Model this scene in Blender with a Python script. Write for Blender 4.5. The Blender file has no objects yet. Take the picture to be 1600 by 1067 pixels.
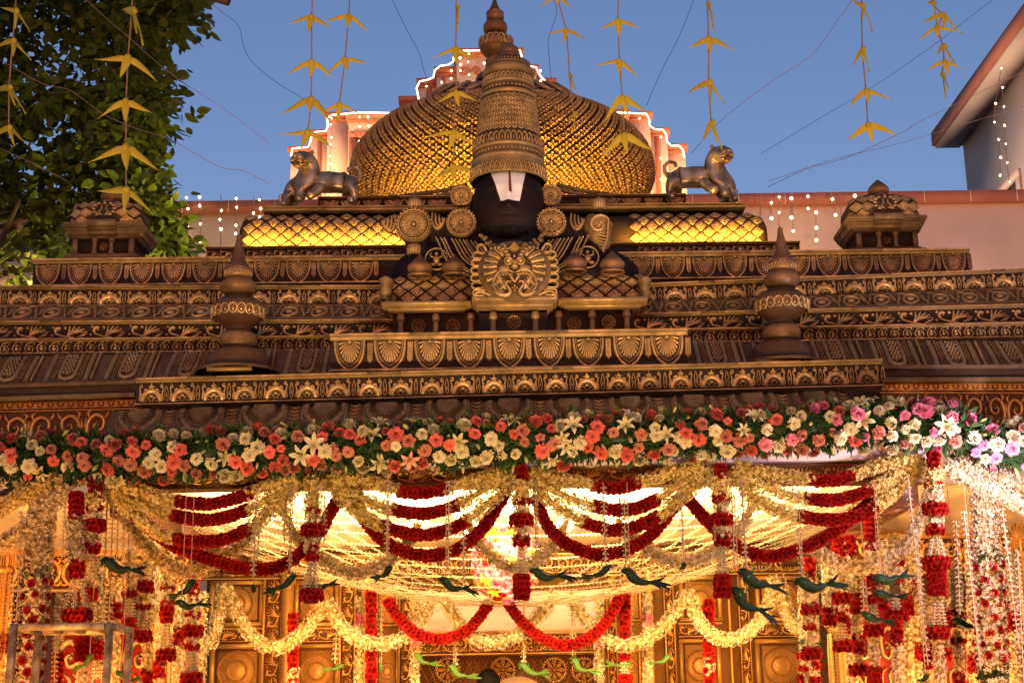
import bpy, math, random
import numpy as np
from mathutils import Vector, Matrix, Euler

sc = bpy.context.scene
col = sc.collection
R = math.radians
PI = math.pi
rnd = random.Random(11)
nrg = np.random.default_rng(5)

# ------------------------------------------------------------------ camera, sky, exposure
CAM = Vector((0.0, -9.0, 1.65))
PITCH, ROLL, F = R(14.6), R(-0.8), 2222.0
camrot = Matrix.Rotation(R(90) + PITCH, 3, 'X') @ Matrix.Rotation(ROLL, 3, 'Z')
cd = bpy.data.cameras.new('camera')
cd.lens, cd.sensor_width = 50.0, 36.0
cd.clip_end = 400.0
cam = bpy.data.objects.new('camera', cd)
col.objects.link(cam)
cam.matrix_world = Matrix.Translation(CAM) @ camrot.to_4x4()
sc.camera = cam

w = bpy.data.worlds.new('World')
sc.world = w
w.use_nodes = True
nt = w.node_tree
sky = nt.nodes.new('ShaderNodeTexSky')
sky.sky_type = 'NISHITA'
sky.sun_disc = False
sky.sun_elevation = R(1.5)
sky.sun_rotation = R(180)
sky.air_density, sky.dust_density, sky.ozone_density = 1.0, 1.0, 3.0
bg = nt.nodes['Background']
bg.inputs['Strength'].default_value = 0.42
tint = nt.nodes.new('ShaderNodeMix')          # one constant dusk tint over the whole sky
tint.data_type, tint.blend_type = 'RGBA', 'MULTIPLY'
tint.inputs['Factor'].default_value = 1.0
tint.inputs['B'].default_value = (1.66, 1.15, 1.15, 1)
nt.links.new(sky.outputs['Color'], tint.inputs['A'])
nt.links.new(tint.outputs['Result'], bg.inputs['Color'])

sund = bpy.data.lights.new('sun', 'SUN')
sund.energy, sund.angle, sund.color = 0.06, R(20), (1.0, 0.75, 0.6)
suno = bpy.data.objects.new('sun', sund)
suno.rotation_euler = (R(86), 0, R(0))
col.objects.link(suno)

sc.view_settings.view_transform = 'Standard'
sc.view_settings.look = 'None'
sc.view_settings.exposure = 0.0
sc.view_settings.gamma = 1.0
sc.view_settings.use_curve_mapping = False
sc.cycles.use_denoising = True
sc.cycles.max_bounces = 6
sc.cycles.diffuse_bounces = 3
sc.cycles.glossy_bounces = 3
sc.cycles.transparent_max_bounces = 6
sc.cycles.sample_clamp_indirect = 4.0


def ray(px, py):
    return camrot @ Vector(((px - 800.0) / F, (533.5 - py) / F, -1.0))


def at(px, py, Y):
    """World point seen at photo pixel (px, py) on the vertical plane y = Y."""
    v = ray(px, py)
    return CAM + v * ((Y - CAM.y) / v.y)


def pm(Y, py=533.5):
    """Metres per photo pixel at depth Y."""
    return ((Y - CAM.y) / ray(800, py).y) / F


def lamp(kind, name, loc, energy, color, target=None, size=0.2, size_y=None, blend=0.6, spot=60):
    d = bpy.data.lights.new(name, kind)
    d.energy, d.color = energy, color
    if kind == 'AREA':
        d.shape = 'RECTANGLE'
        d.size, d.size_y = size, size_y or size
    else:
        d.shadow_soft_size = size
    if kind == 'SPOT':
        d.spot_size, d.spot_blend = R(spot), blend
    o = bpy.data.objects.new(name, d)
    o.location = loc
    if target is not None:
        o.rotation_euler = (Vector(target) - Vector(loc)).to_track_quat('-Z', 'Y').to_euler()
    col.objects.link(o)
    return o


# lamps of the place: stage floods, cornice strips, LED par, floods on tree and tower; fills are added
WARM, AMBER, GOLD = (1.0, 0.60, 0.24), (1.0, 0.56, 0.20), (1.0, 0.54, 0.09)
lamp('AREA', 'dome_strip_light', at(785, 303, 2.46), 60, GOLD, at(785, 255, 2.64), 2.1, 0.05)
for px, py in ((410, 380), (500, 379), (590, 378), (1010, 374), (1090, 373), (1165, 372)):
    p = at(px, py, 1.925)
    lamp('AREA', 'roll_strip_light', p, 4.6, GOLD, p + Vector((0, 0.10, 0.22)), 0.42, 0.04)
for wd, e in ((4.0, 300), (1.6, 300)):
    lamp('AREA', 'ceiling_flood', (0, 0.45 + 0.02 * wd, 2.88), e, (1.0, 0.70, 0.34), (0, 1.25, 3.2), wd, 0.16)
for x in (-1.7, 1.7):
    lamp('SPOT', 'stage_flood', (x * 0.95, 1.95, 1.75), 250, (1.0, 0.46, 0.09), (x * 0.62, 4.5, 2.15), 0.15, spot=125)
for x, e in ((-3.05, 60), (3.05, 60)):
    lamp('AREA', 'wing_flood', (x, 0.9, 1.4), e, (1.0, 0.46, 0.12), (x, 1.6, 2.6), 0.4)
for x, e in ((-3.4, 520), (0.4, 860), (3.6, 540)):
    lamp('SPOT', 'facade_fill', (x, -5.2, 0.35), e, (1.0, 0.60, 0.26), (x * 0.45, 0.2, 2.9), 0.25, blend=0.85, spot=56)  # unseen warm fill added low in front to light the facade
for x, e in ((-2.9, 950), (3.0, 800)):
    lamp('SPOT', 'wing_front_fill', (x * 0.9, -2.3, 0.5), e, (1.0, 0.38, 0.07) if x < 0 else (1.0, 0.46, 0.15), (x, 0.8, 2.2), 0.25, spot=48)  # added out-of-frame spots that brighten the wing tassels from the front
for x, e in ((-2.6, 460), (2.2, 460)):
    lamp('SPOT', 'streamer_fill', (x, -5.0, 0.5), e, (1.0, 0.76, 0.38), (x * 0.8, -2.2, 5.2), 0.2, spot=80)  # unseen spots added to light the palm stars from below
lamp('SPOT', 'house_fill', (6.2, 16.2, 10.6), 1000, (1.0, 0.64, 0.42), (9.9, 18.6, 12.8), 0.4, spot=130)  # unseen lamp added to warm the house wall, standing in for street lighting
lamp('POINT', 'led_par', at(1608, 742, -0.75), 115, (0.84, 0.68, 1.0), size=0.06)
lamp('SPOT', 'tree_flood', (-2.3, 3.0, 5.5), 330, (1.0, 0.80, 0.26), (-4.4, 4.5, 6.1), 0.15, spot=95)
lamp('AREA', 'tower_flood', (4.2, 9.9, 8.7), 330, (1.0, 0.52, 0.24), (0.5, 12, 11.5), 0.8)
lamp('AREA', 'tower_flood', (-4.4, 9.9, 8.7), 300, (1.0, 0.52, 0.24), (-0.5, 12, 11.5), 0.8)
lamp('SPOT', 'wall_flood', (6.6, 4.0, 5.0), 800, (1.0, 0.62, 0.38), (6.0, 9, 7.6), 0.3, spot=110)
lamp('SPOT', 'wall_flood', (-4.9, 4.4, 5.6), 330, (1.0, 0.62, 0.38), (-4.4, 9, 7.8), 0.3, spot=120)


# ------------------------------------------------------------------ mesh builder
class B:
    def __init__(self):
        self.V, self.F, self.A, self.n = [], [], [], 0

    def raw(self, v, faces, a=0.5):
        v = np.asarray(v, float).reshape(-1, 3)
        self.V.append(v)
        self.A.append(np.full(len(v), a, float) if np.isscalar(a) else np.asarray(a, float).ravel())
        groups = {}
        for f in faces:
            groups.setdefault(len(f), []).append(f)
        for k, g in groups.items():
            self.F.append(np.asarray(g, int) + self.n)
        self.n += len(v)
        return self

    def grid(self, P, a=0.5, cu=False, cv=False):
        """P: (nu, nv, 3) quads; cu, cv close the directions."""
        P = np.asarray(P, float)
        nu, nv = P.shape[:2]
        iu = np.arange(nu if cu else nu - 1)
        iv = np.arange(nv if cv else nv - 1)
        I, J = np.meshgrid(iu, iv, indexing='ij')
        I, J = I.ravel(), J.ravel()
        I2, J2 = (I + 1) % nu, (J + 1) % nv
        f = np.stack([I * nv + J, I2 * nv + J, I2 * nv + J2, I * nv + J2], 1)
        self.V.append(P.reshape(-1, 3))
        A = np.full(nu * nv, a, float) if np.isscalar(a) else np.broadcast_to(np.asarray(a, float), (nu, nv)).ravel()
        self.A.append(np.array(A))
        self.F.append(f + self.n)
        self.n += nu * nv
        return self

    def many(self, base, mats, pos, a=None):
        """Stamp the arrays of builder `base` with N 3x3 matrices and positions."""
        bv, ba = np.concatenate(base.V), np.concatenate(base.A)
        N, k = len(pos), len(bv)
        if N == 0:
            return self
        self.V.append((np.einsum('nij,kj->nki', mats, bv) + np.asarray(pos)[:, None, :]).reshape(-1, 3))
        A = np.tile(ba, N) if a is None else np.clip(np.repeat(np.asarray(a), k) + np.tile(ba, N) - 0.5, 0, 1)
        self.A.append(A)
        off = (np.arange(N) * k)[:, None, None] + self.n
        for f in base.F:
            self.F.append((f[None] + off).reshape(-1, f.shape[1]))
        self.n += N * k
        return self

    def merge(self, o, M=None):
        for v in o.V:
            if M is not None:
                m = np.array(M)
                v = v @ m[:3, :3].T + m[:3, 3]
            self.V.append(v)
        self.A += o.A
        for f in o.F:
            self.F.append(f + self.n)
        self.n += o.n
        return self

    def box(self, x0, x1, y0, y1, z0, z1, a=0.5):
        v = [(x, y, z) for x in (x0, x1) for y in (y0, y1) for z in (z0, z1)]
        return self.raw(v, [(0, 1, 3, 2), (4, 6, 7, 5), (0, 4, 5, 1), (2, 3, 7, 6), (0, 2, 6, 4), (1, 5, 7, 3)], a)

    def loft(self, prof, L, x0=0.0):
        """Closed profile [(y, z, a)] pushed along x."""
        p = np.array([(q[0], q[1]) for q in prof])
        a = [q[2] for q in prof]
        m = len(p)
        v = [(x0, y, z) for y, z in p] + [(x0 + L, y, z) for y, z in p]
        f = [(i, (i + 1) % m, m + (i + 1) % m, m + i) for i in range(m)]
        f += [tuple(range(m - 1, -1, -1)), tuple(range(m, 2 * m))]
        # split every face so creases stay crisp
        for q in f:
            vv = [v[i] for i in q]
            aa = [a[i % m] for i in q]
            self.raw(vv, [tuple(range(len(q)))], aa)
        return self

    def lathe(self, prof, n=24, c=(0, 0, 0), sx=1.0, sy=1.0):
        """prof [(r, z, a)]"""
        th = np.linspace(0, 2 * PI, n, endpoint=False)
        P = np.zeros((len(prof), n, 3))
        for i, q in enumerate(prof):
            P[i, :, 0] = c[0] + q[0] * np.cos(th) * sx
            P[i, :, 1] = c[1] + q[0] * np.sin(th) * sy
            P[i, :, 2] = c[2] + q[1]
        A = np.array([[q[2] if len(q) > 2 else 0.5] * n for q in prof])
        return self.grid(P, A, cv=True)

    def tube(self, path, rad, n=6, a=0.5):
        P = np.asarray([tuple(p) for p in path], float)
        m = len(P)
        r = np.full(m, rad, float) if np.isscalar(rad) else np.asarray(rad, float)
        T = np.gradient(P, axis=0)
        T /= np.linalg.norm(T, axis=1)[:, None] + 1e-9
        up = np.where(np.abs(T[:, 2:3]) > 0.9, np.array([[1.0, 0, 0]]), np.array([[0, 0, 1.0]]))
        if np.abs(T[:, 2]).max() > 0.9:
            up = np.tile(np.array([[0.03, 1.0, 0.02]]), (m, 1))
        X = np.cross(T, up)
        X /= np.linalg.norm(X, axis=1)[:, None] + 1e-9
        Z = np.cross(X, T)
        th = np.linspace(0, 2 * PI, n, endpoint=False)
        G = P[:, None] + r[:, None, None] * (np.cos(th)[None, :, None] * X[:, None] + np.sin(th)[None, :, None] * Z[:, None])
        self.grid(G, a, cv=True)
        return self

    # ---- relief pieces: x right, z up, relief grows towards -y
    def stroke(self, pts, w, h, a1=1.0, a0=0.02, closed=False, y0=0.0):
        p = np.asarray(pts, float)
        m = len(p)
        wv = np.full(m, w, float) if np.isscalar(w) else np.interp(np.linspace(0, 1, m), np.linspace(0, 1, len(w)), w)
        if closed:
            t = np.roll(p, -1, 0) - np.roll(p, 1, 0)
        else:
            t = np.gradient(p, axis=0)
        t /= np.linalg.norm(t, axis=1)[:, None] + 1e-9
        nn = np.stack([-t[:, 1], t[:, 0]], 1)
        hv = np.full(m, h, float)
        if not closed:
            hv[0] *= 0.5
            hv[-1] *= 0.5
        cs = ((-1, 0, a0), (-0.6, 0.8, a1), (0.0, 1.0, a1), (0.6, 0.8, a1), (1, 0, a0))
        P = np.zeros((m, 5, 3))
        for k, (s, hh, _) in enumerate(cs):
            q = p + nn * (wv * s)[:, None]
            P[:, k, 0], P[:, k, 2], P[:, k, 1] = q[:, 0], q[:, 1], y0 - hh * hv
        return self.grid(P, np.tile([c[2] for c in cs], (m, 1)), cu=closed)

    def bump(self, x, z, rx, rz, h, n=8, a1=1.0, a0=0.02, y0=0.0, rot=0.0):
        th = np.linspace(0, 2 * PI, n, endpoint=False)
        P = np.zeros((4, n, 3))
        A = np.zeros((4, n))
        for k, (s, hh, a) in enumerate(((1, 0, a0), (0.86, 0.5, 0.5 * (a0 + a1)), (0.5, 0.86, a1), (0.001, 1.0, a1))):
            c, d = np.cos(th) * rx * s, np.sin(th) * rz * s
            P[k, :, 0] = x + c * math.cos(rot) - d * math.sin(rot)
            P[k, :, 2] = z + c * math.sin(rot) + d * math.cos(rot)
            P[k, :, 1] = y0 - h * hh
            A[k] = a
        return self.grid(P, A, cv=True)

    def ring(self, x, z, r, w, h, n=18, rz=None, **k):
        th = np.linspace(0, 2 * PI, n, endpoint=False)
        return self.stroke(np.stack([x + r * np.cos(th), z + (rz or r) * np.sin(th)], 1), w, h, closed=True, **k)

    def plate(self, pts, h, inset=0.85, a1=0.5, a0=0.1, y0=0.0):
        p = np.asarray(pts, float)
        c = p.mean(0)
        q = c + (p - c) * inset
        m = len(p)
        v = [(x, y0, z) for x, z in p] + [(x, y0 - h, z) for x, z in q]
        f = [(i, (i + 1) % m, m + (i + 1) % m, m + i) for i in range(m)]
        self.raw(v, f, [a0] * m + [a1] * m)
        return self.raw([(x, y0 - h, z) for x, z in q], [tuple(range(m))], a1)


def arc(cx, cz, r, a0, a1, n=10, rz=None):
    t = np.linspace(R(a0), R(a1), n)
    return np.stack([cx + r * np.cos(t), cz + (rz or r) * np.sin(t)], 1)


def spiral(cx, cz, r0, r1, a0, a1, n=16):
    t = np.linspace(R(a0), R(a1), n)
    r = np.linspace(r0, r1, n)
    return np.stack([cx + r * np.cos(t), cz + r * np.sin(t)], 1)


def spline(pts, n=24):
    """Catmull-Rom through points of any dimension."""
    p = np.asarray([tuple(q) for q in pts], float)
    if len(p) == 2:
        t = np.linspace(0, 1, n)[:, None]
        return p[0] * (1 - t) + p[1] * t
    q = np.vstack([2 * p[0] - p[1], p, 2 * p[-1] - p[-2]])
    out = []
    for u in np.linspace(0, len(p) - 1 - 1e-6, n):
        i = int(u)
        t = u - i
        a, b, c, d = q[i:i + 4]
        out.append(0.5 * (2 * b + (c - a) * t + (2 * a - 5 * b + 4 * c - d) * t * t + (3 * b - a - 3 * c + d) * t ** 3))
    return np.array(out)


def mesh(name, b, mat, smooth=True):
    me = bpy.data.meshes.new(name)
    V, A = np.concatenate(b.V), np.concatenate(b.A)
    loops = np.concatenate([f.ravel() for f in b.F]).astype(np.int32)
    tot = np.concatenate([np.full(len(f), f.shape[1]) for f in b.F])
    start = (np.cumsum(tot) - tot).astype(np.int32)
    me.vertices.add(len(V))
    me.vertices.foreach_set('co', V.astype(np.float32).ravel())
    me.loops.add(len(loops))
    me.loops.foreach_set('vertex_index', loops)
    me.polygons.add(len(tot))
    me.polygons.foreach_set('loop_start', start)
    me.update(calc_edges=True)
    if smooth:
        me.polygons.foreach_set('use_smooth', np.ones(len(tot), bool))
    at_ = me.attributes.new('rub', 'FLOAT', 'POINT')
    at_.data.foreach_set('value', A.astype(np.float32))
    me.materials.append(mat)
    return me


WL = {}          # world location of every object built (parents are never rotated unless they are frames)


def inst(name, me, parent=None, loc=(0, 0, 0), rot=None, scale=None, kind=None, label=None):
    """A mesh object; loc, rot are local to the parent."""
    o = bpy.data.objects.new(name, me)
    col.objects.link(o)
    if parent is not None:
        o.parent = parent
    o.location = loc
    if rot is not None:
        o.rotation_euler = rot.to_euler() if isinstance(rot, Matrix) else rot
    if scale is not None:
        o.scale = (scale,) * 3 if np.isscalar(scale) else scale
    if kind:
        o['kind'] = kind
    if label:
        o['label'] = label
    return o


def piece(name, b, mat, parent=None, smooth=True, kind=None, label=None):
    """Builder in WORLD coordinates -> object centred on its own bounds under an unrotated parent."""
    V = np.concatenate(b.V)
    c = (V.min(0) + V.max(0)) / 2
    b.V = [v - c for v in b.V]
    pl = WL.get(parent.name, Vector((0, 0, 0))) if parent is not None else Vector((0, 0, 0))
    o = inst(name, mesh(name, b, mat, smooth), parent, Vector(c) - pl, kind=kind, label=label)
    WL[o.name] = Vector(c)
    return o


def tag(o, label, cat, group=None, kind=None):
    o['label'], o['category'] = label, cat
    if group:
        o['group'] = group
    if kind:
        o['kind'] = kind
    return o


def thing(name, label, cat, loc, group=None):
    o = bpy.data.objects.new(name, None)
    o.empty_display_size = 0.1
    col.objects.link(o)
    o.location = loc
    WL[o.name] = Vector(loc)
    return tag(o, label, cat, group)


# ------------------------------------------------------------------ materials
def mat(name):
    m = bpy.data.materials.new(name)
    m.use_nodes = True
    return m, m.node_tree, m.node_tree.nodes['Principled BSDF']


def simple(name, c, rough=0.6, metal=0.0, noise=0.25, scale=12.0, bump=0.0, c2=None):
    m, nt, p = mat(name)
    n = nt.nodes.new('ShaderNodeTexNoise')
    n.inputs['Scale'].default_value = scale
    n.inputs['Detail'].default_value = 6
    tc = nt.nodes.new('ShaderNodeTexCoord')
    nt.links.new(tc.outputs['Object'], n.inputs['Vector'])
    r = nt.nodes.new('ShaderNodeValToRGB')
    r.color_ramp.elements[0].position, r.color_ramp.elements[1].position = 0.3, 0.7
    d = c2 or tuple(x * (1 - noise) for x in c)
    r.color_ramp.elements[0].color = (*d, 1)
    r.color_ramp.elements[1].color = (*c, 1)
    nt.links.new(n.outputs['Fac'], r.inputs['Fac'])
    nt.links.new(r.outputs['Color'], p.inputs['Base Color'])
    p.inputs['Roughness'].default_value = rough
    p.inputs['Metallic'].default_value = metal
    if bump:
        bm = nt.nodes.new('ShaderNodeBump')
        bm.inputs['Strength'].default_value = bump
        bm.inputs['Distance'].default_value = 0.01
        nt.links.new(n.outputs['Fac'], bm.inputs['Height'])
        nt.links.new(bm.outputs['Normal'], p.inputs['Normal'])
    return m


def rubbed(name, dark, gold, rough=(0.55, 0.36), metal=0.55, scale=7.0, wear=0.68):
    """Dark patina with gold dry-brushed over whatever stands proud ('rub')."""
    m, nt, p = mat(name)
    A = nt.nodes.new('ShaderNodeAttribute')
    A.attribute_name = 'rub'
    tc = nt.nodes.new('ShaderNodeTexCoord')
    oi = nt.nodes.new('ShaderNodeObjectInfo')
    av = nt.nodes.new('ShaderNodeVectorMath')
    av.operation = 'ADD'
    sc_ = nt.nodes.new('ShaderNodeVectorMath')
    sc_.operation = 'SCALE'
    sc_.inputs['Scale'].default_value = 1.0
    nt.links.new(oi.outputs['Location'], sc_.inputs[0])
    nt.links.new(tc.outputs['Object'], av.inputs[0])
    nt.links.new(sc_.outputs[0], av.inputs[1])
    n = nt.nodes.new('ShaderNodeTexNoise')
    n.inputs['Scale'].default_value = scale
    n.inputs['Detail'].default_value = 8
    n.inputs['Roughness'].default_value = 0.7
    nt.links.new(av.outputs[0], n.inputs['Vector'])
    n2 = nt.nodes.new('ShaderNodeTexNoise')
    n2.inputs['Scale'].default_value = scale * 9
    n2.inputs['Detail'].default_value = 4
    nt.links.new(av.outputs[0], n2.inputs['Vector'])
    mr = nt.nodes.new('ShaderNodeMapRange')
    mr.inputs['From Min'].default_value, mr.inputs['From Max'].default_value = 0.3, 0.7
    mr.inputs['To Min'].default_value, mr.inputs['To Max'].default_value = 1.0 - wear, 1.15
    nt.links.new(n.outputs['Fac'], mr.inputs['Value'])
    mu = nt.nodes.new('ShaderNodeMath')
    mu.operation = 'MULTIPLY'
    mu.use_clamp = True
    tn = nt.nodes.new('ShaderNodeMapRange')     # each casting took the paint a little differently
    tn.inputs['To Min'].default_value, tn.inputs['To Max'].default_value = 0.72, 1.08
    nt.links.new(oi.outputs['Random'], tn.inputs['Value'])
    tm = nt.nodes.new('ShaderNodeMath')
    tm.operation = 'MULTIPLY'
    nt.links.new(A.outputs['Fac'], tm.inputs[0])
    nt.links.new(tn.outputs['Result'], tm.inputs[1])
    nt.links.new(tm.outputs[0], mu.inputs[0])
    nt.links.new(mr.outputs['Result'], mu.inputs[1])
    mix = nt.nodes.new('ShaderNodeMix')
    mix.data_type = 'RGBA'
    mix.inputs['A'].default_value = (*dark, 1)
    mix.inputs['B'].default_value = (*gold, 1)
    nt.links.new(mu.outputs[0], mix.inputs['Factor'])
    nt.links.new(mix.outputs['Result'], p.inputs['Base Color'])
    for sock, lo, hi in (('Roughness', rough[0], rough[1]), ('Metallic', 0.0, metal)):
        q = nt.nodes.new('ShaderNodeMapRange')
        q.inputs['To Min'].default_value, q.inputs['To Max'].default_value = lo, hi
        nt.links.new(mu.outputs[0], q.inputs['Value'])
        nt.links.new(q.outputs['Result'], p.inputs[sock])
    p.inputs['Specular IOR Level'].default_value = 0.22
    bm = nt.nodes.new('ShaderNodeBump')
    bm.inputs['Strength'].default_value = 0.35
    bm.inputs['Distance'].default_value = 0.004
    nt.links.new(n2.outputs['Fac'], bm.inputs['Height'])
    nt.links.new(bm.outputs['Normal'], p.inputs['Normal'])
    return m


def petal(name, c0, c1, transl=0.25, rough=0.6):
    """Soft petal or leaf, tone from 'rub' between c0 and c1."""
    m, nt, p = mat(name)
    A = nt.nodes.new('ShaderNodeAttribute')
    A.attribute_name = 'rub'
    oi = nt.nodes.new('ShaderNodeObjectInfo')
    ad = nt.nodes.new('ShaderNodeMath')
    ad.operation = 'MULTIPLY_ADD'
    ad.inputs[1].default_value = 0.35
    ad.inputs[2].default_value = -0.17
    nt.links.new(oi.outputs['Random'], ad.inputs[0])
    su = nt.nodes.new('ShaderNodeMath')
    su.operation = 'ADD'
    su.use_clamp = True
    nt.links.new(A.outputs['Fac'], su.inputs[0])
    nt.links.new(ad.outputs[0], su.inputs[1])
    mix = nt.nodes.new('ShaderNodeMix')
    mix.data_type = 'RGBA'
    mix.inputs['A'].default_value = (*c0, 1)
    mix.inputs['B'].default_value = (*c1, 1)
    nt.links.new(su.outputs[0], mix.inputs['Factor'])
    nt.links.new(mix.outputs['Result'], p.inputs['Base Color'])
    p.inputs['Roughness'].default_value = rough
    p.inputs['Specular IOR Level'].default_value = 0.18
    if transl:
        tr = nt.nodes.new('ShaderNodeBsdfTranslucent')
        nt.links.new(mix.outputs['Result'], tr.inputs['Color'])
        ms = nt.nodes.new('ShaderNodeMixShader')
        ms.inputs[0].default_value = transl
        nt.links.new(p.outputs[0], ms.inputs[1])
        nt.links.new(tr.outputs[0], ms.inputs[2])
        nt.links.new(ms.outputs[0], nt.nodes['Material Output'].inputs['Surface'])
    return m


def glow(name, c, s):
    m, nt, p = mat(name)
    p.inputs['Base Color'].default_value = (*c, 1)
    p.inputs['Emission Color'].default_value = (*c, 1)
    p.inputs['Emission Strength'].default_value = s
    return m


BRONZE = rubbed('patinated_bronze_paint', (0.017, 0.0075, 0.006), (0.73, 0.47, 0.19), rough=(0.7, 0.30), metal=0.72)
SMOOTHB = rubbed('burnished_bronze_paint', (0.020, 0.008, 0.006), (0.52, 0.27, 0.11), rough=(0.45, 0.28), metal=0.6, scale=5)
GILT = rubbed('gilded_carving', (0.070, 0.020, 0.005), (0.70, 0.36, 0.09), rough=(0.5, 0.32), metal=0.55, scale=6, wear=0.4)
BLACK = simple('black_idol_lacquer', (0.013, 0.006, 0.0045), 0.6, 0, 0.3)
BLACK.node_tree.nodes['Principled BSDF'].inputs['Specular IOR Level'].default_value = 0.2
WHITE = simple('white_tilak_paint', (0.80, 0.78, 0.80), 0.6, 0, 0.08, 20)
REDP = simple('red_tilak_paint', (0.20, 0.025, 0.025), 0.5, 0, 0.2)
REDPANEL = simple('red_painted_panel', (0.26, 0.012, 0.008), 0.55, 0, 0.3)
BROWNB = simple('brown_varnished_beam', (0.20, 0.075, 0.030), 0.45, 0.1, 0.5, 8, 0.2)
CLOTH = simple('cream_pleated_cloth', (0.72, 0.60, 0.42), 0.85, 0, 0.1, 3)
PINKC = simple('pale_pink_cloth', (0.75, 0.55, 0.50), 0.85, 0, 0.08, 3)
DARKIN = simple('dark_interior_board', (0.045, 0.018, 0.010), 0.6, 0, 0.4)
PLASTER = simple('pale_plaster', (0.82, 0.63, 0.46), 0.85, 0, 0.24, 0.9)
TERRA = simple('terracotta_paint', (0.44, 0.16, 0.095), 0.8, 0, 0.25, 2)
TOWERC = simple('cream_tower_paint', (0.72, 0.58, 0.47), 0.8, 0, 0.12, 1)
GREYW = simple('grey_house_plaster', (0.60, 0.50, 0.44), 0.85, 0, 0.2, 1)
GLASSD = simple('dark_window_glass', (0.02, 0.02, 0.025), 0.15, 0, 0.2)
GROUND = simple('paved_forecourt', (0.18, 0.15, 0.13), 0.9, 0, 0.3, 1, 0.3)
BARK = simple('tree_bark', (0.10, 0.065, 0.04), 0.9, 0, 0.4, 6, 0.5)
CORD = simple('jute_cord', (0.42, 0.22, 0.12), 0.9, 0, 0.2)
WIRE = simple('dark_cable_sheath', (0.10, 0.055, 0.045), 0.6, 0, 0.2)
WIREL = simple('pale_cable_sheath', (0.34, 0.22, 0.20), 0.6, 0, 0.2)
THREAD = simple('white_thread', (0.7, 0.62, 0.48), 0.8, 0, 0.1)
RUST = simple('worn_painted_steel', (0.46, 0.38, 0.20), 0.6, 0.2, 0.6, 14, 0.4, (0.14, 0.07, 0.04))
TAPE = simple('green_metallic_tape', (0.02, 0.32, 0.10), 0.2, 0.8, 0.2)
SKIN = simple('brown_skin', (0.24, 0.12, 0.075), 0.55, 0, 0.1)
HAIR = simple('black_hair', (0.004, 0.003, 0.003), 0.8, 0, 0.2, 60)
HAIR.node_tree.nodes['Principled BSDF'].inputs['Specular IOR Level'].default_value = 0.1
SHIRT = simple('white_cotton', (0.6, 0.58, 0.55), 0.85, 0, 0.1)
TAN = simple('tan_upholstery', (0.20, 0.11, 0.05), 0.7, 0, 0.15)
ROSE = petal('dark_red_rose_petals', (0.08, 0.002, 0.002), (0.44, 0.012, 0.007), 0.12, 0.5)
JASW = petal('white_jasmine_petals', (0.27, 0.18, 0.06), (0.86, 0.70, 0.43), 0.22)
JASY = petal('greenish_yellow_tuberose', (0.36, 0.25, 0.05), (0.93, 0.72, 0.27), 0.22)
CORAL = petal('coral_carnation_petals', (0.46, 0.05, 0.035), (0.92, 0.235, 0.17), 0.2)
CREAM = petal('cream_carnation_petals', (0.55, 0.44, 0.18), (0.85, 0.76, 0.48), 0.2)
RUSSET = petal('russet_carnation_petals', (0.32, 0.03, 0.02), (0.70, 0.32, 0.19), 0.2)
PINK = petal('pink_carnation_petals', (0.55, 0.06, 0.15), (0.90, 0.36, 0.42), 0.2)
LILY = petal('cream_lily_petals', (0.50, 0.42, 0.12), (0.86, 0.74, 0.46), 0.25)
LILYP = petal('salmon_lily_petals', (0.60, 0.20, 0.10), (0.85, 0.48, 0.32), 0.25)
YLILY = petal('yellow_lily_petals', (0.70, 0.42, 0.02), (0.90, 0.66, 0.05), 0.25)
BUDG = petal('green_lily_bud', (0.20, 0.26, 0.04), (0.55, 0.52, 0.16), 0.1)
LEAFD = petal('dark_ruscus_leaf', (0.014, 0.038, 0.010), (0.065, 0.125, 0.03), 0.2, 0.4)
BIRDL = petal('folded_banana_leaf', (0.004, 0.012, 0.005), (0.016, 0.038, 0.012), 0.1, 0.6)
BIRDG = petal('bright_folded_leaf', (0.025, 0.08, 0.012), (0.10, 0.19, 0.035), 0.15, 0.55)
TREEL = petal('tree_leaf', (0.024, 0.048, 0.006), (0.125, 0.150, 0.018), 0.35, 0.4)
STARL = petal('yellow_dried_palm_leaf', (0.66, 0.46, 0.03), (0.88, 0.68, 0.06), 0.3, 0.5)
BULB = glow('warm_fairy_bulb', (1.0, 0.62, 0.30), 14.0)
LED = glow('warm_led_rope', (1.0, 0.76, 0.48), 5.0)


# ------------------------------------------------------------------ ground, stage and far buildings
def sheet(name, x0, x1, y0, y1, z, m, kind='structure'):
    b = B().raw([(x0, y0, 0), (x1, y0, 0), (x1, y1, 0), (x0, y1, 0)], [(0, 1, 2, 3)])
    o = inst(name, mesh(name, b, m, False), None, (0, 0, z))
    o['kind'] = kind
    return o


sheet('ground', -150, 150, -60, 200, 0.0, GROUND)

# pale compound wall far behind
wl = thing('compound_wall', 'long pale pink plastered wall with terracotta coping behind the pavilion', 'wall', (0, 9.2, 0))
a, b_ = at(-60, 318, 9.0), at(1680, 302, 9.0)
zt = (a.z + b_.z) / 2
piece('wall_face', B().box(a.x - 2, b_.x + 3, 9.0, 9.4, 0, zt - 0.17), PLASTER, wl, False)
cp = B().box(a.x - 2, b_.x + 3, 8.93, 9.45, zt - 0.168, zt)
piece('coping', cp, TERRA, wl, False)
for i in range(26):
    x = a.x + 0.5 + i * 0.62
    piece('coping_joint', B().box(x, x + 0.012, 8.922, 8.928, zt - 0.165, zt - 0.01), PLASTER, wl, False)

# stepped temple tower with terracotta caps
tw = thing('temple_tower', 'stepped cream temple tower with terracotta caps outlined in light rope', 'tower', (0, 13, 0))


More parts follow.
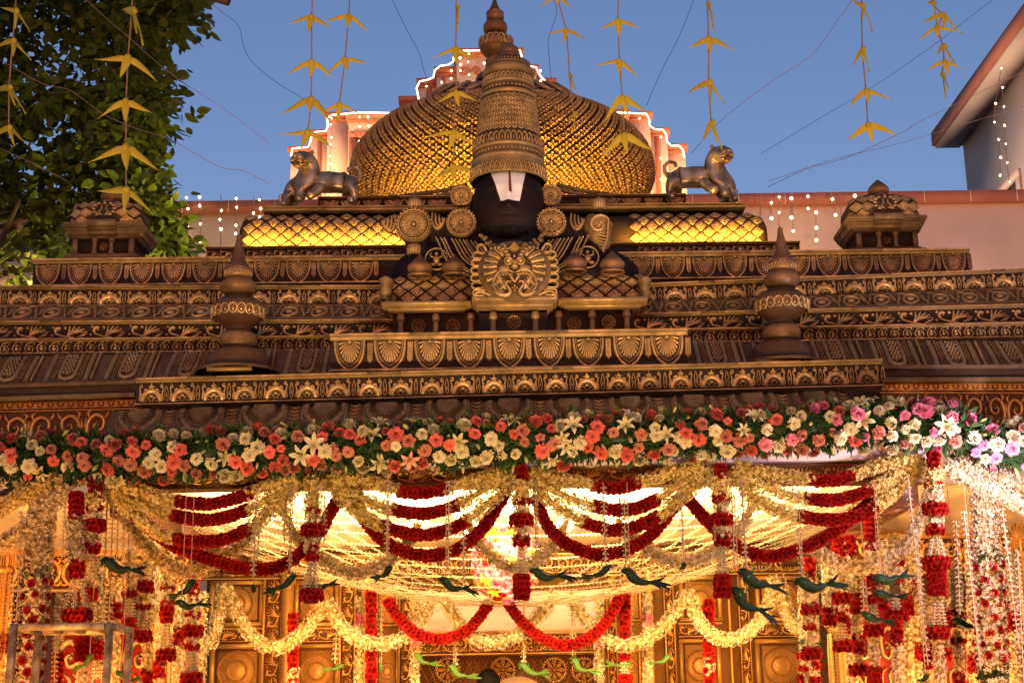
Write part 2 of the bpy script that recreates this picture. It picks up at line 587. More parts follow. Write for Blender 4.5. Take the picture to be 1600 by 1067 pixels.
def tower_block(x0, x1, yt, Y, cap=16, strips=(), lip=4, base=330):
    A, C = at(x0, yt, Y), at(x1, yt, Y)
    u = pm(Y)
    z0 = at(800, base, Y).z
    piece('tower_block', B().box(A.x, C.x, Y, Y + 0.7, z0, A.z - cap * u), TOWERC, tw, False)
    c = B()
    c.box(A.x - lip * u, C.x + lip * u, Y - 0.09, Y + 0.75, A.z - cap * u * 0.62, A.z)
    c.box(A.x - lip * 0.4 * u, C.x + lip * 0.4 * u, Y - 0.04, Y + 0.72, A.z - cap * u, A.z - cap * u * 0.622)
    piece('tower_cap', c, TERRA, tw, False)
    for s0, s1 in strips:
        S, T = at(s0, yt, Y), at(s1, yt, Y)
        piece('terracotta_band', B().box(S.x, T.x, Y - 0.03, Y - 0.002, z0, A.z - cap * u - 0.003), TERRA, tw, False)


tower_block(712, 815, 80, 12.3, 12, base=190)
tower_block(682, 712, 108, 12.5, 14, ((690, 696),), base=200)
tower_block(815, 838, 105, 12.5, 14, base=200)
tower_block(655, 682, 126, 12.7, 14, ((667, 674),), base=220)
tower_block(838, 866, 126, 12.7, 14, ((850, 857),), base=220)
tower_block(627, 655, 154, 12.9, 14, base=260)
tower_block(866, 896, 152, 12.9, 14, base=260)
tower_block(545, 980, 180, 11.6, 14)
tower_block(512, 545, 179, 12.0, 13)
tower_block(980, 1015, 178, 12.0, 13)
tower_block(486, 512, 206, 12.2, 13, ((497, 503),))
tower_block(1015, 1042, 203, 12.2, 13, ((1022, 1029),))
tower_block(455, 486, 232, 12.4, 13)
tower_block(1042, 1070, 228, 12.4, 13)
for x0, x1 in ((546, 606), (956, 979)):
    wA, wB = at(x0, 208, 11.58), at(x1, 300, 11.58)
    f = B()
    t = 0.09
    f.box(wA.x, wB.x, 11.52, 11.598, wA.z - t, wA.z)
    f.box(wA.x, wA.x + t, 11.52, 11.598, wB.z, wA.z - t - 0.002)
    f.box(wB.x - t, wB.x, 11.52, 11.598, wB.z, wA.z - t - 0.002)
    wf = piece('window', f, TERRA, tw, False)
    g = B().box(wA.x + t * 2.0, wB.x - t, 11.57, 11.597, wB.z, wA.z - 2 * t)
    piece('pane', g, GLASSD, wf, False)
# scroll ornament high on the tower
sb = B()
for s in (-1, 1):
    sb.stroke(np.stack(list((lambda q: (q[:, 0] * s, q[:, 1]))(spiral(0.10, 0, 0.09, 0.02, 180, -200, 18))), 1), 0.022, 0.04, 0.5, 0.5)
sb.V = [v + np.array(at(735, 112, 12.29)) for v in sb.V]
piece('plaster_scroll', sb, TERRA, tw)

# neighbouring house on the far right with a deep eave
hs = thing('neighbour_house', 'grey house with broad brown eave and dark window at the far right', 'house', (9.6, 16, 0))
e0, e1 = at(1484, 224, 20.0), at(1602, 74, 15.5)
X = e0.x
zr = e0.z
h = B().box(X + 0.28, X + 7, 8.6, 20.0, 0, zr + 0.05)
piece('house_wall', h, GREYW, hs, False)
rf = B().box(X - 0.30, X + 7.5, 8.0, 20.3, zr + 0.052, zr + 0.36)
piece('roof_slab', rf, TERRA, hs, False)
piece('eave_soffit', B().box(X - 0.26, X + 0.27, 8.1, 20.2, zr - 0.03, zr + 0.05), GREYW, hs, False)
for (ya, yb, za, zb) in ((13.6, 15.4, zr - 3.4, zr - 1.9), (17.0, 18.4, zr - 3.3, zr - 2.0)):
    f = B().box(X + 0.2, X + 0.279, ya - 0.15, yb + 0.15, zb + 0.002, zb + 0.16)
    f.box(X + 0.2, X + 0.279, ya - 0.15, ya, za, zb)
    f.box(X + 0.2, X + 0.279, yb, yb + 0.15, za, zb)
    wf = piece('window', f, GREYW, hs, False)
    piece('pane', B().box(X + 0.25, X + 0.277, ya + 0.002, yb - 0.002, za, zb), GLASSD, wf, False)
piece('drain_pipe', B().tube([(X + 0.22, 12.6, zr), (X + 0.22, 12.6, 0)], 0.04, 6), WIRE, hs)


# ------------------------------------------------------------------ relief motifs (metres)
def m_shell(w, h, k):
    b = B()
    t = np.linspace(-1, 1, 23)

    def U(s, dz=0.0):
        x = 0.5 * w * s * np.sin(t * PI / 2)
        z = h - h * s * (np.cos(t * PI / 2) ** 0.8) * (1 + 0.06 * np.exp(-(t / 0.12) ** 2))
        return np.stack([x, z + dz], 1)
    b.plate(U(0.97), k * 0.3, 0.98, 0.12, 0.0)
    b.stroke(U(0.95), w * 0.05, k, 1, 0.0)
    b.stroke(U(0.81), w * 0.018, k * 0.8, 0.9, 0.1, y0=-k * 0.2)
    for i in range(13):
        th = R(-172 + i * (164 / 12))
        x1, z1 = 0.5 * w * 0.72 * math.cos(th), h + h * 0.74 * math.sin(th)
        x0, z0 = 0.5 * w * 0.2 * math.cos(th), h + h * 0.14 * math.sin(th) - 0.02 * h
        b.stroke([(x0, z0), ((x0 + x1) / 2, (z0 + z1) / 2), (x1, z1)], (w * 0.010, w * 0.034, w * 0.044), k * 0.75, 0.95, 0.0, y0=-k * 0.25)
    b.bump(0, h * 0.95, w * 0.09, h * 0.07, k * 1.1, 10)
    return b


def m_pendant(w, h, k):
    b = B()
    b.plate([(-w / 2, h), (-w / 2, h * 0.16), (0, 0), (w / 2, h * 0.16), (w / 2, h)][::-1], k * 0.7, 0.85, 0.7, 0.1)
    for i in range(6):
        b.bump(0, h * (0.22 + 0.13 * i), w * 0.24, h * 0.055, k * 0.6, 6, y0=-k * 0.65)
    return b


def m_arch(w, h, k):
    b = B()
    b.stroke(arc(0, h * 0.04, w * 0.34, 0, 180, 15, h * 0.56), w * 0.115, k, 1, 0.0)
    for s in (-1, 1):
        q = spiral(s * w * 0.40, h * 0.82, w * 0.075, w * 0.02, 90 - s * 90 + s * 60, 90 - s * 90 + s * 400, 12)
        b.stroke(q, w * 0.034, k * 0.9)
        b.stroke([(s * w * 0.46, h * 0.76), (s * w * 0.40, h * 0.52), (s * w * 0.455, h * 0.1)], (w * 0.028, w * 0.04, w * 0.02), k * 0.8)
    for i in range(5):
        th = R(22 + 34 * i)
        x, z = w * 0.37 * math.cos(th), h * 0.10 + h * 0.62 * math.sin(th)
        b.ring(x, z, w * 0.058, w * 0.034, k * 0.9, 8)
    b.stroke([(-w * 0.13, h * 0.80), (-w * 0.03, h * 0.84), (0, h * 0.99), (w * 0.03, h * 0.84), (w * 0.13, h * 0.80)], w * 0.022, k * 0.9)
    b.bump(0, h * 0.86, w * 0.035, h * 0.05, k, 4)
    b.bump(0, h * 0.33, w * 0.12, h * 0.11, k * 0.9, 6)
    for s in (-1, 1):
        b.stroke(arc(s * w * 0.17, 0, w * 0.16, 90 - s * 75, 90 + s * 50, 7, h * 0.28), w * 0.016, k * 0.7, 0.9)
        b.bump(s * w * 0.115, h * 0.21, w * 0.06, h * 0.06, k * 0.7, 5)
        b.bump(s * w * 0.06, h * 0.09, w * 0.07, h * 0.055, k * 0.7, 5)
        b.bump(s * w * 0.19, h * 0.08, w * 0.055, h * 0.06, k * 0.7, 5)
    return b


def m_drop(w, h, k):
    b = B()
    t = np.linspace(0, 2 * PI, 14, endpoint=False)
    pts = np.stack([w * 0.42 * np.sin(t) * (0.75 + 0.25 * np.cos(t + PI)), h * 0.5 + h * 0.48 * np.cos(t)], 1)
    b.stroke(pts, w * 0.10, k * 0.9, closed=True)
    b.bump(0, h * 0.40, w * 0.15, h * 0.2, k * 0.9, 6)
    return b


def m_eye(w, h, k):
    b = B()
    t = np.linspace(0, 2 * PI, 16, endpoint=False)
    pts = np.stack([-0.02 * w + w * 0.27 * np.cos(t), h * 0.45 + h * 0.30 * np.sin(t) * (1 - 0.25 * np.cos(t)) + 0.06 * h * np.cos(t)], 1)
    b.stroke(pts, w * 0.055, k * 1.1, 0.8, 0.3, closed=True)
    b.bump(-0.03 * w, h * 0.48, w * 0.17, h * 0.14, k * 1.2, 8, 0.9, 0.2)
    for s in (-1, 1):
        b.stroke([(s * w * 0.33, h * 0.95), (s * w * 0.42, h * 0.55), (s * w * 0.49, h * 0.3)], (w * 0.05, w * 0.07, w * 0.03), k, 0.6, 0.3)
        b.stroke([(s * w * 0.30, h * 0.98), (s * w * 0.18, h * 0.86), (s * w * 0.02, h * 0.84)], (w * 0.05, w * 0.035, w * 0.01), k * 0.8, 0.6, 0.3)
    b.bump(w * 0.5, h * 0.22, w * 0.06, h * 0.16, k, 6, 0.8)
    return b


def m_scroll(w, h, k, s=1):
    """A running scroll with leaf sprays."""
    b = B()
    q = np.vstack([spiral(-w * 0.28, h * 0.62, h * 0.12, h * 0.34, 40, 250, 12), [(-w * 0.08, h * 0.12), (w * 0.12, h * 0.06)]])
    b.stroke(spline(q, 26), (w * 0.03, w * 0.058, w * 0.05, w * 0.03), k)
    for i, (x, z) in enumerate(((w * 0.0, h * 0.95), (w * 0.14, h * 0.94), (w * 0.27, h * 0.88), (w * 0.38, h * 0.72), (w * 0.44, h * 0.5))):
        b.stroke(spline([(-w * 0.08, h * 0.10), (-w * 0.02 + x * 0.35, h * 0.42), (x, z)], 8), (w * 0.02, w * 0.045, w * 0.018), k * 0.85)
    b.bump(w * 0.34, h * 0.24, w * 0.09, h * 0.13, k, 6, rot=0.6)
    b.bump(-w * 0.12, h * 0.80, w * 0.06, h * 0.13, k, 6, rot=-0.6)
    b.bump(-w * 0.44, h * 0.84, w * 0.05, h * 0.12, k, 6, rot=0.5)
    b.stroke(spline([(w * 0.22, h * 0.12), (w * 0.36, h * 0.2), (w * 0.48, h * 0.5)], 7), (w * 0.02, w * 0.04, w * 0.015), k * 0.8)
    b.bump(-w * 0.28, h * 0.62, h * 0.09, h * 0.09, k, 6)
    b.bump(-w * 0.46, h * 0.25, w * 0.05, h * 0.14, k * 0.8, 5, rot=-0.5)
    if s < 0:
        b.V = [v * np.array([-1, 1, 1]) for v in b.V]
    return b


def m_paisley(w, h, k):
    b = B()
    q = [(w * x, h * z) for x, z in ((.24, .72), (.37, .82), (.22, .95), (-.14, .86), (-.42, .50), (-.36, .13), (-.06, .03), (.22, .12), (.31, .36), (.18, .54), (.10, .70))]
    b.stroke(spline(q, 26), (w * 0.045, w * 0.06, w * 0.06, w * 0.045), k)
    b.bump(-w * 0.07, h * 0.34, w * 0.22, h * 0.20, k * 1.1, 8)
    b.bump(-w * 0.08, h * 0.60, w * 0.13, h * 0.18, k, 6, rot=-0.3)
    return b


def m_flute(w, h, k, lean=0.0):
    """Unit of the fluted eave: a scaled tongue in a looped frame, scaled strips and a beaded rope."""
    b = B()
    u = [(-0.13 * w, h), (-0.13 * w, h * 0.32), (-0.09 * w, h * 0.14), (0, h * 0.08), (0.09 * w, h * 0.14), (0.13 * w, h * 0.32), (0.13 * w, h)]
    b.stroke(spline(u, 22), w * 0.042, k, 0.85, 0.3)
    b.plate([(-0.085 * w, h), (-0.085 * w, h * 0.3), (0, h * 0.18), (0.085 * w, h * 0.3), (0.085 * w, h)], k * 0.6, 0.9, 0.3, 0.05)
    for j in range(9):
        for i in range(3):
            b.bump(w * (-0.055 + 0.055 * i + (0.027 if j % 2 else 0) - 0.012), h * (0.30 + 0.077 * j), w * 0.028, h * 0.042, k * 0.5, 5, 0.85, 0.1, y0=-k * 0.5)
    for s in (-1, 1):
        for j in range(11):
            for i in range(2):
                b.bump(s * w * (0.205 + 0.042 * i), h * (0.06 + 0.088 * j + 0.044 * i), w * 0.024, h * 0.042, k * 0.45, 4, 0.6, 0.05)
        b.stroke([(s * w * 0.335, h), (s * w * 0.335, h * 0.5), (s * w * 0.345, 0)], w * 0.048, k, 0.75, 0.3)
    for j in range(13):
        b.bump(w * 0.45, h * (0.05 + 0.075 * j), w * 0.032, h * 0.036, k, 6, 0.75, 0.1)
    b.bump(0, h * 0.05, w * 0.07, h * 0.045, k, 6, 0.9)
    return b


def m_lotus(w, h, k):
    """Broad heart-shaped lotus petal with a pierced collar and a feathered leaf beside it."""
    b = B()
    q = [(-0.30 * w, h * 1.0), (-0.31 * w, h * 0.72), (-0.20 * w, h * 0.46), (0, h * 0.22), (0.20 * w, h * 0.46), (0.31 * w, h * 0.72), (0.30 * w, h)]
    c = spline(q, 22)
    b.plate(np.vstack([c * np.array([0.72, 0.72]) + np.array([0, h * 0.28])]), k * 1.3, 0.72, 0.6, 0.15)
    for i in range(26):
        a_, r_ = rnd.random() * PI + PI, rnd.random() ** 0.5
        b.bump(0.18 * w * r_ * math.cos(a_), h * 0.82 + h * 0.34 * r_ * math.sin(a_), w * 0.012, h * 0.018, k * 0.4, 5, 0.95, 0.4, y0=-k * 1.25)
    b.stroke(c, w * 0.05, k * 1.1, 0.75, 0.25)
    for p in c[3:-3:2]:
        b.bump(p[0] * 1.0, p[1] - 0.0, w * 0.016, h * 0.024, k * 0.35, 6, 0.1, 0.9, y0=-k * 1.0)
    for s in (-1, 1):
        b.stroke(spline([(0, h * 0.16), (s * 0.16 * w, h * 0.16), (s * 0.27 * w, h * 0.04)], 8), (w * 0.02, w * 0.045, w * 0.03), k, 0.8, 0.2)
        b.stroke(spline([(s * 0.36 * w, h), (s * 0.36 * w, h * 0.6), (s * 0.30 * w, h * 0.3)], 8), (w * 0.02, w * 0.03, w * 0.01), k * 0.8, 0.6, 0.2)
    for j in range(8):
        z = h * (0.95 - 0.12 * j)
        b.stroke([(0.42 * w, z), (0.5 * w, z - h * 0.09), (0.58 * w, z)], w * 0.014, k * 0.8, 0.8, 0.15)
    return b


def m_rosette(r, k, n=12, ring=True):
    b = B()
    if ring:
        b.ring(0, 0, r * 0.86, r * 0.05, k * 0.9, 24)
        for i in range(26):
            t = 2 * PI * i / 26
            b.bump(r * 0.96 * math.cos(t), r * 0.96 * math.sin(t), r * 0.085, r * 0.085, k * 1.1, 6)
    rr = 0.74 if ring else 0.95
    for i in range(n):
        t = 2 * PI * i / n
        q = spline([(0.18, 0.0), (0.5, -0.11), (rr - 0.05, -0.11), (rr, 0.0), (rr - 0.05, 0.11), (0.5, 0.11), (0.18, 0.0)], 13) * r
        c, s = math.cos(t), math.sin(t)
        q = np.stack([q[:, 0] * c - q[:, 1] * s, q[:, 0] * s + q[:, 1] * c], 1)
        b.stroke(q, r * 0.03, k, 0.95, 0.2)
        b.bump(r * 0.52 * c, r * 0.52 * s, r * 0.24, r * 0.08, k * 0.7, 6, 0.75, 0.2, rot=t)
    b.bump(0, 0, r * 0.15, r * 0.15, k * 1.7, 8)
    return b


def m_fret(w, h, k):
    """Large paired acanthus scrolls of the fretwork fascia."""
    b = B()
    sc2 = lambda s, pts: [(s * x * w, z * h) for x, z in pts]
    for s in (-1, 1):
        b.stroke(spline(sc2(s, ((.03, .03), (.27, .10), (.44, .36), (.42, .70), (.28, .86), (.13, .74), (.14, .52), (.26, .46), (.31, .58), (.25, .66))), 40), (w * .035, w * .055, w * .05, w * .04, w * .018), k)
        for p, q, r in (((.30, .12), (.46, .10), (.48, .26)), ((.43, .40), (.49, .58), (.47, .80)), ((.40, .74), (.44, .92), (.36, .99)), ((.10, .08), (.10, .26), (.20, .34)), ((.26, .10), (.24, .24), (.33, .34)), ((.13, .74), (.06, .86), (.03, .98))):
            b.stroke(spline(sc2(s, (p, q, r)), 8), (w * .02, w * .04, w * .012), k * .75, .9)
        b.bump(s * w * .235, h * .60, w * .035, w * .035, k, 7)
        b.bump(s * w * .47, h * .90, w * .02, h * .07, k * .8, 5)
    b.bump(0, h * .56, w * .035, h * .12, k, 6)
    b.stroke([(0, h * .04), (0, h * .22), (0, h * .42)], (w * .035, w * .025, w * .012), k, .9)
    return b


def m_u(w, h, k):
    b = B()
    b.stroke(spline([(-w * 0.3, h * 0.95), (-w * 0.3, h * 0.4), (0, h * 0.06), (w * 0.3, h * 0.4), (w * 0.3, h * 0.95)], 11), w * 0.09, k, 0.1, 0.9)
    return b


def m_sprig(k=0.1):
    """Unit diamond tile (1 wide, 1 tall, centred) with a leaf sprig."""
    b = B()
    d = [(0, -0.47), (0.47, 0), (0, 0.47), (-0.47, 0)]
    b.plate(d, k, 0.88, 0.85, 0.0)
    b.stroke([(0, -0.34), (0, -0.05), (0, 0.1)], (0.065, 0.05, 0.03), k * 0.8, 1, 0.0, y0=-k)
    b.ring(0, 0.13, 0.085, 0.045, k * 0.8, 8, y0=-k, a0=0.0)
    for s in (-1, 1):
        for x, z in ((0.13, 0.27), (0.24, 0.10), (0.25, -0.07), (0.15, -0.20)):
            b.stroke([(s * 0.03, -0.22 + 0.25 * max(0, z)), (s * x * 0.6, z * 0.5 - 0.02), (s * x, z)], (0.03, 0.058, 0.022), k * 0.7, 1, 0.0, y0=-k)
    return b


def m_quatre(k=0.16):
    """Unit diamond tile of the dome: four pointed petals with seeds between."""
    b = B()
    b.plate([(0, -0.48), (0.48, 0), (0, 0.48), (-0.48, 0)], k * 0.35, 0.92, 0.35, 0.05)
    for i in range(4):
        t = i * PI / 2
        b.bump(0.25 * math.cos(t), 0.25 * math.sin(t), 0.20, 0.125, k, 6, 1, 0.1, y0=-k * 0.3, rot=t)
        t += PI / 4
        b.bump(0.155 * math.cos(t), 0.155 * math.sin(t), 0.085, 0.08, k * 0.8, 5, 0.9, 0.1, y0=-k * 0.3)
    b.bump(0, 0, 0.07, 0.07, k * 1.1, 5, 1, 0.2, y0=-k * 0.3)
    return b


# ------------------------------------------------------------------ the pavilion
PAV = thing('temple_pavilion', 'bronze painted festival pavilion with carved tiered cornices above a flower hung stage', 'pavilion', (0, 1.0, 0))


def frame(x0, y0, x1, y1, Y0, Y1=None, tilt=0.0):
    a, b = at(x0, y0, Y0), at(x1, y1, Y0 if Y1 is None else Y1)
    L = (b - a).length
    ux = (b - a).normalized()
    uy = Vector((0, 0, 1)).cross(ux).normalized()
    uz = ux.cross(uy)
    M = Matrix((ux, uy, uz)).transposed()
    if tilt:
        M = M @ Matrix.Rotation(-tilt, 3, 'X')
    return a, M, L


def hz(px, yt, yb, Y):
    return at(px, yt, Y).z - at(px, yb, Y).z


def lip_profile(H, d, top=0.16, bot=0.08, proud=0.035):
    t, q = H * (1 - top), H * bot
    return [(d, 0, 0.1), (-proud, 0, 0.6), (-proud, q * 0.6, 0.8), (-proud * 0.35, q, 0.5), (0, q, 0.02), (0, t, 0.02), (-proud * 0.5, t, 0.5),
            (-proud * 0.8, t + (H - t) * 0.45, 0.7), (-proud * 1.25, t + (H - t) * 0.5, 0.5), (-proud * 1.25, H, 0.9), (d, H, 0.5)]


def frieze(name, x0, yb0, x1, yb1, hpx, Y, units, depth=0.5, Y1=None, tilt=0.0, prof=None, H=None, m=None, parent=PAV, skip=()):
    """units: [(part name, builder(w, h, k), pitch px, z0 frac, h frac, w frac, offset frac, k)]"""
    o_, M, L = frame(x0, yb0, x1, yb1, Y, Y1, tilt)
    H = H or hz((x0 + x1) / 2, (yb0 + yb1) / 2 - hpx, (yb0 + yb1) / 2, Y)
    m = m or BRONZE
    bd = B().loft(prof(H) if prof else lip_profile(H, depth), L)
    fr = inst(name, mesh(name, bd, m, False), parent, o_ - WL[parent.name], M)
    if prof is None and L > 1.5:        # joints where the cast sections meet, a hair out of line
        sm = B().box(-0.002, 0.002, -0.006, 0.0, H * 0.02, H * 0.98, 0.0)
        sm.box(-0.11, 0.09, -0.050, -0.044, H * 0.925, H * 0.985, 0.55)
        me = mesh('panel_joint', sm, m, False)
        f = rnd.uniform(0.25, 0.7)
        while f < L - 0.3:
            inst('panel_joint', me, fr, (f, 0, rnd.uniform(-.003, .003)), None, (rnd.choice((-1, 1)) * rnd.uniform(.5, 1.5), 1, 1))
            f += rnd.uniform(0.75, 1.3)
    for (nm, fn, pitch, zf, hf, wf, off, k) in units:
        n = max(1, round((x1 - x0) / pitch))
        p = L / n
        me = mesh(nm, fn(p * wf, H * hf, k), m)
        for i in range(n + (1 if off == 0 else 0)):
            f = i / n + off / n
            px = x0 + (x1 - x0) * f
            if any(s0 < px < s1 for s0, s1 in skip):
                continue
            inst(nm, me, fr, (f * L, -0.003, H * zf), (rnd.uniform(-.02, .02), rnd.uniform(-0.03, 0.03), 0), (rnd.uniform(0.95, 1.03), rnd.uniform(.75, 1.1), rnd.uniform(0.96, 1.03)))
    return fr


BUST_GAP = ((610, 995),)
ARCHU = lambda pitch, k=0.02: [('arch_motif', m_arch, pitch, 0.10, 0.72, 0.86, 0.5, k), ('drop_motif', m_drop, pitch, 0.13, 0.62, 0.17, 1.0, k)]
SHELLU = lambda pitch, k=0.022: [('shell_medallion', m_shell, pitch, 0.03, 0.80, 0.80, 0.5, k), ('bead_pendant', m_pendant, pitch, 0.20, 0.63, 0.15, 1.0, k)]

# front cornice bar over the porch
frieze('front_cornice', 212, 634, 1380, 604, 41, 0.28, ARCHU(49.5, 0.022), depth=0.75)
# lotus eave under it
Lsl = 0.345
frieze('lotus_eave', 158, 692, 1335, 662, 0, 0.02, [('lotus_petal', m_lotus, 98, 0.02, 0.96, 0.98, 0.5, 0.035)], H=Lsl, tilt=math.atan2(0.30, 0.33),
       prof=lambda H: [(0.08, 0, 0.1), (-0.01, 0, 0.3), (-0.018, H * 0.3, 0.35), (-0.01, H * 0.7, 0.35), (0, H, 0.3), (0.08, H, 0.1)])
# central shell frieze, upper shell frieze
frieze('center_shell_frieze', 516, 582, 1076, 573, 58, 0.42, SHELLU(62.5), depth=0.7)
frieze('upper_shell_frieze', 50, 449, 1517, 432, 42, 1.55, SHELLU(48.5, 0.02), depth=0.8, skip=BUST_GAP)
# wing cornices, left and right, from the top down
for (xa, xb, ya, yb, sk) in ((-40, 615, 0, 0, ()), (985, 1640, 1, 1, ())):
    L_ = xa < 0
    frieze('arch_frieze', xa, 480 if L_ else 477, xb, 479 if L_ else 451, 31, 1.22, ARCHU(47.5), depth=0.9)
    frieze('wave_frieze', xa, 502 if L_ else 496, xb, 500 if L_ else 473, 0, 1.02, [('wave_motif', m_eye, 47, 0.04, 0.9, 0.98, 0.5, 0.022)], H=0.225, tilt=R(44),
           prof=lambda H: [(0.15, 0, 0.2), (-0.02, -0.01, 0.6), (-0.012, H * 0.14, 0.6), (0, H * 0.16, 0.25), (0, H, 0.25), (0.15, H, 0.1)])
    frieze('scroll_frieze', xa, 532 if L_ else 520, xb, 529 if L_ else 504, 28, 1.0, [('leaf_scroll', m_scroll, 62, 0.07, 0.76, 0.98, 0.5, 0.018)], depth=0.6)
    frieze('paisley_frieze', xa, 555 if L_ else 539, xb, 547 if L_ else 527, 22, 0.9, [('paisley', m_paisley, 19.2, 0.08, 0.82, 0.92, 0.5, 0.016)], depth=0.5)
    frieze('fluted_eave', xa, 603 if L_ else 577, xb, 584 if L_ else 577, 0, 0.52, [('fluted_petal', m_flute, 92, 0.02, 0.97, 1.0, 0.5, 0.028)], H=0.37, tilt=R(45),
           prof=lambda H: [(0.12, -0.01, 0.1), (-0.012, -0.01, 0.4), (0, H * 0.03, 0.25), (0, H, 0.2), (0.12, H, 0.1)])
for (xa, xb, y0, y1) in ((-40, 213, 629, 621), (1378, 1640, 598, 597)):
    L_ = xa < 0
    frieze('dark_beam', xa, y0, xb, y1, 26, 0.50, [('faint_scroll', m_scroll, 30, 0.30, 0.4, 0.95, 0.5, 0.006)], depth=0.6,
           prof=lambda H: [(0.6, 0, 0.0), (-0.05, 0, 0.35), (-0.05, H * 0.22, 0.25), (-0.01, H * 0.26, 0.05), (-0.01, H * 0.74, 0.05), (-0.035, H * 0.78, 0.25), (-0.035, H, 0.2), (0.6, H, 0.1)])
    frieze('loop_strip', xa, y0 + 12, xb, y1 + (14 if L_ else 13), 11, 0.535, [('loop', m_u, 15.5, 0.14, 0.7, 0.8, 0.5, 0.006)], depth=0.5, m=GILT,
           prof=lambda H: [(0.5, 0, 0.4), (-0.012, 0, 0.8), (-0.012, H * 0.1, 0.8), (0, H * 0.12, 0.7), (0, H, 0.8), (0.5, H, 0.3)])
    frieze('fretwork_fascia', xa, y0 + 80, xb, y1 + 82, 66, 0.56, [('acanthus_scroll', m_fret, 74, 0.05, 0.9, 0.98, 0.5, 0.03)], depth=0.1, m=GILT,
           prof=lambda H: [(0.1, 0, 0.1), (0, 0, 0.1), (0, H * 0.95, 0.05), (-0.01, H * 0.96, 0.6), (-0.01, H, 0.7), (0.1, H, 0.3)])

# carved strip, slabs and pillow roll carrying the dome
frieze('carved_strip', 322, 406, 1250, 397, 18, 1.92, [('leaf_scroll', m_scroll, 21, 0.12, 0.7, 0.98, 0.5, 0.012)], depth=0.6, skip=BUST_GAP)
frieze('top_slab', 412, 333, 1164, 327, 8, 2.12, [], depth=0.8,
       prof=lambda H: [(0.8, 0, 0.2), (-0.05, 0, 0.3), (-0.05, H * 0.4, 0.7), (-0.02, H * 0.5, 0.3), (-0.04, H, 0.6), (0.8, H, 0.4)])
frieze('dome_plinth', 497, 327, 1072, 322, 17, 2.34, [('plinth_fan', m_shell, 34, 0.12, 0.62, 0.85, 0.5, 0.012)], depth=0.9, skip=((690, 905),))

# roof decks behind the cornices so nothing is open from above or the side
rb = B()
z1 = at(800, 590, 0.3).z
rb.box(-4.3, 4.3, 1.6, 3.2, at(800, 500, 1.35).z, at(800, 452, 1.35).z)
rb.box(-3.2, 3.2, 2.0, 4.4, at(800, 440, 1.7).z, at(800, 412, 1.75).z)
rb.box(-1.9, 1.9, 2.5, 4.4, at(800, 400, 2.1).z, at(800, 345, 2.1).z)
piece('roof_deck', rb, DARKIN, PAV, False)


def tile_on(me, parent, S, u, v, w, h, nm, base, du=1e-3, dv=1e-3, kd=1.0, label=None):
    P = S(u, v)
    tu = (S(u + du, v) - P).normalized()
    tv = (S(u, v + dv) - P).normalized()
    n = tv.cross(tu).normalized() * -1          # x cross z = -y ; outward = -y
    y = tv.cross(tu).normalized()
    zz = tu.cross(y)
    M = Matrix((tu, y, zz)).transposed() @ Matrix.Rotation(rnd.gauss(0, .05), 3, 'Y')
    return inst(nm, me, parent, P - base, M, (w * rnd.uniform(.93, 1.04), kd * rnd.uniform(.7, 1.2), h * rnd.uniform(.93, 1.04)))


SPRIG = mesh('sprig_tile', m_sprig(0.9), BRONZE)
QUAT = mesh('dome_tile', m_quatre(1.3), BRONZE)


def pillow(name, x0, x1, yt, yb, Y, dep, cols, rows, parent, slope=0.0, gap=None, kd=0.016):
    """Rounded bolster with diamond tiles; slope = pixel fall from x0 to x1."""
    A0, A1 = at(x0, yb, Y), at(x1, yb + slope, Y)
    H = hz((x0 + x1) / 2, yt, yb, Y)
    L = (A1 - A0).length
    ux = (A1 - A0).normalized()

    def S(u, v):
        """u along 0..1, v 0..1 from bottom front over the top."""
        t = v * PI
        e = min(u, 1 - u) * L
        s = 1.0 if e > H * 0.35 else (0.55 + 0.45 * math.sqrt(max(0.0, 1 - (1 - e / (H * 0.35)) ** 2)))
        y = -dep * math.copysign(abs(math.cos(t)) ** 0.55, math.cos(t)) * s
        z = H * (0.5 - 0.5 * s) + H * s * (0.06 + 0.94 * math.sin(t) ** 0.62) if 0 < t < PI else H * (0.5 - 0.5 * s)
        return A0 + ux * (u * L) + Vector((0, y + dep, z))
    vr = np.concatenate([[1e-6, 1e-4, 1e-3, 0.006], np.linspace(0.02, 0.98, 18)])
    us = np.concatenate([np.linspace(0, 0.03, 5)[:-1], np.linspace(0.03, 0.97, 30), np.linspace(0.97, 1, 5)[1:]])
    P = np.array([[S(u, v) for v in vr] for u in us])
    b = B().grid(P, 0.06)
    for e in (0, -1):
        b.raw(P[e], [tuple(range(len(vr)))], 0.12)
    pl = piece(name, b, BRONZE, parent)
    base = WL[pl.name]
    w = L / cols
    nr = 2 * rows
    inv = lambda zf: math.asin(max(0.0, min(1.0, (zf - 0.06) / 0.94)) ** (1 / 0.62)) / PI if zf > 0.06 else 0.004
    vs = [inv(0.02 + 0.96 * (j + 0.55) / nr) for j in range(nr)]
    for j in range(nr):
        v = vs[j]
        h = H * 2.0 / nr * 1.04
        for i in range(cols):
            u = (i + (0.5 if j % 2 else 0.0) + 0.25) / cols
            if u < 0.012 or u > 0.988:
                continue
            if gap and gap[0] < x0 + (x1 - x0) * u < gap[1]:
                continue
            tile_on(SPRIG, pl, S, u, v, w * 0.97, h * 0.97, 'diamond_tile', base, kd=kd)
    return pl


pillow('bolster_roll', 369, 1204, 332, 392, 2.0, 0.22, 33, 3, PAV, -4, gap=(630, 985))

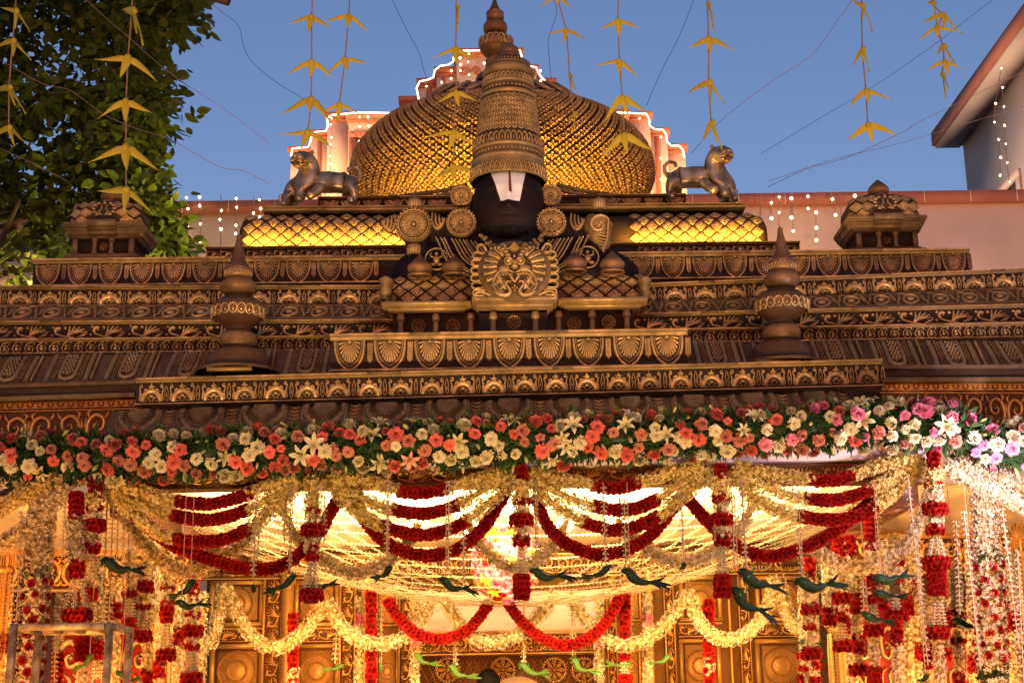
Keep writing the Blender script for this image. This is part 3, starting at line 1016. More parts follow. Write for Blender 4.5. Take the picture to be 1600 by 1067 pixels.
# ------------------------------------------------------------------ lintel, ceiling, beams and inner walls
frieze('porch_lintel', 168, 765, 1450, 752, 30, 0.14, [('faint_scroll', m_scroll, 56, 0.2, 0.6, 0.98, 0.5, 0.01)], depth=0.16, m=GILT,
       prof=lambda H: [(0.16, 0, 0.0), (0, 0, 0.1), (0, H * 0.1, 0.3), (0.01, H * 0.14, 0.12), (0.01, H, 0.12), (0.16, H, 0.0)])
frieze('cloth_band', 168, 741, 1450, 716, 26, 0.10, [], depth=0.14, m=PINKC,
       prof=lambda H: [(0.14, 0, 0.0), (0, 0, 0.1), (-0.006, H * 0.5, 0.3), (0, H, 0.12), (0.14, H, 0.0)])
CZ = 3.16
cb = B()
xs, ys = np.linspace(-2.6, 2.6, 90), np.linspace(0.30, 4.5, 22)
cb.grid([[(x, y, CZ + 0.018 * math.sin(x * 9) + 0.010 * math.sin(x * 31 + y) - 0.10 * math.sin((y - 0.3) / 4.2 * PI)) for y in ys] for x in xs])
piece('ceiling_cloth', cb, CLOTH, PAV)
for s in (-1, 1):
    wc = B()
    xs = np.linspace(2.66, 4.4, 26)
    wc.grid([[(s * x, y, CZ - 0.02 + 0.015 * math.sin(x * 12)) for y in np.linspace(0.7, 2.2, 8)] for x in xs])
    piece('wing_ceiling_cloth', wc, CLOTH, PAV)
    bm = B()
    for (y0, y1) in ((0.32, 1.7), (1.703, 3.1), (3.103, 4.5)):
        bm.box(s * 2.5, s * 2.66, y0, y1, CZ - 0.23, CZ - 0.03)
    bm.box(s * 2.47, s * 2.499, 0.32, 4.5, CZ - 0.09, CZ - 0.05)
    piece('side_beam', bm, BROWNB, PAV, False)

BW = 4.5


def wallbox(b, x0, x1, yt, yb, Y, d, a):
    A, C = at(x0, yt, Y), at(x1, yb, Y)
    b.box(A.x, C.x, Y - d, Y - 0.002, C.z, A.z, a)


bk = B()
bk.box(-2.9, 2.9, BW, BW + 0.1, 0.45, CZ + 0.1, 0.25)
piece('back_wall', bk, GILT, PAV, False)
bands = frieze('back_wall_frieze', 300, 906, 1300, 896, 36, BW - 0.06, [('acanthus_scroll', m_fret, 46, 0.14, 0.72, 0.98, 0.5, 0.028)], depth=0.05, m=GILT)


def carved_panel(x0, x1, yt, yb, Y, rings=True):
    A, C = at(x0, yt, Y), at(x1, yb, Y)
    W_, H_ = C.x - A.x, A.z - C.z
    b = B()
    t = min(W_, H_) * 0.09
    for (p, q, r, s) in ((0, W_, 0, t), (0, W_, H_ - t, H_), (0, t, t + 0.002, H_ - t - 0.002), (W_ - t, W_, t + 0.002, H_ - t - 0.002)):
        b.box(A.x + p, A.x + q, Y - 0.05, Y - 0.004, C.z + r, C.z + s, 0.8)
    b.box(A.x + t * 1.6, C.x - t * 1.6, Y - 0.028, Y - 0.004, C.z + t * 1.6, A.z - t * 1.6, 0.62)
    pn = piece('carved_panel', b, GILT, PAV, False)
    cx, cz = (A.x + C.x) / 2, (A.z + C.z) / 2
    r = min(W_, H_) * 0.36
    for rr in (r, r * 0.52):
        g = B().ring(0, 0, rr, r * 0.07, 0.02, 28, a1=0.25, a0=0.9)
        o = inst('panel_ring', mesh('panel_ring', g, GILT), pn, Vector((cx, Y - 0.028, cz)) - WL[pn.name])
    return pn


def pilaster(x0, x1, yt, yb, Y, n):
    A, C = at(x0, yt, Y), at(x1, yb, Y)
    W_, H_ = C.x - A.x, A.z - C.z
    b = B()
    b.box(A.x, C.x, Y - 0.05, Y - 0.004, C.z, A.z, 0.1)
    for s0, s1 in ((0, 0.12), (0.88, 1.0)):
        b.box(A.x + W_ * s0, A.x + W_ * s1, Y - 0.085, Y - 0.052, C.z, A.z, 0.9)
    pl = piece('carved_pilaster', b, GILT, PAV, False)
    hh = W_ * 0.72
    me = mesh('leaf_scroll', m_scroll(H_ / n, hh, 0.028), GILT)
    for i in range(n):
        z = C.z + H_ * (i + 0.5) / n
        inst('leaf_scroll', me, pl, Vector((A.x + W_ * 0.86, Y - 0.052, z)) - WL[pl.name], (0, -PI / 2, 0))
    return pl


for mir in (0, 1):
    f = (lambda a, b: (a, b)) if not mir else (lambda a, b: (1590 - b, 1590 - a))
    dy = 0 if not mir else -8
    carved_panel(*f(330, 412), 908 + dy, 978 + dy, BW)
    carved_panel(*f(330, 412), 1006 + dy, 1090 + dy, BW)
    carved_panel(*f(462, 530), 908 + dy, 978 + dy, BW)
    carved_panel(*f(462, 530), 1006 + dy, 1090 + dy, BW)
    carved_panel(*f(588, 622), 908 + dy, 978 + dy, BW)
    carved_panel(*f(588, 622), 1006 + dy, 1090 + dy, BW)
    pilaster(*f(414, 441), 906 + dy, 1095 + dy, BW, 5)
    pilaster(*f(532, 556), 906 + dy, 1095 + dy, BW, 5)
    pilaster(*f(624, 645), 906 + dy, 1095 + dy, BW, 6)
    for (p, q) in ((444, 458), (566, 584)):
        A, C = at(f(p, q)[0], 900 + dy, BW), at(f(p, q)[1], 1095 + dy, BW)
        r = (C.x - A.x) / 2
        piece('gilded_post', B().lathe([(r, C.z, 0.8), (r, A.z - 0.1, 0.8), (r * 1.3, A.z - 0.08, 0.9), (r * 1.3, A.z, 0.9)], 14, ((A.x + C.x) / 2, BW - 0.1, 0)), GILT, PAV)
    for (p, q) in ((330, 412), (462, 530)):
        xx = f(p, q)
        frieze('panel_band', xx[0], 1003 + dy, xx[1], 1002 + dy, 22, BW - 0.02, [('leaf_scroll', m_scroll, 34, 0.1, 0.78, 0.98, 0.5, 0.022)], depth=0.015, m=GILT)

# shrine doorway: gathered cloth, carved lintel, dark pierced screen
dc = B()
A, C = at(650, 926, BW), at(938, 988, BW)
xs, zs = np.linspace(A.x, C.x, 60), np.linspace(C.z, A.z, 12)
dc.grid([[(x, BW - 0.05 - 0.02 * math.sin(6 * (z - C.z) * 6 + 2.2 * math.sin(x * 3.3)) - 0.012 * math.sin(x * 9), z) for z in zs] for x in xs])
piece('doorway_cloth', dc, PINKC, PAV)
frieze('door_lintel', 648, 1024, 940, 1019, 36, BW - 0.03, [('acanthus_scroll', m_fret, 42, 0.12, 0.7, 0.98, 0.5, 0.03)], depth=0.02, m=GILT)
ds = B()
A, C = at(650, 1026, BW), at(938, 1100, BW)
ds.box(A.x, C.x, BW - 0.02, BW - 0.003, C.z, A.z, 0.02)
scn = piece('pierced_screen', ds, GILT, PAV, False)
base = WL[scn.name]
W_, H_ = C.x - A.x, A.z - C.z
slat = B().stroke([(-0.34, -0.34), (0, 0), (0.34, 0.34)], 0.008, 0.016, 0.55, 0.1)
slm = mesh('lattice_slat', slat, GILT)
for i in range(int(W_ / 0.075)):
    for s in (1, -1):
        inst('lattice_slat', slm, scn, Vector((A.x + 0.12 + i * 0.075, BW - 0.022 - (0.004 if s < 0 else 0), (A.z + C.z) / 2 - 0.02)) - base, None, (s * H_ / 1.6, 1, H_ / 0.75))
me = mesh('screen_medallion', m_rosette(0.12, 0.03, 8), GILT)
for px in (700, 786, 866, 912):
    p = at(px, 1046, BW - 0.04)
    inst('screen_medallion', me, scn, p - base)

# wing interiors: cream hanging above a fret frieze, dark board with red scrolled panels
for mir in (0, 1):
    xa, xb = (-40, 330) if not mir else (1268, 1640)
    dy = 0 if not mir else -28
    Yw = 2.2
    A, C = at(xa, 770 + dy, Yw), at(xb, 1100, Yw)
    s = -1 if not mir else 1
    wx0, wx1 = (min(A.x, C.x), max(A.x, C.x))
    wx0, wx1 = (wx0, -2.67) if not mir else (2.67, wx1)
    zf = at(xa, 862 + dy, Yw).z
    cw = B()
    xs = np.linspace(wx0, wx1, 40)
    cw.grid([[(x, Yw - 0.01 * math.sin(x * 23), z) for z in (zf, CZ + 0.1)] for x in xs])
    piece('wing_back_cloth', cw, CLOTH, PAV)
    piece('wing_back_board', B().box(wx0, wx1, Yw + 0.02, Yw + 0.1, 0.45, zf), DARKIN, PAV, False)
    fa, fb = (xa, xb - 35) if not mir else (xb - 370 + 35, xb)
    frieze('fret_frieze', fa, 925 + dy, fb, 924 + dy, 66, Yw - 0.04, [('acanthus_scroll', m_fret, 70, 0.10, 0.72, 0.98, 0.5, 0.03), ('loop', m_u, 14, 0.86, 0.1, 0.8, 0.5, 0.006)], depth=0.03, m=GILT)
    for (p, q) in ((85, 190), (195, 290)):
        p, q = (p, q) if not mir else (1600 - q + 10, 1600 - p + 10)
        A, C = at(p, 975 + dy, Yw), at(q, 1095, Yw)
        rp = piece('red_panel', B().box(A.x, C.x, Yw - 0.01, Yw + 0.018, C.z, A.z, 0.5), REDPANEL, PAV, False)
        sw, sh = C.x - A.x, A.z - C.z
        g = m_fret(sw * 0.95, sh * 0.8, 0.04)
        for i in range(16):
            t = i / 15 * PI
            g.bump(sw * 0.42 * math.cos(t), sh * 0.1 + sh * 0.5 * math.sin(t), 0.012, 0.012, 0.02, 6, 0.8)
        inst('panel_scroll', mesh('panel_scroll', g, BRONZE), rp, Vector(((A.x + C.x) / 2, Yw - 0.012, C.z + sh * 0.08)) - WL[rp.name])

# carved columns with beaded shafts
def column(px, ytop, ycap, Y, rpx):
    u = pm(Y, 900)
    p = at(px, ytop, Y)
    zc = at(px, ycap, Y).z
    r = rpx * u
    b = B().lathe([(r * 0.86, 0.45, 0.5), (r * 0.86, zc - 0.02, 0.5), (r * 1.02, zc, 0.8), (r * 1.02, zc + 0.02, 0.8), (r * 0.9, zc + 0.03, 0.4),
                   (r * 1.25, zc + (p.z - zc) * 0.55, 0.6), (r * 1.3, zc + (p.z - zc) * 0.7, 0.9), (r * 1.05, p.z - 0.02, 0.5), (r * 1.05, p.z, 0.6)], 20, (p.x, Y, 0))
    c = piece('carved_column', b, GILT, PAV)
    base = WL[c.name]
    lo = zc - 0.62
    g = B()
    g.stroke(spline([(-r * 0.42, 0.6), (-r * 0.42, 0.12), (0, 0.0), (r * 0.42, 0.12), (r * 0.42, 0.6)], 18), r * 0.07, 0.02, 0.9, 0.2)
    for j in range(22):
        for s in (-1, 1):
            g.bump(s * r * 0.24, 0.09 + j * 0.0235, r * 0.07, 0.010, 0.018, 6)
    me = mesh('beaded_loop', g, GILT)
    for k in range(-2, 3):
        t = R(44 * k)
        inst('beaded_loop', me, c, Vector((p.x + r * 0.85 * math.sin(t), Y - r * 0.85 * math.cos(t), lo)) - base, (0, 0, t))
    g = B()
    g.bump(0, 0.07, r * 0.26, 0.09, 0.03, 8)
    g.stroke(spline([(-r * 0.3, 0), (-r * 0.3, 0.1), (0, 0.19), (r * 0.3, 0.1), (r * 0.3, 0)], 12), r * 0.06, 0.02)
    me = mesh('capital_petal', g, GILT)
    for k in range(-2, 3):
        t = R(40 * k)
        inst('capital_petal', me, c, Vector((p.x + r * 1.1 * math.sin(t), Y - r * 1.1 * math.cos(t), zc + 0.03)) - base, (R(-8), 0, t))


column(6, 846, 892, 1.0, 17)
column(1600, 822, 866, 1.0, 19)
column(1312, 965, 985, 2.0, 20)
column(250, 985, 1005, 2.0, 20)


# ------------------------------------------------------------------ dome
DY = 3.4
dc0 = at(785, 318, DY)
du = pm(DY, 250)
DOME = thing('roof_dome', 'big bronze dome of pierced diamond tiles glowing amber at its foot', 'dome', dc0)
prof = [(372, 200), (345, 203), (318, 208), (300, 222), (282, 229), (262, 229), (240, 223), (219, 208), (199, 186), (184, 160), (173, 129)]
dz = [hz(785, p[0], 318, DY) for p in prof]
pz, pr = np.array(dz), np.array([p[1] for p in prof]) * du
arcl = np.concatenate([[0], np.cumsum(np.hypot(np.diff(pz), np.diff(pr)))])
SYD = 0.5


def dome_rz(s):
    s = min(max(s, 0), 1) * arcl[-1]
    tt = np.linspace(0, 1, len(pz))
    u = np.interp(s, arcl, tt)
    # smooth profile
    P = np.stack([pr, pz], 1)
    i = min(int(u * (len(pz) - 1)), len(pz) - 2)
    t = u * (len(pz) - 1) - i
    a = P[max(i - 1, 0)] if i > 0 else 2 * P[0] - P[1]
    b, c = P[i], P[i + 1]
    d = P[i + 2] if i + 2 < len(P) else 2 * P[-1] - P[-2]
    return 0.5 * (2 * b + (c - a) * t + (2 * a - 5 * b + 4 * c - d) * t * t + (3 * b - a - 3 * c + d) * t ** 3)


def dome_S(u, v):
    r, z = dome_rz(v)
    return dc0 + Vector((r * math.sin(u), -r * SYD * math.cos(u), z))


th = np.linspace(-PI, PI, 73)[:-1]
P = np.array([[dome_S(t, v) for v in np.linspace(0, 1, 30)] for t in th])
shell = piece('dome_shell', B().grid(P, 0.08, cu=True), BRONZE, DOME)
base = WL[shell.name]
NC, NR = 66, 15
cand = []
for j in range(2 * NR + 1):
    v = (j + 0.5) / (2 * NR + 2)
    for i in range(NC):
        u = (i + (0.5 if j % 2 else 0)) / NC * 2 * PI - PI
        if abs(u) < R(105):
            cand.append((abs(u) + 0.0 * v, u, v))
cand.sort(key=lambda c: c[0])
rest = B()
qb = m_quatre(1.3)
mats, poss = [], []
for k, (_, u, v) in enumerate(cand):
    r, z = dome_rz(v)
    w_ = 2 * PI * math.hypot(r * math.cos(u), r * SYD * math.sin(u)) / NC
    h_ = 2 * arcl[-1] / (2 * NR + 2)
    if k < 300:
        tile_on(QUAT, shell, dome_S, u, v, w_ * 0.97, h_ * 0.99, 'dome_tile', base, kd=0.034)
    else:
        Pp = dome_S(u, v)
        tu = (dome_S(u + 1e-3, v) - Pp).normalized()
        tv = (dome_S(u, v + 1e-3) - Pp).normalized()
        y = tv.cross(tu).normalized()
        M = np.array(Matrix((tu, y, tu.cross(y))).transposed()) @ np.diag([w_ * 0.97, 0.034, h_ * 0.99])
        mats.append(M)
        poss.append(np.array(Pp))
if poss:
    rest.many(qb, np.array(mats), np.array(poss))
    piece('dome_tile_field', rest, BRONZE, DOME, kind='stuff')
# rope ring, lotus cap, finial
zt = dz[-1]
rt = pr[-1]
rp = [(dc0 + Vector((rt * 0.99 * math.sin(t), -rt * SYD * math.cos(t), zt + 0.01))) for t in np.linspace(-PI, PI, 61)]
rope = B()
rope.tube(rp, 0.04, 8, 0.5)
rope = piece('rope_ring', rope, BRONZE, DOME)
g = B().bump(0, 0, 0.055, 0.028, 0.03, 6, rot=0.7)
me = mesh('rope_twist', g, BRONZE)
for i in range(44):
    t = -PI + 2 * PI * i / 44
    if abs(t) < R(110):
        inst('rope_twist', me, rope, dc0 + Vector((rt * 0.99 * math.sin(t), -(rt * SYD + 0.03) * math.cos(t), zt + 0.01)) - WL[rope.name], (0, 0, t))
cap = B()
cp_ = [(rt * 0.96, 0.0), (rt * 0.88, 0.05), (rt * 0.70, 0.11), (rt * 0.48, 0.17), (rt * 0.34, 0.22), (rt * 0.26, 0.26)]
cap.lathe([(r, z, 0.35) for r, z in cp_], 40, dc0 + Vector((0, 0, zt + 0.03)), 1, SYD)
capo = piece('lotus_cap', cap, BRONZE, DOME)
g = B()
g.plate([(-0.06, 0.24), (-0.075, 0.1), (0, 0), (0.075, 0.1), (0.06, 0.24)], 0.03, 0.7, 0.7, 0.1)
g.stroke(spline([(-0.07, 0.26), (-0.085, 0.1), (0, -0.01), (0.085, 0.1), (0.07, 0.26)], 14), 0.014, 0.035)
me = mesh('cap_petal', g, BRONZE)
for i in range(22):
    t = -PI + 2 * PI * (i + 0.5) / 22
    if abs(t) < R(110):
        M = Matrix.Rotation(t, 3, 'Z') @ Matrix.Rotation(R(-52), 3, 'X')
        inst('cap_petal', me, capo, dc0 + Vector((rt * 0.93 * math.sin(t), -rt * SYD * 0.93 * math.cos(t), zt + 0.06)) - WL[capo.name], M)


def px_lathe(name, cx, spec, Y, m, parent, n=28, sy=1.0, k=1.0):
    """Lathe from photo measures: spec [(y px, radius px, rub)] bottom first, on the axis x = cx at depth Y."""
    y0 = spec[0][0]
    o = at(cx, y0, Y)
    pts = []
    for (y, r, a) in spec:
        pts.append((r * pm(Y, y) * k, hz(cx, y, y0, Y), a))
    b = B().lathe(pts, n, o, 1, sy)
    return piece(name, b, m, parent)


def smooth_spec(keys, n=40):
    """keys: [(y, r, rub)] -> spline resample."""
    s = spline([(k[0], k[1], k[2]) for k in keys], n)
    return [(a, max(b, 0.05), min(max(c, 0), 1)) for a, b, c in s]


px_lathe('finial_neck', 776, smooth_spec([(132, 34, .2), (122, 31, .3), (113, 17, .3), (106, 14, .4), (102, 17, .6), (96, 17, .6), (90, 13, .3)], 22), DY, SMOOTHB, DOME)
fb = px_lathe('finial_bulb', 775, smooth_spec([(90, 13, .3), (84, 21, .4), (76, 26, .5), (67, 26, .7), (59, 20, .5), (53, 12, .3)], 22), DY, SMOOTHB, DOME)
px_lathe('finial_ball', 774, smooth_spec([(54, 12, .3), (50, 18, .7), (44, 19, .6), (38, 17, .5), (35, 12, .3), (33, 13, .4), (28, 14, .8), (23, 13, .6), (21, 14, .6)], 28), DY, SMOOTHB, DOME)
px_lathe('finial_spike', 773, smooth_spec([(22, 13.5, .5), (16, 9, .4), (6, 4, .4), (-4, 2.2, .4), (-14, .6, .3)], 20), DY, SMOOTHB, DOME)
g = B().ring(0, 0, 0.028, 0.009, 0.014, 12, rz=0.042).bump(0, -0.01, 0.012, 0.02, 0.012, 6)
me = mesh('bulb_petal', g, BRONZE)
for k in range(-4, 5):
    t = R(20 * k)
    r = 25.5 * du
    inst('bulb_petal', me, fb, at(775, 69, DY) + Vector((r * math.sin(t), -r * math.cos(t), 0)) - WL[fb.name], (0, 0, t))
# curved eyebrow moulding at the dome's foot, beside the crown
for s in (-1, 1):
    pts = spline([at(800 + s * 190, 309, 2.36), at(800 + s * 120, 300, 2.36), at(800 + s * 70, 289, 2.36)], 14)
    eb = B().tube(pts, 0.018, 6, 0.35)
    for q in pts[::1]:
        eb.lathe([(0.028, -0.05, .7), (0.028, -0.03, .9), (0.0, -0.028, .8)], 6, Vector(q))
    piece('eyebrow_moulding', eb, BRONZE, DOME)


# ------------------------------------------------------------------ tall kalasha finials on the porch cornice
def kalasha(cx, yb, label):
    p = at(cx, yb, 0.55)
    t = thing('kalasha_finial', label, 'finial', p, 'kalasha finials on the porch roof')
    Y = 0.55
    e = yb - 586
    S = lambda ks, n=26: smooth_spec([(y + e, r, a) for y, r, a in ks], n)
    px_lathe('bell_base', cx, S([(586, 66, .3), (581, 64, .5), (577, 54, .2), (565, 49, .25), (553, 42, .3), (547, 30, .2), (544, 26, .1)]), Y, SMOOTHB, t, 36)
    px_lathe('lower_ring', cx, S([(546, 25, .1), (538, 29, .5), (530, 29.5, .8), (523, 27, .6), (519, 21, .2), (512, 20, .1)]), Y, SMOOTHB, t, 32)
    pot = px_lathe('pot_belly', cx, S([(513, 20, .1), (508, 26, .1), (499, 36, .2), (490, 40, .4), (482, 40, .3), (474, 36, .2), (467, 26, .15), (462, 19, .1)]), Y, SMOOTHB, t, 36)
    px_lathe('upper_ring', cx, S([(463, 18, .1), (458, 24, .3), (450, 28.5, .5), (444, 27, .8), (438, 21, .4), (434, 17, .2)]), Y, SMOOTHB, t, 32)
    nk = px_lathe('neck_band', cx, S([(436, 16, .2), (434, 20.5, .6), (428, 20.5, .6), (422, 20, .5), (420, 20, .4)], 14), Y, SMOOTHB, t, 28)
    px_lathe('spire', cx, S([(421, 20, .5), (413, 15, .35), (403, 10.5, .4), (390, 7.5, .45), (376, 4.5, .5), (369, 3.8, .6), (365, 0.5, .6)]), Y, SMOOTHB, t, 24)
    u = pm(Y, 480)
    g = B().ring(0, 0, 6.2 * u, 1.7 * u, 3 * u, 12, rz=8 * u).bump(0, -2 * u, 2.6 * u, 4 * u, 2.6 * u, 6)
    me = mesh('pot_petal', g, BRONZE)
    q = at(cx, 491 + e, Y)
    for k in range(-6, 7):
        a = R(18 * k)
        r = 39.5 * u
        inst('pot_petal', me, pot, q + Vector((r * math.sin(a), -r * math.cos(a), 0)) - WL[pot.name], (R(6), 0, a))
    g = B().ring(0, 0, 2.6 * u, 0.9 * u, 1.8 * u, 10, rz=4.4 * u).bump(0, -1 * u, 1.2 * u, 2 * u, 1.4 * u, 5)
    me = mesh('neck_petal', g, BRONZE)
    q = at(cx, 429 + e, Y)
    for k in range(-5, 6):
        a = R(17 * k)
        r = 20.3 * u
        inst('neck_petal', me, nk, q + Vector((r * math.sin(a), -r * math.cos(a), 0)) - WL[nk.name], (0, 0, a))
    f = at(cx - 12, 579 + e, 0.4)
    piece('broken_fillet', B().box(f.x - 0.14, f.x + 0.16, 0.3, 0.36, f.z - 0.022, f.z + 0.006, 0.8), BRONZE, t, False)


kalasha(372, 586, 'tall kalasha finial of stacked pots in front of the glowing roll on the tree side')
kalasha(1222, 575, 'tall kalasha finial of stacked pots nearer the neighbouring grey house')


# ------------------------------------------------------------------ turrets
def turret(cx, yb, label):
    Y = 1.95
    u = pm(Y, 380)
    o = at(cx, yb, Y)
    t = thing('roof_turret', label, 'turret', o, 'turrets on the upper roof corners')
    v = lambda px: px * u * 1.06
    W_, D_ = 50 * u, 40 * u

    def sq(r0, z0, r1, z1, a0, a1, b):
        V = [(s * (W_ + r * u), d * (D_ + r * u) + D_, z) for r, z in ((r0, z0), (r1, z1)) for s, d in ((-1, -1), (1, -1), (1, 1), (-1, 1))]
        b.raw([Vector(q) + o for q in V], [(0, 1, 5, 4), (1, 2, 6, 5), (2, 3, 7, 6), (3, 0, 4, 7), (4, 5, 6, 7), (3, 2, 1, 0)], [a0] * 4 + [a1] * 4)
    b = B()
    sq(7, 0, 7, v(5), .3, .5, b)
    sq(2, v(5), 2, v(8), .3, .4, b)
    piece('turret_base', b, BRONZE, t, False)
    b = B()
    sq(-4, v(8), -4, v(31), .05, .05, b)
    body = piece('turret_body', b, BRONZE, t, False)
    for s in (-1, 1):
        b = B().box(o.x + s * (W_ - 6 * u) - 4 * u, o.x + s * (W_ - 6 * u) + 4 * u, o.y - 0.005, o.y + 0.018, o.z + v(8), o.z + v(31), 0.5)
        piece('corner_post', b, BRONZE, t, False)
    for s in (-1, 1):
        c = [(4.6, 8, .6), (4.6, 10, .7), (3.4, 11.5, .5), (3.2, 23, .55), (3.6, 25, .5), (5, 26.5, .6), (5, 31, .4)]
        piece('turret_column', B().lathe([(r * u, v(z), a) for r, z, a in c], 14, (o.x + s * 13 * u, o.y + 0.0, o.z)), BRONZE, t)
    inst('turret_rosette', mesh('turret_rosette', m_rosette(7.5 * u, 0.012, 8, False), BRONZE), t, (0, 3.2 * u, v(20)))
    b = B()
    for r0, z0, r1, z1, a in ((1, 31, 4, 36, .4), (4, 36.3, 8, 42, .7), (8, 42.3, 9, 45, .8), (9, 45.2, 12, 50, .6), (12, 50.2, 12, 54, .9)):
        sq(r0, v(z0), r1, v(z1), a * 0.6, a, b)
    piece('turret_cornice', b, BRONZE, t, False)
    b = B()
    for z0, z1, d, a in ((35, 41, 14, .5), (41.2, 46, 17, .4), (46.2, 55, 21, .8)):
        b.box(o.x - 22 * u, o.x + 22 * u, o.y - d * u, o.y, o.z + v(z0), o.z + v(z1), a)
    piece('cornice_bracket', b, BRONZE, t, False)
    z0, Hc = v(54), v(44)

    def S(a, s):
        ex = 0.45
        f = (0.5 - 0.5 * math.cos(s * PI))
        rr = (0.93 + 0.10 * math.sin(min(s * 1.6, 1) * PI)) * max(0.02, math.cos(s * PI / 2) ** 0.42)
        sx, cx_ = math.sin(a), -math.cos(a)
        x = math.copysign(abs(sx) ** ex, sx) * (W_ + 6 * u) * rr
        y = math.copysign(abs(cx_) ** ex, cx_) * (D_ + 6 * u) * rr
        return o + Vector((x, y + D_, z0 + Hc * math.sin(s * PI / 2) ** 0.9))
    P = np.array([[S(a, s) for s in np.linspace(0.0, 0.97, 14)] for a in np.linspace(-PI, PI, 49)[:-1]])
    dm = piece('turret_dome', B().grid(P, 0.12, cu=True), BRONZE, t)
    for (xx, ss) in ((-0.80, 0.22), (-0.52, 0.22), (0.52, 0.22), (0.80, 0.22), (-0.66, 0.44), (0.66, 0.44), (-0.38, 0.44), (0.38, 0.44), (-0.94, 0.44), (0.94, 0.44), (-0.94, 0.06), (-0.66, 0.06), (0.66, 0.06), (0.94, 0.06)):
        a = math.asin(min(0.9999, abs(xx) ** (1 / 0.45))) * (1 if xx > 0 else -1)
        tile_on(SPRIG, dm, S, a, ss, 27 * u, 19 * u, 'diamond_tile', WL[dm.name], du=2e-3 * math.copysign(1, 1), kd=0.014)
    g = B()
    for s in (-1, 1):
        for i, (x, z) in enumerate(((9, 3), (13, 7), (14, 12), (12, 17), (8, 20))):
            g.bump(s * x * u, z * u, 3.6 * u, 2.4 * u, 0.012, 6)
        g.stroke(spline([(s * 2 * u, 2 * u), (s * 6 * u, 6 * u), (s * 3 * u, 12 * u), (s * 4 * u, 18 * u)], 10), 1.2 * u, 0.014)
        g.stroke(spiral(s * 7 * u, 4 * u, 3.2 * u, 1 * u, 90, 90 - s * 340, 10), 0.9 * u, 0.012)
    g.bump(0, 21 * u, 3 * u, 4 * u, 0.016, 6)
    inst('leaf_crest', mesh('leaf_crest', g, BRONZE), dm, o + Vector((0, -8.5 * u, z0 + 10 * u)) - WL[dm.name], (R(-9), 0, 0), 1.15)
    on = [(16, 0, .5), (16.5, 2, .8), (14.5, 3, .4), (15.5, 6, .4), (17, 11, .7), (15.5, 16, .4), (10, 22, .3), (3.5, 27.5, .3), (0.3, 30, .4)]
    sp = spline(on, 30)
    piece('turret_onion', B().lathe([(max(r, .1) * u, v(z), a) for r, z, a in sp], 26, o + Vector((0, D_ * 0.7, z0 + Hc * 0.92))), SMOOTHB, t)


turret(160, 405, 'square bronze roof turret with onion knob in front of the tree')
turret(1388, 395, 'square bronze roof turret with onion knob against the pale pink wall')


# ------------------------------------------------------------------ pedestal of the bust
PY = 0.78
p0 = at(803, 522, PY)
PED = thing('idol_pedestal', 'bronze pedestal with little columns, wheel rosettes and diamond bolsters under the bust', 'pedestal', p0)
u = pm(PY, 490)


def pbox(b, x0, x1, yt, yb, Y0, Y1, a=0.4):
    A, C = at(x0, yt, Y0), at(x1, yb, Y0)
    b.box(A.x, C.x, Y0, Y1, C.z, A.z, a)


def pcornice(name, x0, x1, yt, yb, Y, d, flare, lines):
    b = B()
    H = (yb - yt) / lines
    for i in range(lines):
        e = flare * (1 - i / (lines - 1.0)) if lines > 1 else flare
        pbox(b, x0 + flare - e, x1 - flare + e, yt + H * i, yt + H * (i + 1) - 0.3, Y - e * u * 1.2, Y + d, 0.85 if i % 2 == 0 else 0.45)
    return piece(name, b, BRONZE, PED, False)


b = B()
pbox(b, 615, 990, 490, 526, PY, PY + 0.7, 0.05)
piece('pedestal_body', b, BRONZE, PED, False)
b = B()
pbox(b, 748, 856, 486, 526, PY - 0.16, PY - 0.004, 0.05)
piece('center_bay', b, BRONZE, PED, False)
pcornice('left_cornice', 596, 736, 471, 492, PY, 0.7, 20, 5)
pcornice('right_cornice', 872, 1012, 465, 488, PY, 0.7, 20, 5)
pcornice('center_cornice', 737, 871, 463, 488, PY - 0.16, 0.7, 14, 5)
for x, yy in ((626, 2), (681, 2), (736, 1), (771, 0), (837, -1), (873, -2), (926, -3), (980, -4)):
    Yc = PY - 0.02 if x < 760 or x > 845 else PY - 0.18
    o = at(x, 523 + yy, Yc)
    c = [(6.4, 0, .6), (6.4, 3, .8), (4.6, 5, .5), (4.4, 20, .6), (4.8, 23, .5), (6.5, 25, .7), (6.5, 29, .8), (5.5, 32, .5), (5.5, 35, .4)]
    piece('little_column', B().lathe([(r * u, z * u, a) for r, z, a in c], 16, o), BRONZE, PED)
me = mesh('wheel_rosette', m_rosette(11.5 * u, 0.016, 9), BRONZE)
for x, y, Yc in ((654, 510, PY), (708, 510, PY), (803, 504, PY - 0.16), (897, 507, PY), (951, 504, PY)):
    inst('wheel_rosette', me, PED, at(x, y, Yc - 0.004) - p0)
pillow('bolster', 604, 740, 432, 473, 0.92, 0.15, 4.999 and 5, 2, PED, -1, kd=0.018)
pillow('bolster', 868, 1010, 428, 468, 0.92, 0.15, 5, 2, PED, -1, kd=0.018)
for x, s in ((603, -1), (1007, 1)):
    o = at(x, 452, 0.86)
    g = B().lathe([(0.06, -0.09, .2), (0.085, -0.04, .5), (0.07, 0.02, .3), (0.10, 0.06, .6), (0.04, 0.09, .4), (0.001, 0.095, .3)], 14, o, 0.55, 1)
    piece('bolster_cap', g, BRONZE, PED)
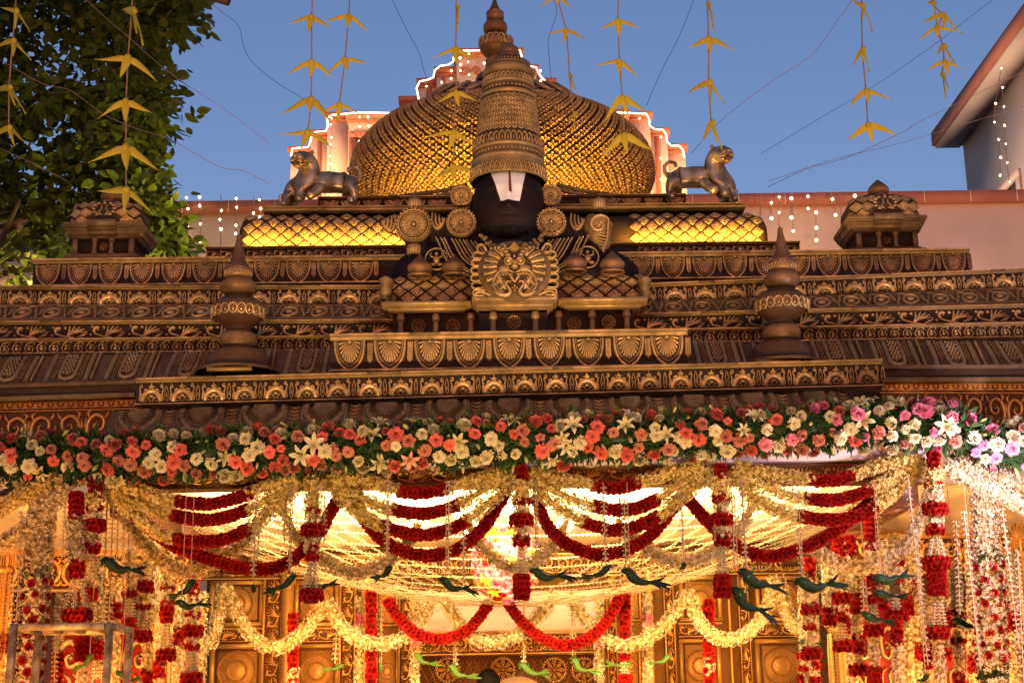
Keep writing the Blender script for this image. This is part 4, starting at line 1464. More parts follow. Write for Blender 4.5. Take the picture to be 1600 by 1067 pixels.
for x, y in ((656, 434), (710, 433), (898, 427), (957, 428)):
    on = [(19, 0, .4), (20, 3, .8), (17, 5, .3), (18, 8, .3), (20, 14, .8), (18, 20, .5), (11, 27, .3), (4, 34, .4), (0.3, 38, .4)]
    sp = spline(on, 26)
    o = at(x, y, 0.86)
    piece('bolster_onion', B().lathe([(max(r, .1) * u, z * u * 1.02, min(max(a, 0), 1)) for r, z, a in sp], 24, o), SMOOTHB, PED)

# ------------------------------------------------------------------ lion-mask plaque in front of the bust
kc = at(804, 424, 0.56)
KM = thing('lion_mask_plaque', 'round bronze lion mask plaque with horns, fangs and twin peacocks below the black face', 'plaque', kc)
k = pm(0.56, 424)
b = B()
rp_ = [(0.0, -12), (30, -12), (50, -10), (57, -4), (59, 4)]
P = np.array([[(r * k * math.sin(t), d * k, -r * k * 0.86 * math.cos(t)) for t in np.linspace(0, 2 * PI, 41)[:-1]] for r, d in rp_])
b.grid(P, np.array([[.08] * 40, [.1] * 40, [.25] * 40, [.55] * 40, [.2] * 40]), cv=True)
pl = piece('plaque_disc', B().merge(b, Matrix.Translation(kc)), BRONZE, KM)


def K(name, fn, y0=-11):
    g = B()
    fn(g)
    g.V = [v * k + np.array(kc) + np.array((0, y0 * k, 0)) for v in g.V]
    return piece(name, g, BRONZE, KM)


for s in (-1, 1):
    for i in range(6):
        x, z = s * (62 - 0.5 * (i - 2.5) ** 2), 26 - 12.2 * i
        K('scallop', lambda g: g.stroke(spline([(x - s * 14, z + 4), (x + s * 2, z + 5.5), (x + s * 6, z), (x + s * 2, z - 4.5), (x - s * 12, z - 3.5)], 14), 2.3, 6), 2)
    K('scallop', lambda g: g.stroke(spline([(s * 42, 32), (s * 50, 44), (s * 58, 40), (s * 55, 31), (s * 48, 28)], 14), 2.6, 7), 2)
    K('foot_scroll', lambda g: g.stroke(spline([(s * 36, -40), (s * 54, -33), (s * 64, -40), (s * 58, -46), (s * 54, -41)], 16), 2.8, 7), 2)
    for i in range(9):
        t = R(-58 + 15.5 * i)
        c_, n_ = math.cos(t), math.sin(t)
        K('mane_feather', lambda g: (g.stroke(spline([(s * 27 * c_, 3 + 24 * n_), (s * 38 * c_, 3 + 36 * n_), (s * 49 * c_, 2 + 43 * n_)], 8), (3.2, 5.0, 4.2), 4, 0.85, 0.1),
                                     g.stroke(spline([(s * 33 * c_, 3 + 30 * n_), (s * 46 * c_, 2 + 41 * n_)], 4), (0.8, 1.2), 1.0, 0.1, 0.4, y0=-3.8)))
    for i in range(7):
        t = i / 6
        q = spline([(s * 8, 16), (s * 13, 27), (s * 24, 34), (s * 36, 33)], 7)[i]
        K('horn_ring', lambda g: g.bump(q[0], q[1], 6.4 - 3.2 * t, 4.4 - 1.8 * t, 10 - 3 * t, 8, 0.95, 0.1, rot=s * (0.5 - 1.7 * t)), -12)
    K('eye', lambda g: (g.bump(s * 9.5, 12, 5, 4.4, 7, 8), g.ring(s * 9.5, 12, 6.2, 1.2, 5, 12)), -14)
    K('cheek', lambda g: g.bump(s * 16, 0, 11, 8, 6, 9, 0.75), -12)
    K('mouth_arc', lambda g: (g.stroke(spline([(s * 1, -6), (s * 12, -3), (s * 24, -5), (s * 33, -20), (s * 30, -34), (s * 16, -42)], 18), (1.6, 2.6, 2.4), 6),
                              g.stroke(spline([(s * 3, -10), (s * 13, -7), (s * 22, -10), (s * 28, -21), (s * 26, -32), (s * 15, -39)], 16), 1.3, 4)), -12)
    K('fang', lambda g: [g.bump(s * (9 + 4.2 * i), -9.5, 2.0, 3.0, 5, 6) for i in range(3)], -14)
    K('peacock', lambda g: (g.stroke(spline([(s * 5, -23), (s * 9, -21), (s * 14, -24), (s * 10, -31), (s * 7, -37), (s * 12, -43), (s * 24, -42), (s * 33, -36)], 18), (0.8, 2.0, 2.4, 3.6, 5.0, 2.0), 7),
                            [g.stroke([(s * 14, -33 + 2 * j), (s * (20 + 1.5 * j), -28 + 4.4 * j)], (1.0, 2.0), 4) for j in range(4)]), -13)
K('nose', lambda g: (g.bump(0, 3, 6.5, 5.5, 10, 8), g.bump(0, 9, 3.5, 8, 7, 8), g.bump(0, 20, 3, 3.2, 7, 8)), -13)
K('brow_crest', lambda g: (g.plate([(-12, 32), (0, 26), (12, 32), (6, 40), (0, 46), (-6, 40)][::-1], 6, 0.7, 0.9, 0.1), g.stroke([(-12, 31), (0, 37), (12, 31)], 1.2, 3, y0=-6)), -10)
K('tongue', lambda g: (g.stroke([(-7, -10), (-4, -16), (0, -22)], (2.2, 3, 1), 5), g.stroke([(7, -10), (4, -16), (0, -22)], (2.2, 3, 1), 5)), -13)
K('cross_flower', lambda g: [g.bump(3.4 * math.cos(a), -31 + 3.4 * math.sin(a), 3.2, 1.8, 4, 6, rot=a) for a in (0, PI / 2, PI, 3 * PI / 2)], -12)

# ------------------------------------------------------------------ the bust
BY = 1.05
q = pm(BY, 320)
bc = at(799, 430, BY)
BUST = thing('deity_bust', 'black faced deity bust with tall bronze crown and white forehead mark', 'statue', bc)
fc = at(795, 328, BY)
fa, fbp, fcz = 57 * q, 55 * q, 67 * q


def face_y(x, z):
    X_, Z_ = x / fa, z / fcz
    rr = X_ * X_ + Z_ * Z_
    y = -fbp * math.sqrt(max(0.0, 1 - min(1, abs(X_) ** 2.3 + abs(Z_) ** 2.6)))
    g = lambda cx, cz, sx, sz: math.exp(-((X_ - cx) / sx) ** 2 - ((Z_ - cz) / sz) ** 2)
    d = 0.16 * g(0, -0.20, 0.11, 0.10) + 0.10 * g(0, 0.05, 0.09, 0.26)
    d += 0.05 * (g(0.16, -0.25, 0.08, 0.07) + g(-0.16, -0.25, 0.08, 0.07))
    d -= 0.07 * (g(0.40, 0.10, 0.20, 0.10) + g(-0.40, 0.10, 0.20, 0.10))
    d += 0.05 * (g(0.40, 0.08, 0.14, 0.05) + g(-0.40, 0.08, 0.14, 0.05))
    d += 0.05 * (g(0.40, 0.30, 0.26, 0.05) + g(-0.40, 0.30, 0.26, 0.05))
    d += 0.07 * g(0, -0.47, 0.20, 0.045) + 0.08 * g(0, -0.58, 0.17, 0.05) - 0.04 * g(0, -0.525, 0.26, 0.02)
    d += 0.08 * g(0, -0.82, 0.22, 0.12)
    return y - d * fbp


ts, tz = np.linspace(-PI / 2, PI / 2, 49), np.linspace(-PI / 2, PI / 2, 61)
P = np.zeros((49, 61, 3))
for i, a in enumerate(ts):
    for j, c in enumerate(tz):
        x, z = fa * math.sin(a) * math.cos(c) ** 0.8, fcz * math.sin(c)
        P[i, j] = (fc.x + x, fc.y + face_y(x * 0.9999, z * 0.9999), fc.z + z)
fcb = B().grid(P, 0.5)
fcb.lathe([(fa * 1.0 * math.cos(c) ** 0.8, fcz * math.sin(c), .5) for c in np.linspace(-PI / 2 + .02, PI / 2 - .02, 20)], 30, fc + Vector((0, 0.004, 0)), 1, 0.9)
piece('face', fcb, BLACK, BUST)


def patch(name, corners, m, off, n=12):
    """Painted patch following the forehead: corners in pixels relative to the face centre (x, y down)."""
    (xl, xr, yt), (bl, br, yb) = corners
    P = np.zeros((n, n, 3))
    for i in range(n):
        for j in range(n):
            f, g = i / (n - 1), j / (n - 1)
            yy = yt + (yb - yt) * g
            l_, r_ = xl + (bl - xl) * g, xr + (br - xr) * g
            x, z = (l_ + (r_ - l_) * f) * q, -yy * q
            P[i, j] = (fc.x + x, fc.y + face_y(x, z) - off, fc.z + z)
    return piece(name, B().grid(P), m, BUST)


patch('forehead_mark', ((-27, 27, -46), (-12, 17, 6)), WHITE, 0.012)
patch('red_stripe', ((0.4, 3.0, -46), (0.8, 5.2, -7)), REDP, 0.016)
for s in (-1, 1):
    g = B().stroke(spline([(s * 13, 8.5), (s * 22, 12), (s * 33, 9)], 10) * q, 0.9 * q, 0.006)
    g.V = [np.stack([v[:, 0] + fc.x, np.array([face_y(a, c) for a, c in zip(v[:, 0], v[:, 2])]) + v[:, 1] + fc.y - 0.004, v[:, 2] + fc.z], 1) for v in g.V]
    piece('eyebrow', g, BLACK, BUST)
    g = B().lathe([(5.5 * q, -12 * q, .3), (7 * q, 0, .3), (5 * q, 13 * q, .3), (0.5 * q, 17 * q, .3)], 12, fc + Vector((s * 58 * q, 0.02, -2 * q)), 0.6, 0.9)
    piece('ear', g, BLACK, BUST)

# shoulders and raised forearms as one dark body
secs = [(612, 432, 414, 4), (622, 434, 404, 14), (645, 438, 388, 24), (680, 440, 375, 32), (720, 440, 366, 40), (760, 440, 358, 44), (800, 440, 355, 46), (840, 440, 357, 44), (880, 440, 364, 40), (920, 440, 373, 32), (955, 438, 386, 24), (984, 434, 402, 14), (998, 430, 414, 4)]
P = []
for x, yb_, yt_, d in secs:
    A, C = at(x, yt_, BY), at(x, yb_ + 15, BY)
    cz, rz = (A.z + C.z) / 2, (A.z - C.z) / 2
    P.append([(A.x, BY + 0.06 - math.copysign(abs(math.cos(t)) ** 0.7, math.cos(t)) * d * q, cz + rz * math.copysign(abs(math.sin(t)) ** 0.8, math.sin(t))) for t in np.linspace(0, 2 * PI, 29)[:-1]])
Pn = np.array(P)
Pn = np.stack([spline(Pn[:, j], 37) for j in range(28)], 1)
tb = B().grid(Pn, 0.5, cv=True)
tb.raw(Pn[0], [tuple(range(28))])
tb.raw(Pn[-1], [tuple(range(28))])
for x, yt_, xb in ((648, 352, 662), (936, 352, 922)):
    pts = [at(xb, 420, BY + 0.05), at((x + xb) / 2, 385, BY + 0.03), at(x, yt_, BY + 0.02)]
    tb.tube(spline(pts, 8), [26 * q, 24 * q, 24 * q, 22 * q, 21 * q, 20 * q, 18 * q, 14 * q], 14)
tb.tube(spline([at(797, 400, BY), at(796, 372, BY), at(795, 350, BY)], 5), [36 * q, 33 * q, 32 * q, 32 * q, 32 * q], 18)
piece('shoulders', tb, BLACK, BUST)

# necklaces draped on the chest
for i, (dx, dyy) in enumerate(((-4, -2), (2, 2), (10, 5), (14, 7.5), (20, 9), (26, 11), (32, 13), (44, 17), (49, 19), (57, 22))):
    pts = [at(800 - 62 - dx, 372 - dyy * 0.3 + 6, BY - 0.16), at(800 - 40 - dx * 0.85, 402 + dyy * 0.8, BY - 0.23), at(800, 424 + dyy, BY - 0.27), at(800 + 40 + dx * 0.85, 400 + dyy * 0.8, BY - 0.23), at(800 + 62 + dx, 370 - dyy * 0.3 + 6, BY - 0.16)]
    g = B().tube(spline(pts, 40), 1.5 * q if i != 2 else 3.6 * q, 6, 0.3)
    sp = spline(pts, 58)
    for c in sp:
        g.merge(B().bump(0, 0, 1.6 * q, 1.9 * q, 2.0 * q, 5), Matrix.Translation(Vector(c) + Vector((0, -1.0 * q, 0))))
    piece('necklace', g, BRONZE, BUST)
g = B()
for i in range(46):
    t = i / 45
    c = at(800 + (t - 0.5) * 100, 370 + 22 * math.sin(t * PI), BY - 0.20 - 0.07 * math.sin(t * PI))
    g.merge(B().bump(rnd.uniform(-2, 2) * q, rnd.uniform(-5, 5) * q, 4 * q, 4 * q, 3 * q, 6, 0.9), Matrix.Translation(c))
piece('flower_collar', g, BRONZE, BUST)

# crown
def crown(name, spec, n=40, m=BRONZE):
    return px_lathe(name, 794, spec, BY, m, BUST, n, 0.95)


CX = 794
crown('crown_rim', [(287, 57, .3), (287, 58.5, .6), (270, 57.5, .4), (262, 57, .4), (259, 57.5, .8), (256, 57.5, .7), (254, 54, .3)])
crown('crown_lower_band', [(255, 54.5, .2), (244, 54.5, .2), (243, 56.5, .8), (239, 56.5, .8), (238, 53, .2), (222, 51, .15)])
crown('crown_drum', [(223, 50.5, .08), (200, 47.5, .08), (178, 44.5, .08), (158, 42, .08)])
crown('crown_upper_band', [(159, 42, .3), (157, 43.5, .8), (153, 43.5, .8), (152, 41, .1), (141, 39.5, .15), (140, 41, .7), (137, 41, .7), (136, 39, .1), (124, 38, .1)])
crown('crown_collar', smooth_spec([(125, 38, .2), (122, 40, .5), (117, 40.5, .8), (112, 38, .7), (109, 35, .3), (107, 36, .6), (104, 34, .4)], 20))
crown('crown_cap', smooth_spec([(105, 35, .2), (100, 31, .3), (95, 24, .3), (92, 17, .4)], 12))
px_lathe('crown_knob', 797, smooth_spec([(93, 14, .4), (90, 15.5, .8), (86, 14, .5), (82, 14.5, .5), (77, 13, .5), (72, 7, .4), (67, 1.0, .5)], 22), BY, SMOOTHB, BUST, 22)


def around(name, bld, y, r, n, off=0.0, lean=0.0, kd=1.0, span=100):
    me = mesh(name, bld, BRONZE)
    c = at(CX, y, BY)
    for i in range(n):
        t = -PI + 2 * PI * (i + off) / n
        if abs(t) < R(span):
            inst(name, me, BUST, c + Vector((r * q * math.sin(t), -r * q * 0.95 * math.cos(t), 0)) - bc, Matrix.Rotation(t, 3, 'Z') @ Matrix.Rotation(R(lean), 3, 'X'))


loopb = lambda w_, h_, kk: B().ring(0, h_ / 2 * q, w_ / 2 * q, 1.1 * q, kk, 14, rz=h_ / 2 * q).bump(0, h_ * 0.45 * q, w_ * 0.2 * q, h_ * 0.3 * q, kk, 6)
around('rim_lappet', loopb(7, 15, .012), 285, 58.3, 46, lean=-1)
around('rim_bead', B().bump(0, 0, 2.2 * q, 2.2 * q, .010, 6), 249, 54.5, 54)
around('crown_petal', loopb(8.2, 19, .014), 241, 53.4, 38, lean=-4)
around('upper_petal', loopb(5.5, 11, .010), 137, 39.3, 36, lean=-3)
around('band_bead', B().bump(0, 0, 2.4 * q, 2.4 * q, .010, 6), 147, 40.6, 40)
around('cap_bead', B().bump(0, 0, 1.8 * q, 1.8 * q, .008, 5), 103, 34.5, 40)
star = B()
for i in range(4):
    t = i * PI / 2 + PI / 4
    star.bump(3.0 * q * math.cos(t), 3.0 * q * math.sin(t), 3.2 * q, 1.5 * q, .010, 6, rot=t)
star.ring(0, 0, 4.9 * q, 0.7 * q, .008, 8)
for j, y in enumerate((214, 206, 198, 190, 182, 174, 166)):
    r = np.interp(y, (158, 178, 200, 223), (42, 44.5, 47.5, 50.5)) + 0.2
    around('crown_star', star, y, r, 30, 0.5 * (j % 2), lean=-7, span=92)

# ear discs, wheel, conch, flames
def disc(px, py, rpx, Y, name='ear_disc', n=12):
    c = at(px, py, Y)
    s = rpx * pm(Y, py)
    d = B().lathe([(s * 1.02, 0, .2), (s * 1.04, 0.03, .5), (s * 0.98, 0.055, .5), (s * 0.8, 0.05, .1), (0.001, 0.05, .05)], 30)
    d.V = [np.stack([v[:, 0], -v[:, 2], v[:, 1]], 1) + np.array(c) for v in d.V]
    o = piece(name, d, BRONZE, BUST)
    inst('disc_flower', mesh('disc_flower', m_rosette(s, s * 0.11, n), BRONZE), o, Vector((c.x, c.y - 0.05, c.z)) - WL[o.name])


disc(721, 309, 17, BY - 0.02)
disc(721, 351, 23, BY - 0.10)
disc(860, 308, 17, BY - 0.02)
disc(861, 350, 23, BY - 0.10)
disc(647, 354, 27.5, BY - 0.06, 'wheel_emblem', 18)


def melon(px, py, r, h_, Y):
    c = at(px, py, Y)
    g = B()
    for i in range(12):
        t = 2 * PI * i / 12
        g.merge(B().lathe([(0.3, -1, .2), (0.62, -0.6, .7), (0.7, 0, .9), (0.6, 0.6, .6), (0.25, 1, .3)], 7), Matrix.Translation(Vector((math.sin(t) * r * .62 * q, math.cos(t) * r * .62 * q, 0)) + c) @ Matrix.Diagonal((r * .42 * q, r * .42 * q, h_ * q, 1)))
    g.lathe([(r * .3 * q, h_ * .8 * q, .5), (r * .2 * q, h_ * 1.3 * q, .8), (0.001, h_ * 1.6 * q, .8)], 8, c)
    piece('melon_knob', g, BRONZE, BUST)


melon(648, 320, 12.5, 9, BY - 0.04)
melon(647, 391, 13, 9, BY - 0.06)
melon(936, 320, 12, 9, BY - 0.04)
for px, py, s in ((610, 350, -1), (683, 346, 1), (900, 347, 1)):
    g = B()
    for i in range(3):
        g.stroke(spline([(s * (-7 + 5 * i), 14 - 2 * i), (s * (-8 + 6 * i), -2), (s * (0 + 3 * i), -13 + 3 * i), (s * (9 + 1.5 * i), -6 + 3 * i), (s * (8 + 2 * i), 6 - i)], 16) * q, (1.6 * q, 3.0 * q, 1.6 * q), .03)
    g.V = [v + np.array(at(px, py, BY - 0.05)) for v in g.V]
    piece('flame_ornament', g, BRONZE, BUST)
g = B()
ps = [(938, 398, 5), (940, 384, 14), (936, 370, 20), (934, 356, 23), (938, 345, 22)]
g.tube(spline([at(x, y, BY - 0.02) for x, y, _ in ps], 18), np.interp(np.linspace(0, 1, 18), np.linspace(0, 1, 5), [r * q for *_, r in ps]), 16, 0.45)
cs = B().stroke(np.vstack([spiral(0, 0, 3 * q, 17 * q, 90, -330, 26), [(12 * q, -22 * q), (5 * q, -42 * q)]]), (1.2 * q, 3 * q, 3.4 * q, 2 * q), .03)
cs.bump(0, 0, 4 * q, 4 * q, .03, 8)
for i in range(6):
    cs.stroke([(-2 * q + i * 1.2 * q, (-16 - 5 * i) * q), (12 * q - i * q, (-19 - 5 * i) * q)], 1.6 * q, .02, 0.8)
cs.V = [v + np.array(at(936, 352, BY - 0.11)) for v in cs.V]
g.merge(cs)
piece('conch_emblem', g, BRONZE, BUST)
for px, py in ((682, 405), (918, 402)):
    g = B().ring(0, 0, 17 * q, 1.4 * q, .012, 26)
    g.bump(0, -2 * q, 6 * q, 8 * q, .03, 8, .8)
    g.bump(0, 8 * q, 3.4 * q, 3.6 * q, .03, 8, .9)
    for s in (-1, 1):
        g.stroke(spline([(s * 3 * q, 2 * q), (s * 9 * q, 4 * q), (s * 8 * q, 10 * q)], 7), 1.4 * q, .02)
        g.bump(s * 6 * q, -9 * q, 6 * q, 3 * q, .03, 7, .8)
    g.V = [v + np.array(at(px, py, BY - 0.135)) for v in g.V]
    piece('chest_roundel', g, BRONZE, BUST)


# ------------------------------------------------------------------ corner lions with one head and two bodies
def skin_body(name, verts, edges, radii, root, m, parent, sub=2):
    me = bpy.data.meshes.new(name)
    me.from_pydata([tuple(v) for v in verts], edges, [])
    o = bpy.data.objects.new(name, me)
    col.objects.link(o)
    o.parent = parent
    sk = o.modifiers.new('Skin', 'SKIN')
    sk.use_smooth_shade = True
    layer = me.skin_vertices[0] if me.skin_vertices else None
    if layer is None:
        bm_ = None
    for i, r in enumerate(radii):
        layer.data[i].radius = (r, r) if np.isscalar(r) else r
        layer.data[i].use_root = (i == root)
    s = o.modifiers.new('Subsurf', 'SUBSURF')
    s.levels = s.render_levels = sub
    me.materials.append(m)
    return o


def lion(mirror, label):
    Y = 2.3
    X = lambda px: px if not mirror else 1600 - px
    oy = 8 if mirror else 0
    o = at(X(1105), 317 + oy, Y)
    t = thing('corner_lion', label, 'lion', o, 'bronze lions on the upper roof')
    s = pm(Y, 280)
    J = [  # name, x, y, depth (m), radius px
        ('rump', 1057, 278, 0.0, 14.5), ('loin', 1074, 278, 0.0, 13.5), ('chest', 1098, 275, -0.01, 17.5), ('breast', 1117, 275, -0.05, 18),
        ('neck', 1114, 261, -0.03, 17), ('skull', 1121, 246, -0.06, 19.5), ('muzzle', 1130, 252, -0.14, 14.5), ('nose', 1134, 254, -0.19, 11),
        ('hip', 1051, 287, -0.09, 12), ('knee', 1044, 298, -0.12, 8), ('hock', 1044, 308, -0.09, 6.5), ('paw', 1052, 316, -0.14, 7.5),
        ('hip2', 1060, 292, 0.07, 9), ('knee2', 1060, 299, 0.10, 7), ('hock2', 1062, 308, 0.10, 6), ('paw2', 1069, 315, 0.06, 6.5),
        ('elbow', 1096, 292, -0.11, 10), ('wrist', 1104, 303, -0.15, 7.5), ('fpaw', 1115, 312, -0.20, 8.5),
        ('elbow2', 1129, 296, -0.08, 9), ('wrist2', 1129, 306, -0.09, 7), ('fpaw2', 1130, 315, -0.14, 8),
        ('tail0', 1046, 274, 0.02, 5), ('tail1', 1039, 268, 0.03, 3.6), ('tail2', 1038, 258, 0.03, 3.2), ('tail3', 1046, 251, 0.02, 3.0), ('tail4', 1055, 255, 0.0, 3.0), ('tail5', 1056, 262, -0.01, 3.4),
        ('side', 1138, 280, 0.16, 17), ('side2', 1146, 284, 0.40, 16), ('selbow', 1146, 299, 0.06, 8), ('swrist', 1148, 307, 0.04, 6), ('spaw', 1150, 314, 0.0, 6.5),
        ('shock', 1150, 304, 0.44, 6), ('sfoot', 1150, 314, 0.42, 5.5),
    ]
    if mirror:
        J = [(n, x + {'side': 6, 'side2': 14, 'selbow': 8, 'swrist': 8, 'spaw': 8, 'shock': 14, 'sfoot': 14}.get(n, 0), y, d, r) for n, x, y, d, r in J]
        J += [('st0', 1168, 288, 0.44, 9), ('st1', 1174, 280, 0.44, 4.5), ('st2', 1175, 272, 0.43, 3.5), ('st3', 1170, 268, 0.42, 3.2)]
    nm = {j[0]: i for i, j in enumerate(J)}
    V = [at(X(x), y + oy, Y) + Vector((0, d, 0)) - o for _, x, y, d, r in J]
    E = [('loin', 'rump'), ('loin', 'chest'), ('chest', 'breast'), ('breast', 'neck'), ('neck', 'skull'), ('skull', 'muzzle'), ('muzzle', 'nose'),
         ('rump', 'hip'), ('hip', 'knee'), ('knee', 'hock'), ('hock', 'paw'), ('rump', 'hip2'), ('hip2', 'knee2'), ('knee2', 'hock2'), ('hock2', 'paw2'),
         ('chest', 'elbow'), ('elbow', 'wrist'), ('wrist', 'fpaw'), ('breast', 'elbow2'), ('elbow2', 'wrist2'), ('wrist2', 'fpaw2'),
         ('rump', 'tail0'), ('tail0', 'tail1'), ('tail1', 'tail2'), ('tail2', 'tail3'), ('tail3', 'tail4'), ('tail4', 'tail5'),
         ('breast', 'side'), ('side', 'side2'), ('side', 'selbow'), ('selbow', 'swrist'), ('swrist', 'spaw'), ('side2', 'shock'), ('shock', 'sfoot')]
    if mirror:
        E += [('side2', 'st0'), ('st0', 'st1'), ('st1', 'st2'), ('st2', 'st3')]
    b = skin_body('body', V, [(nm[a], nm[c]) for a, c in E], [j[4] * s for j in J], nm['loin'], LIONM, t)
    sg = -1 if mirror else 1
    P = lambda x, y, d: at(X(x), y + oy, Y) + Vector((0, d, 0))

    def bit(name, x, y, d, rx, ry, rz, rub=.6):
        piece(name, B().lathe([(math.cos(a), math.sin(a), rub) for a in np.linspace(-1.5, 1.5, 8)], 10).merge(B()) if False else
              B().merge(B().lathe([(math.cos(a), math.sin(a), rub) for a in np.linspace(-1.5, 1.5, 8)], 10), Matrix.Translation(P(x, y, d)) @ Matrix.Diagonal((rx * s, ry * s, rz * s, 1))), BRONZE, t)
    for x, d in ((1110, -0.09), (1130, -0.08)):
        bit('ear', x, 237, d, 3.4, 2.6, 4.2)
    for x, d in ((1119, -0.135), (1130, -0.135)):
        bit('eye', x, 246, d, 2.4, 2.0, 2.2, .9)
    bit('nose', 1133, 250, -0.215, 3.6, 2.4, 2.4, .5)
    for x in (1127, 1137):
        bit('whisker_pad', x, 256, -0.20, 4.2, 3.0, 3.4, .6)
    bit('chin', 1131, 263, -0.17, 5.0, 4, 3.2, .5)
    mo = B().tube(spline([P(1121, 258, -0.165), P(1127, 261, -0.20), P(1132, 259.5, -0.225), P(1137, 261, -0.205), P(1141, 258, -0.165)], 14), 1.0 * s, 6, 0.0)
    piece('mouth', mo, BLACK, t)
    # saddle cloth edge on the flank
    sd = B().tube(spline([P(1068, 277, -0.06), P(1076, 278.5, -0.068), P(1084, 278, -0.072), P(1090, 276, -0.074)], 16), 1.2 * s, 5, 0.8)
    piece('saddle_edge', sd, BRONZE, t)


LIONM = simple('lion_bronze', (0.62, 0.47, 0.30), 0.34, 0.7, 0.3, 9, 0.25, (0.14, 0.09, 0.055))
lion(False, 'bronze corner lion gripping the roof edge beside the neighbouring house side of the dome')
lion(True, 'bronze corner lion with its second curled tail visible, on the tree side of the dome')


# ------------------------------------------------------------------ flowers: small shared meshes
def rose_bld():
    b = B()
    for k, (r0, r1, z0, z1, n, tw, a) in enumerate(((0.25, 0.98, 0.02, 0.42, 7, 0.0, .45), (0.2, 0.80, 0.1, 0.66, 6, 0.5, .6), (0.15, 0.55, 0.2, 0.82, 5, 0.2, .5), (0.08, 0.30, 0.3, 0.92, 4, 0.7, .35))):
        m = n * 3
        P = np.zeros((m, 3, 3))
        A = np.zeros((m, 3))
        for i in range(m):
            t = 2 * PI * (i + tw) / m
            ph = (i % 3) / 3.0
            R1 = r1 * (0.86 + 0.2 * math.sin(ph * PI + 0.4))
            for j, (r, z, aa) in enumerate(((r0, z0, a - .35), ((r0 + R1) * 0.62, (z0 + z1) * 0.62, a - .1), (R1, z1, a + .25))):
                P[i, j] = (r * math.cos(t), -z, r * math.sin(t))
                A[i, j] = aa
        b.grid(P, A, cu=True)
    b.bump(0, 0, 0.16, 0.16, 0.9, 5, .3, .2)
    return b


def carnation_bld(seed):
    r_ = random.Random(seed)
    b = B()
    for k in range(7):
        m = 28
        R1 = (1.0, 0.98, 0.90, 0.76, 0.58, 0.38, 0.2)[k]
        z1 = (0.12, 0.40, 0.66, 0.88, 1.02, 1.12, 1.16)[k]
        P = np.zeros((m, 3, 3))
        A = np.zeros((m, 3))
        for i in range(m):
            t = 2 * PI * (i + k * 0.5) / m
            jag = R1 * (1 + (0.10 if i % 2 else -0.08) + r_.uniform(-.13, .13) + 0.08 * math.sin(t * 5 + k))
            zz = z1 + r_.uniform(-.10, .10) + (0.06 if i % 2 else -0.05)
            for j, (r, z, aa) in enumerate(((0.12 * R1, z1 * 0.5 - 0.05, .05), (0.62 * jag, z1 * 0.9, .45), (jag, zz, .75 + r_.uniform(-.2, .2)))):
                P[i, j] = (r * math.cos(t), -z, r * math.sin(t))
                A[i, j] = aa
        b.grid(P, A, cu=True)
    b.lathe([(0.16, 0, .1), (0.1, -0.3, .1)], 6)
    return b


def lily_bld():
    b = B()
    for i in range(6):
        t = i * PI / 3
        w_ = 0.24 if i % 2 else 0.19
        P = np.zeros((6, 3, 3))
        A = np.zeros((6, 3))
        for j, (r, z, ww) in enumerate(((0.04, 0.0, 0.3), (0.22, 0.30, 0.75), (0.48, 0.52, 1.0), (0.74, 0.60, 0.85), (0.95, 0.52, 0.45), (1.1, 0.38, 0.02))):
            for k in (-1, 0, 1):
                x, y = r, k * w_ * ww
                P[j, k + 1] = (x * math.cos(t) - y * math.sin(t), -(z + (0.05 if k else -0.02)), x * math.sin(t) + y * math.cos(t))
                A[j, k + 1] = 0.25 + 0.5 * (j / 5) + (0.12 if k else -0.12)
        b.grid(P, A)
    for i in range(5):
        t = i * 2 * PI / 5
        b.tube([(0, -0.1, 0), (0.12 * math.cos(t), -0.5, 0.12 * math.sin(t)), (0.2 * math.cos(t), -0.68, 0.2 * math.sin(t))], 0.018, 4, 0.1)
    return b


def bud_bld():
    return B().lathe([(0.05, 0, .1), (0.17, 0.25, .4), (0.20, 0.6, .6), (0.14, 0.95, .8), (0.02, 1.2, .6)], 6)


def leaf_bld(wd=0.16, curl=0.2):
    """Leaf along +z, 1 long, folded."""
    P = np.zeros((6, 3, 3))
    A = np.zeros((6, 3))
    for j, (z, ww) in enumerate(((0, 0.12), (0.2, 0.75), (0.42, 1.0), (0.65, 0.8), (0.85, 0.42), (1.0, 0.02))):
        for k in (-1, 0, 1):
            P[j, k + 1] = (k * wd * ww, -0.04 * abs(k) - curl * z * z, z)
            A[j, k + 1] = 0.55 if k else 0.35
    return B().grid(P, A)


ROSE_B, ROSE_ME = rose_bld(), mesh('rose', rose_bld(), ROSE)


def bloom_base():
    """Little jasmine flower: tube and four open petals, pointing along +z, about 1 long."""
    b = B()
    b.raw([(0.13, 0, 0), (-0.07, 0.11, 0), (-0.07, -0.11, 0), (0, 0, 0.75)], [(0, 1, 3), (1, 2, 3), (2, 0, 3)], [.1, .1, .1, .5])
    for i in range(4):
        t = i * PI / 2
        c, s = math.cos(t), math.sin(t)
        q = [(0, 0, 0.62), (0.22, -0.13, 0.86), (0.48, 0, 0.92), (0.22, 0.13, 0.86)]
        b.raw([(x * c - y * s, x * s + y * c, z) for x, y, z in q], [(0, 1, 2, 3)], [.3, .7, .9, .7])
    return b


BLOOM = bloom_base()


def basis(d):
    """(N, 3) directions -> matrices with z along them and a random spin."""
    d = d / (np.linalg.norm(d, axis=1)[:, None] + 1e-9)
    r = nrg.normal(size=d.shape)
    x = np.cross(r, d)
    x /= np.linalg.norm(x, axis=1)[:, None] + 1e-9
    y = np.cross(d, x)
    return np.stack([x, y, d], 2)


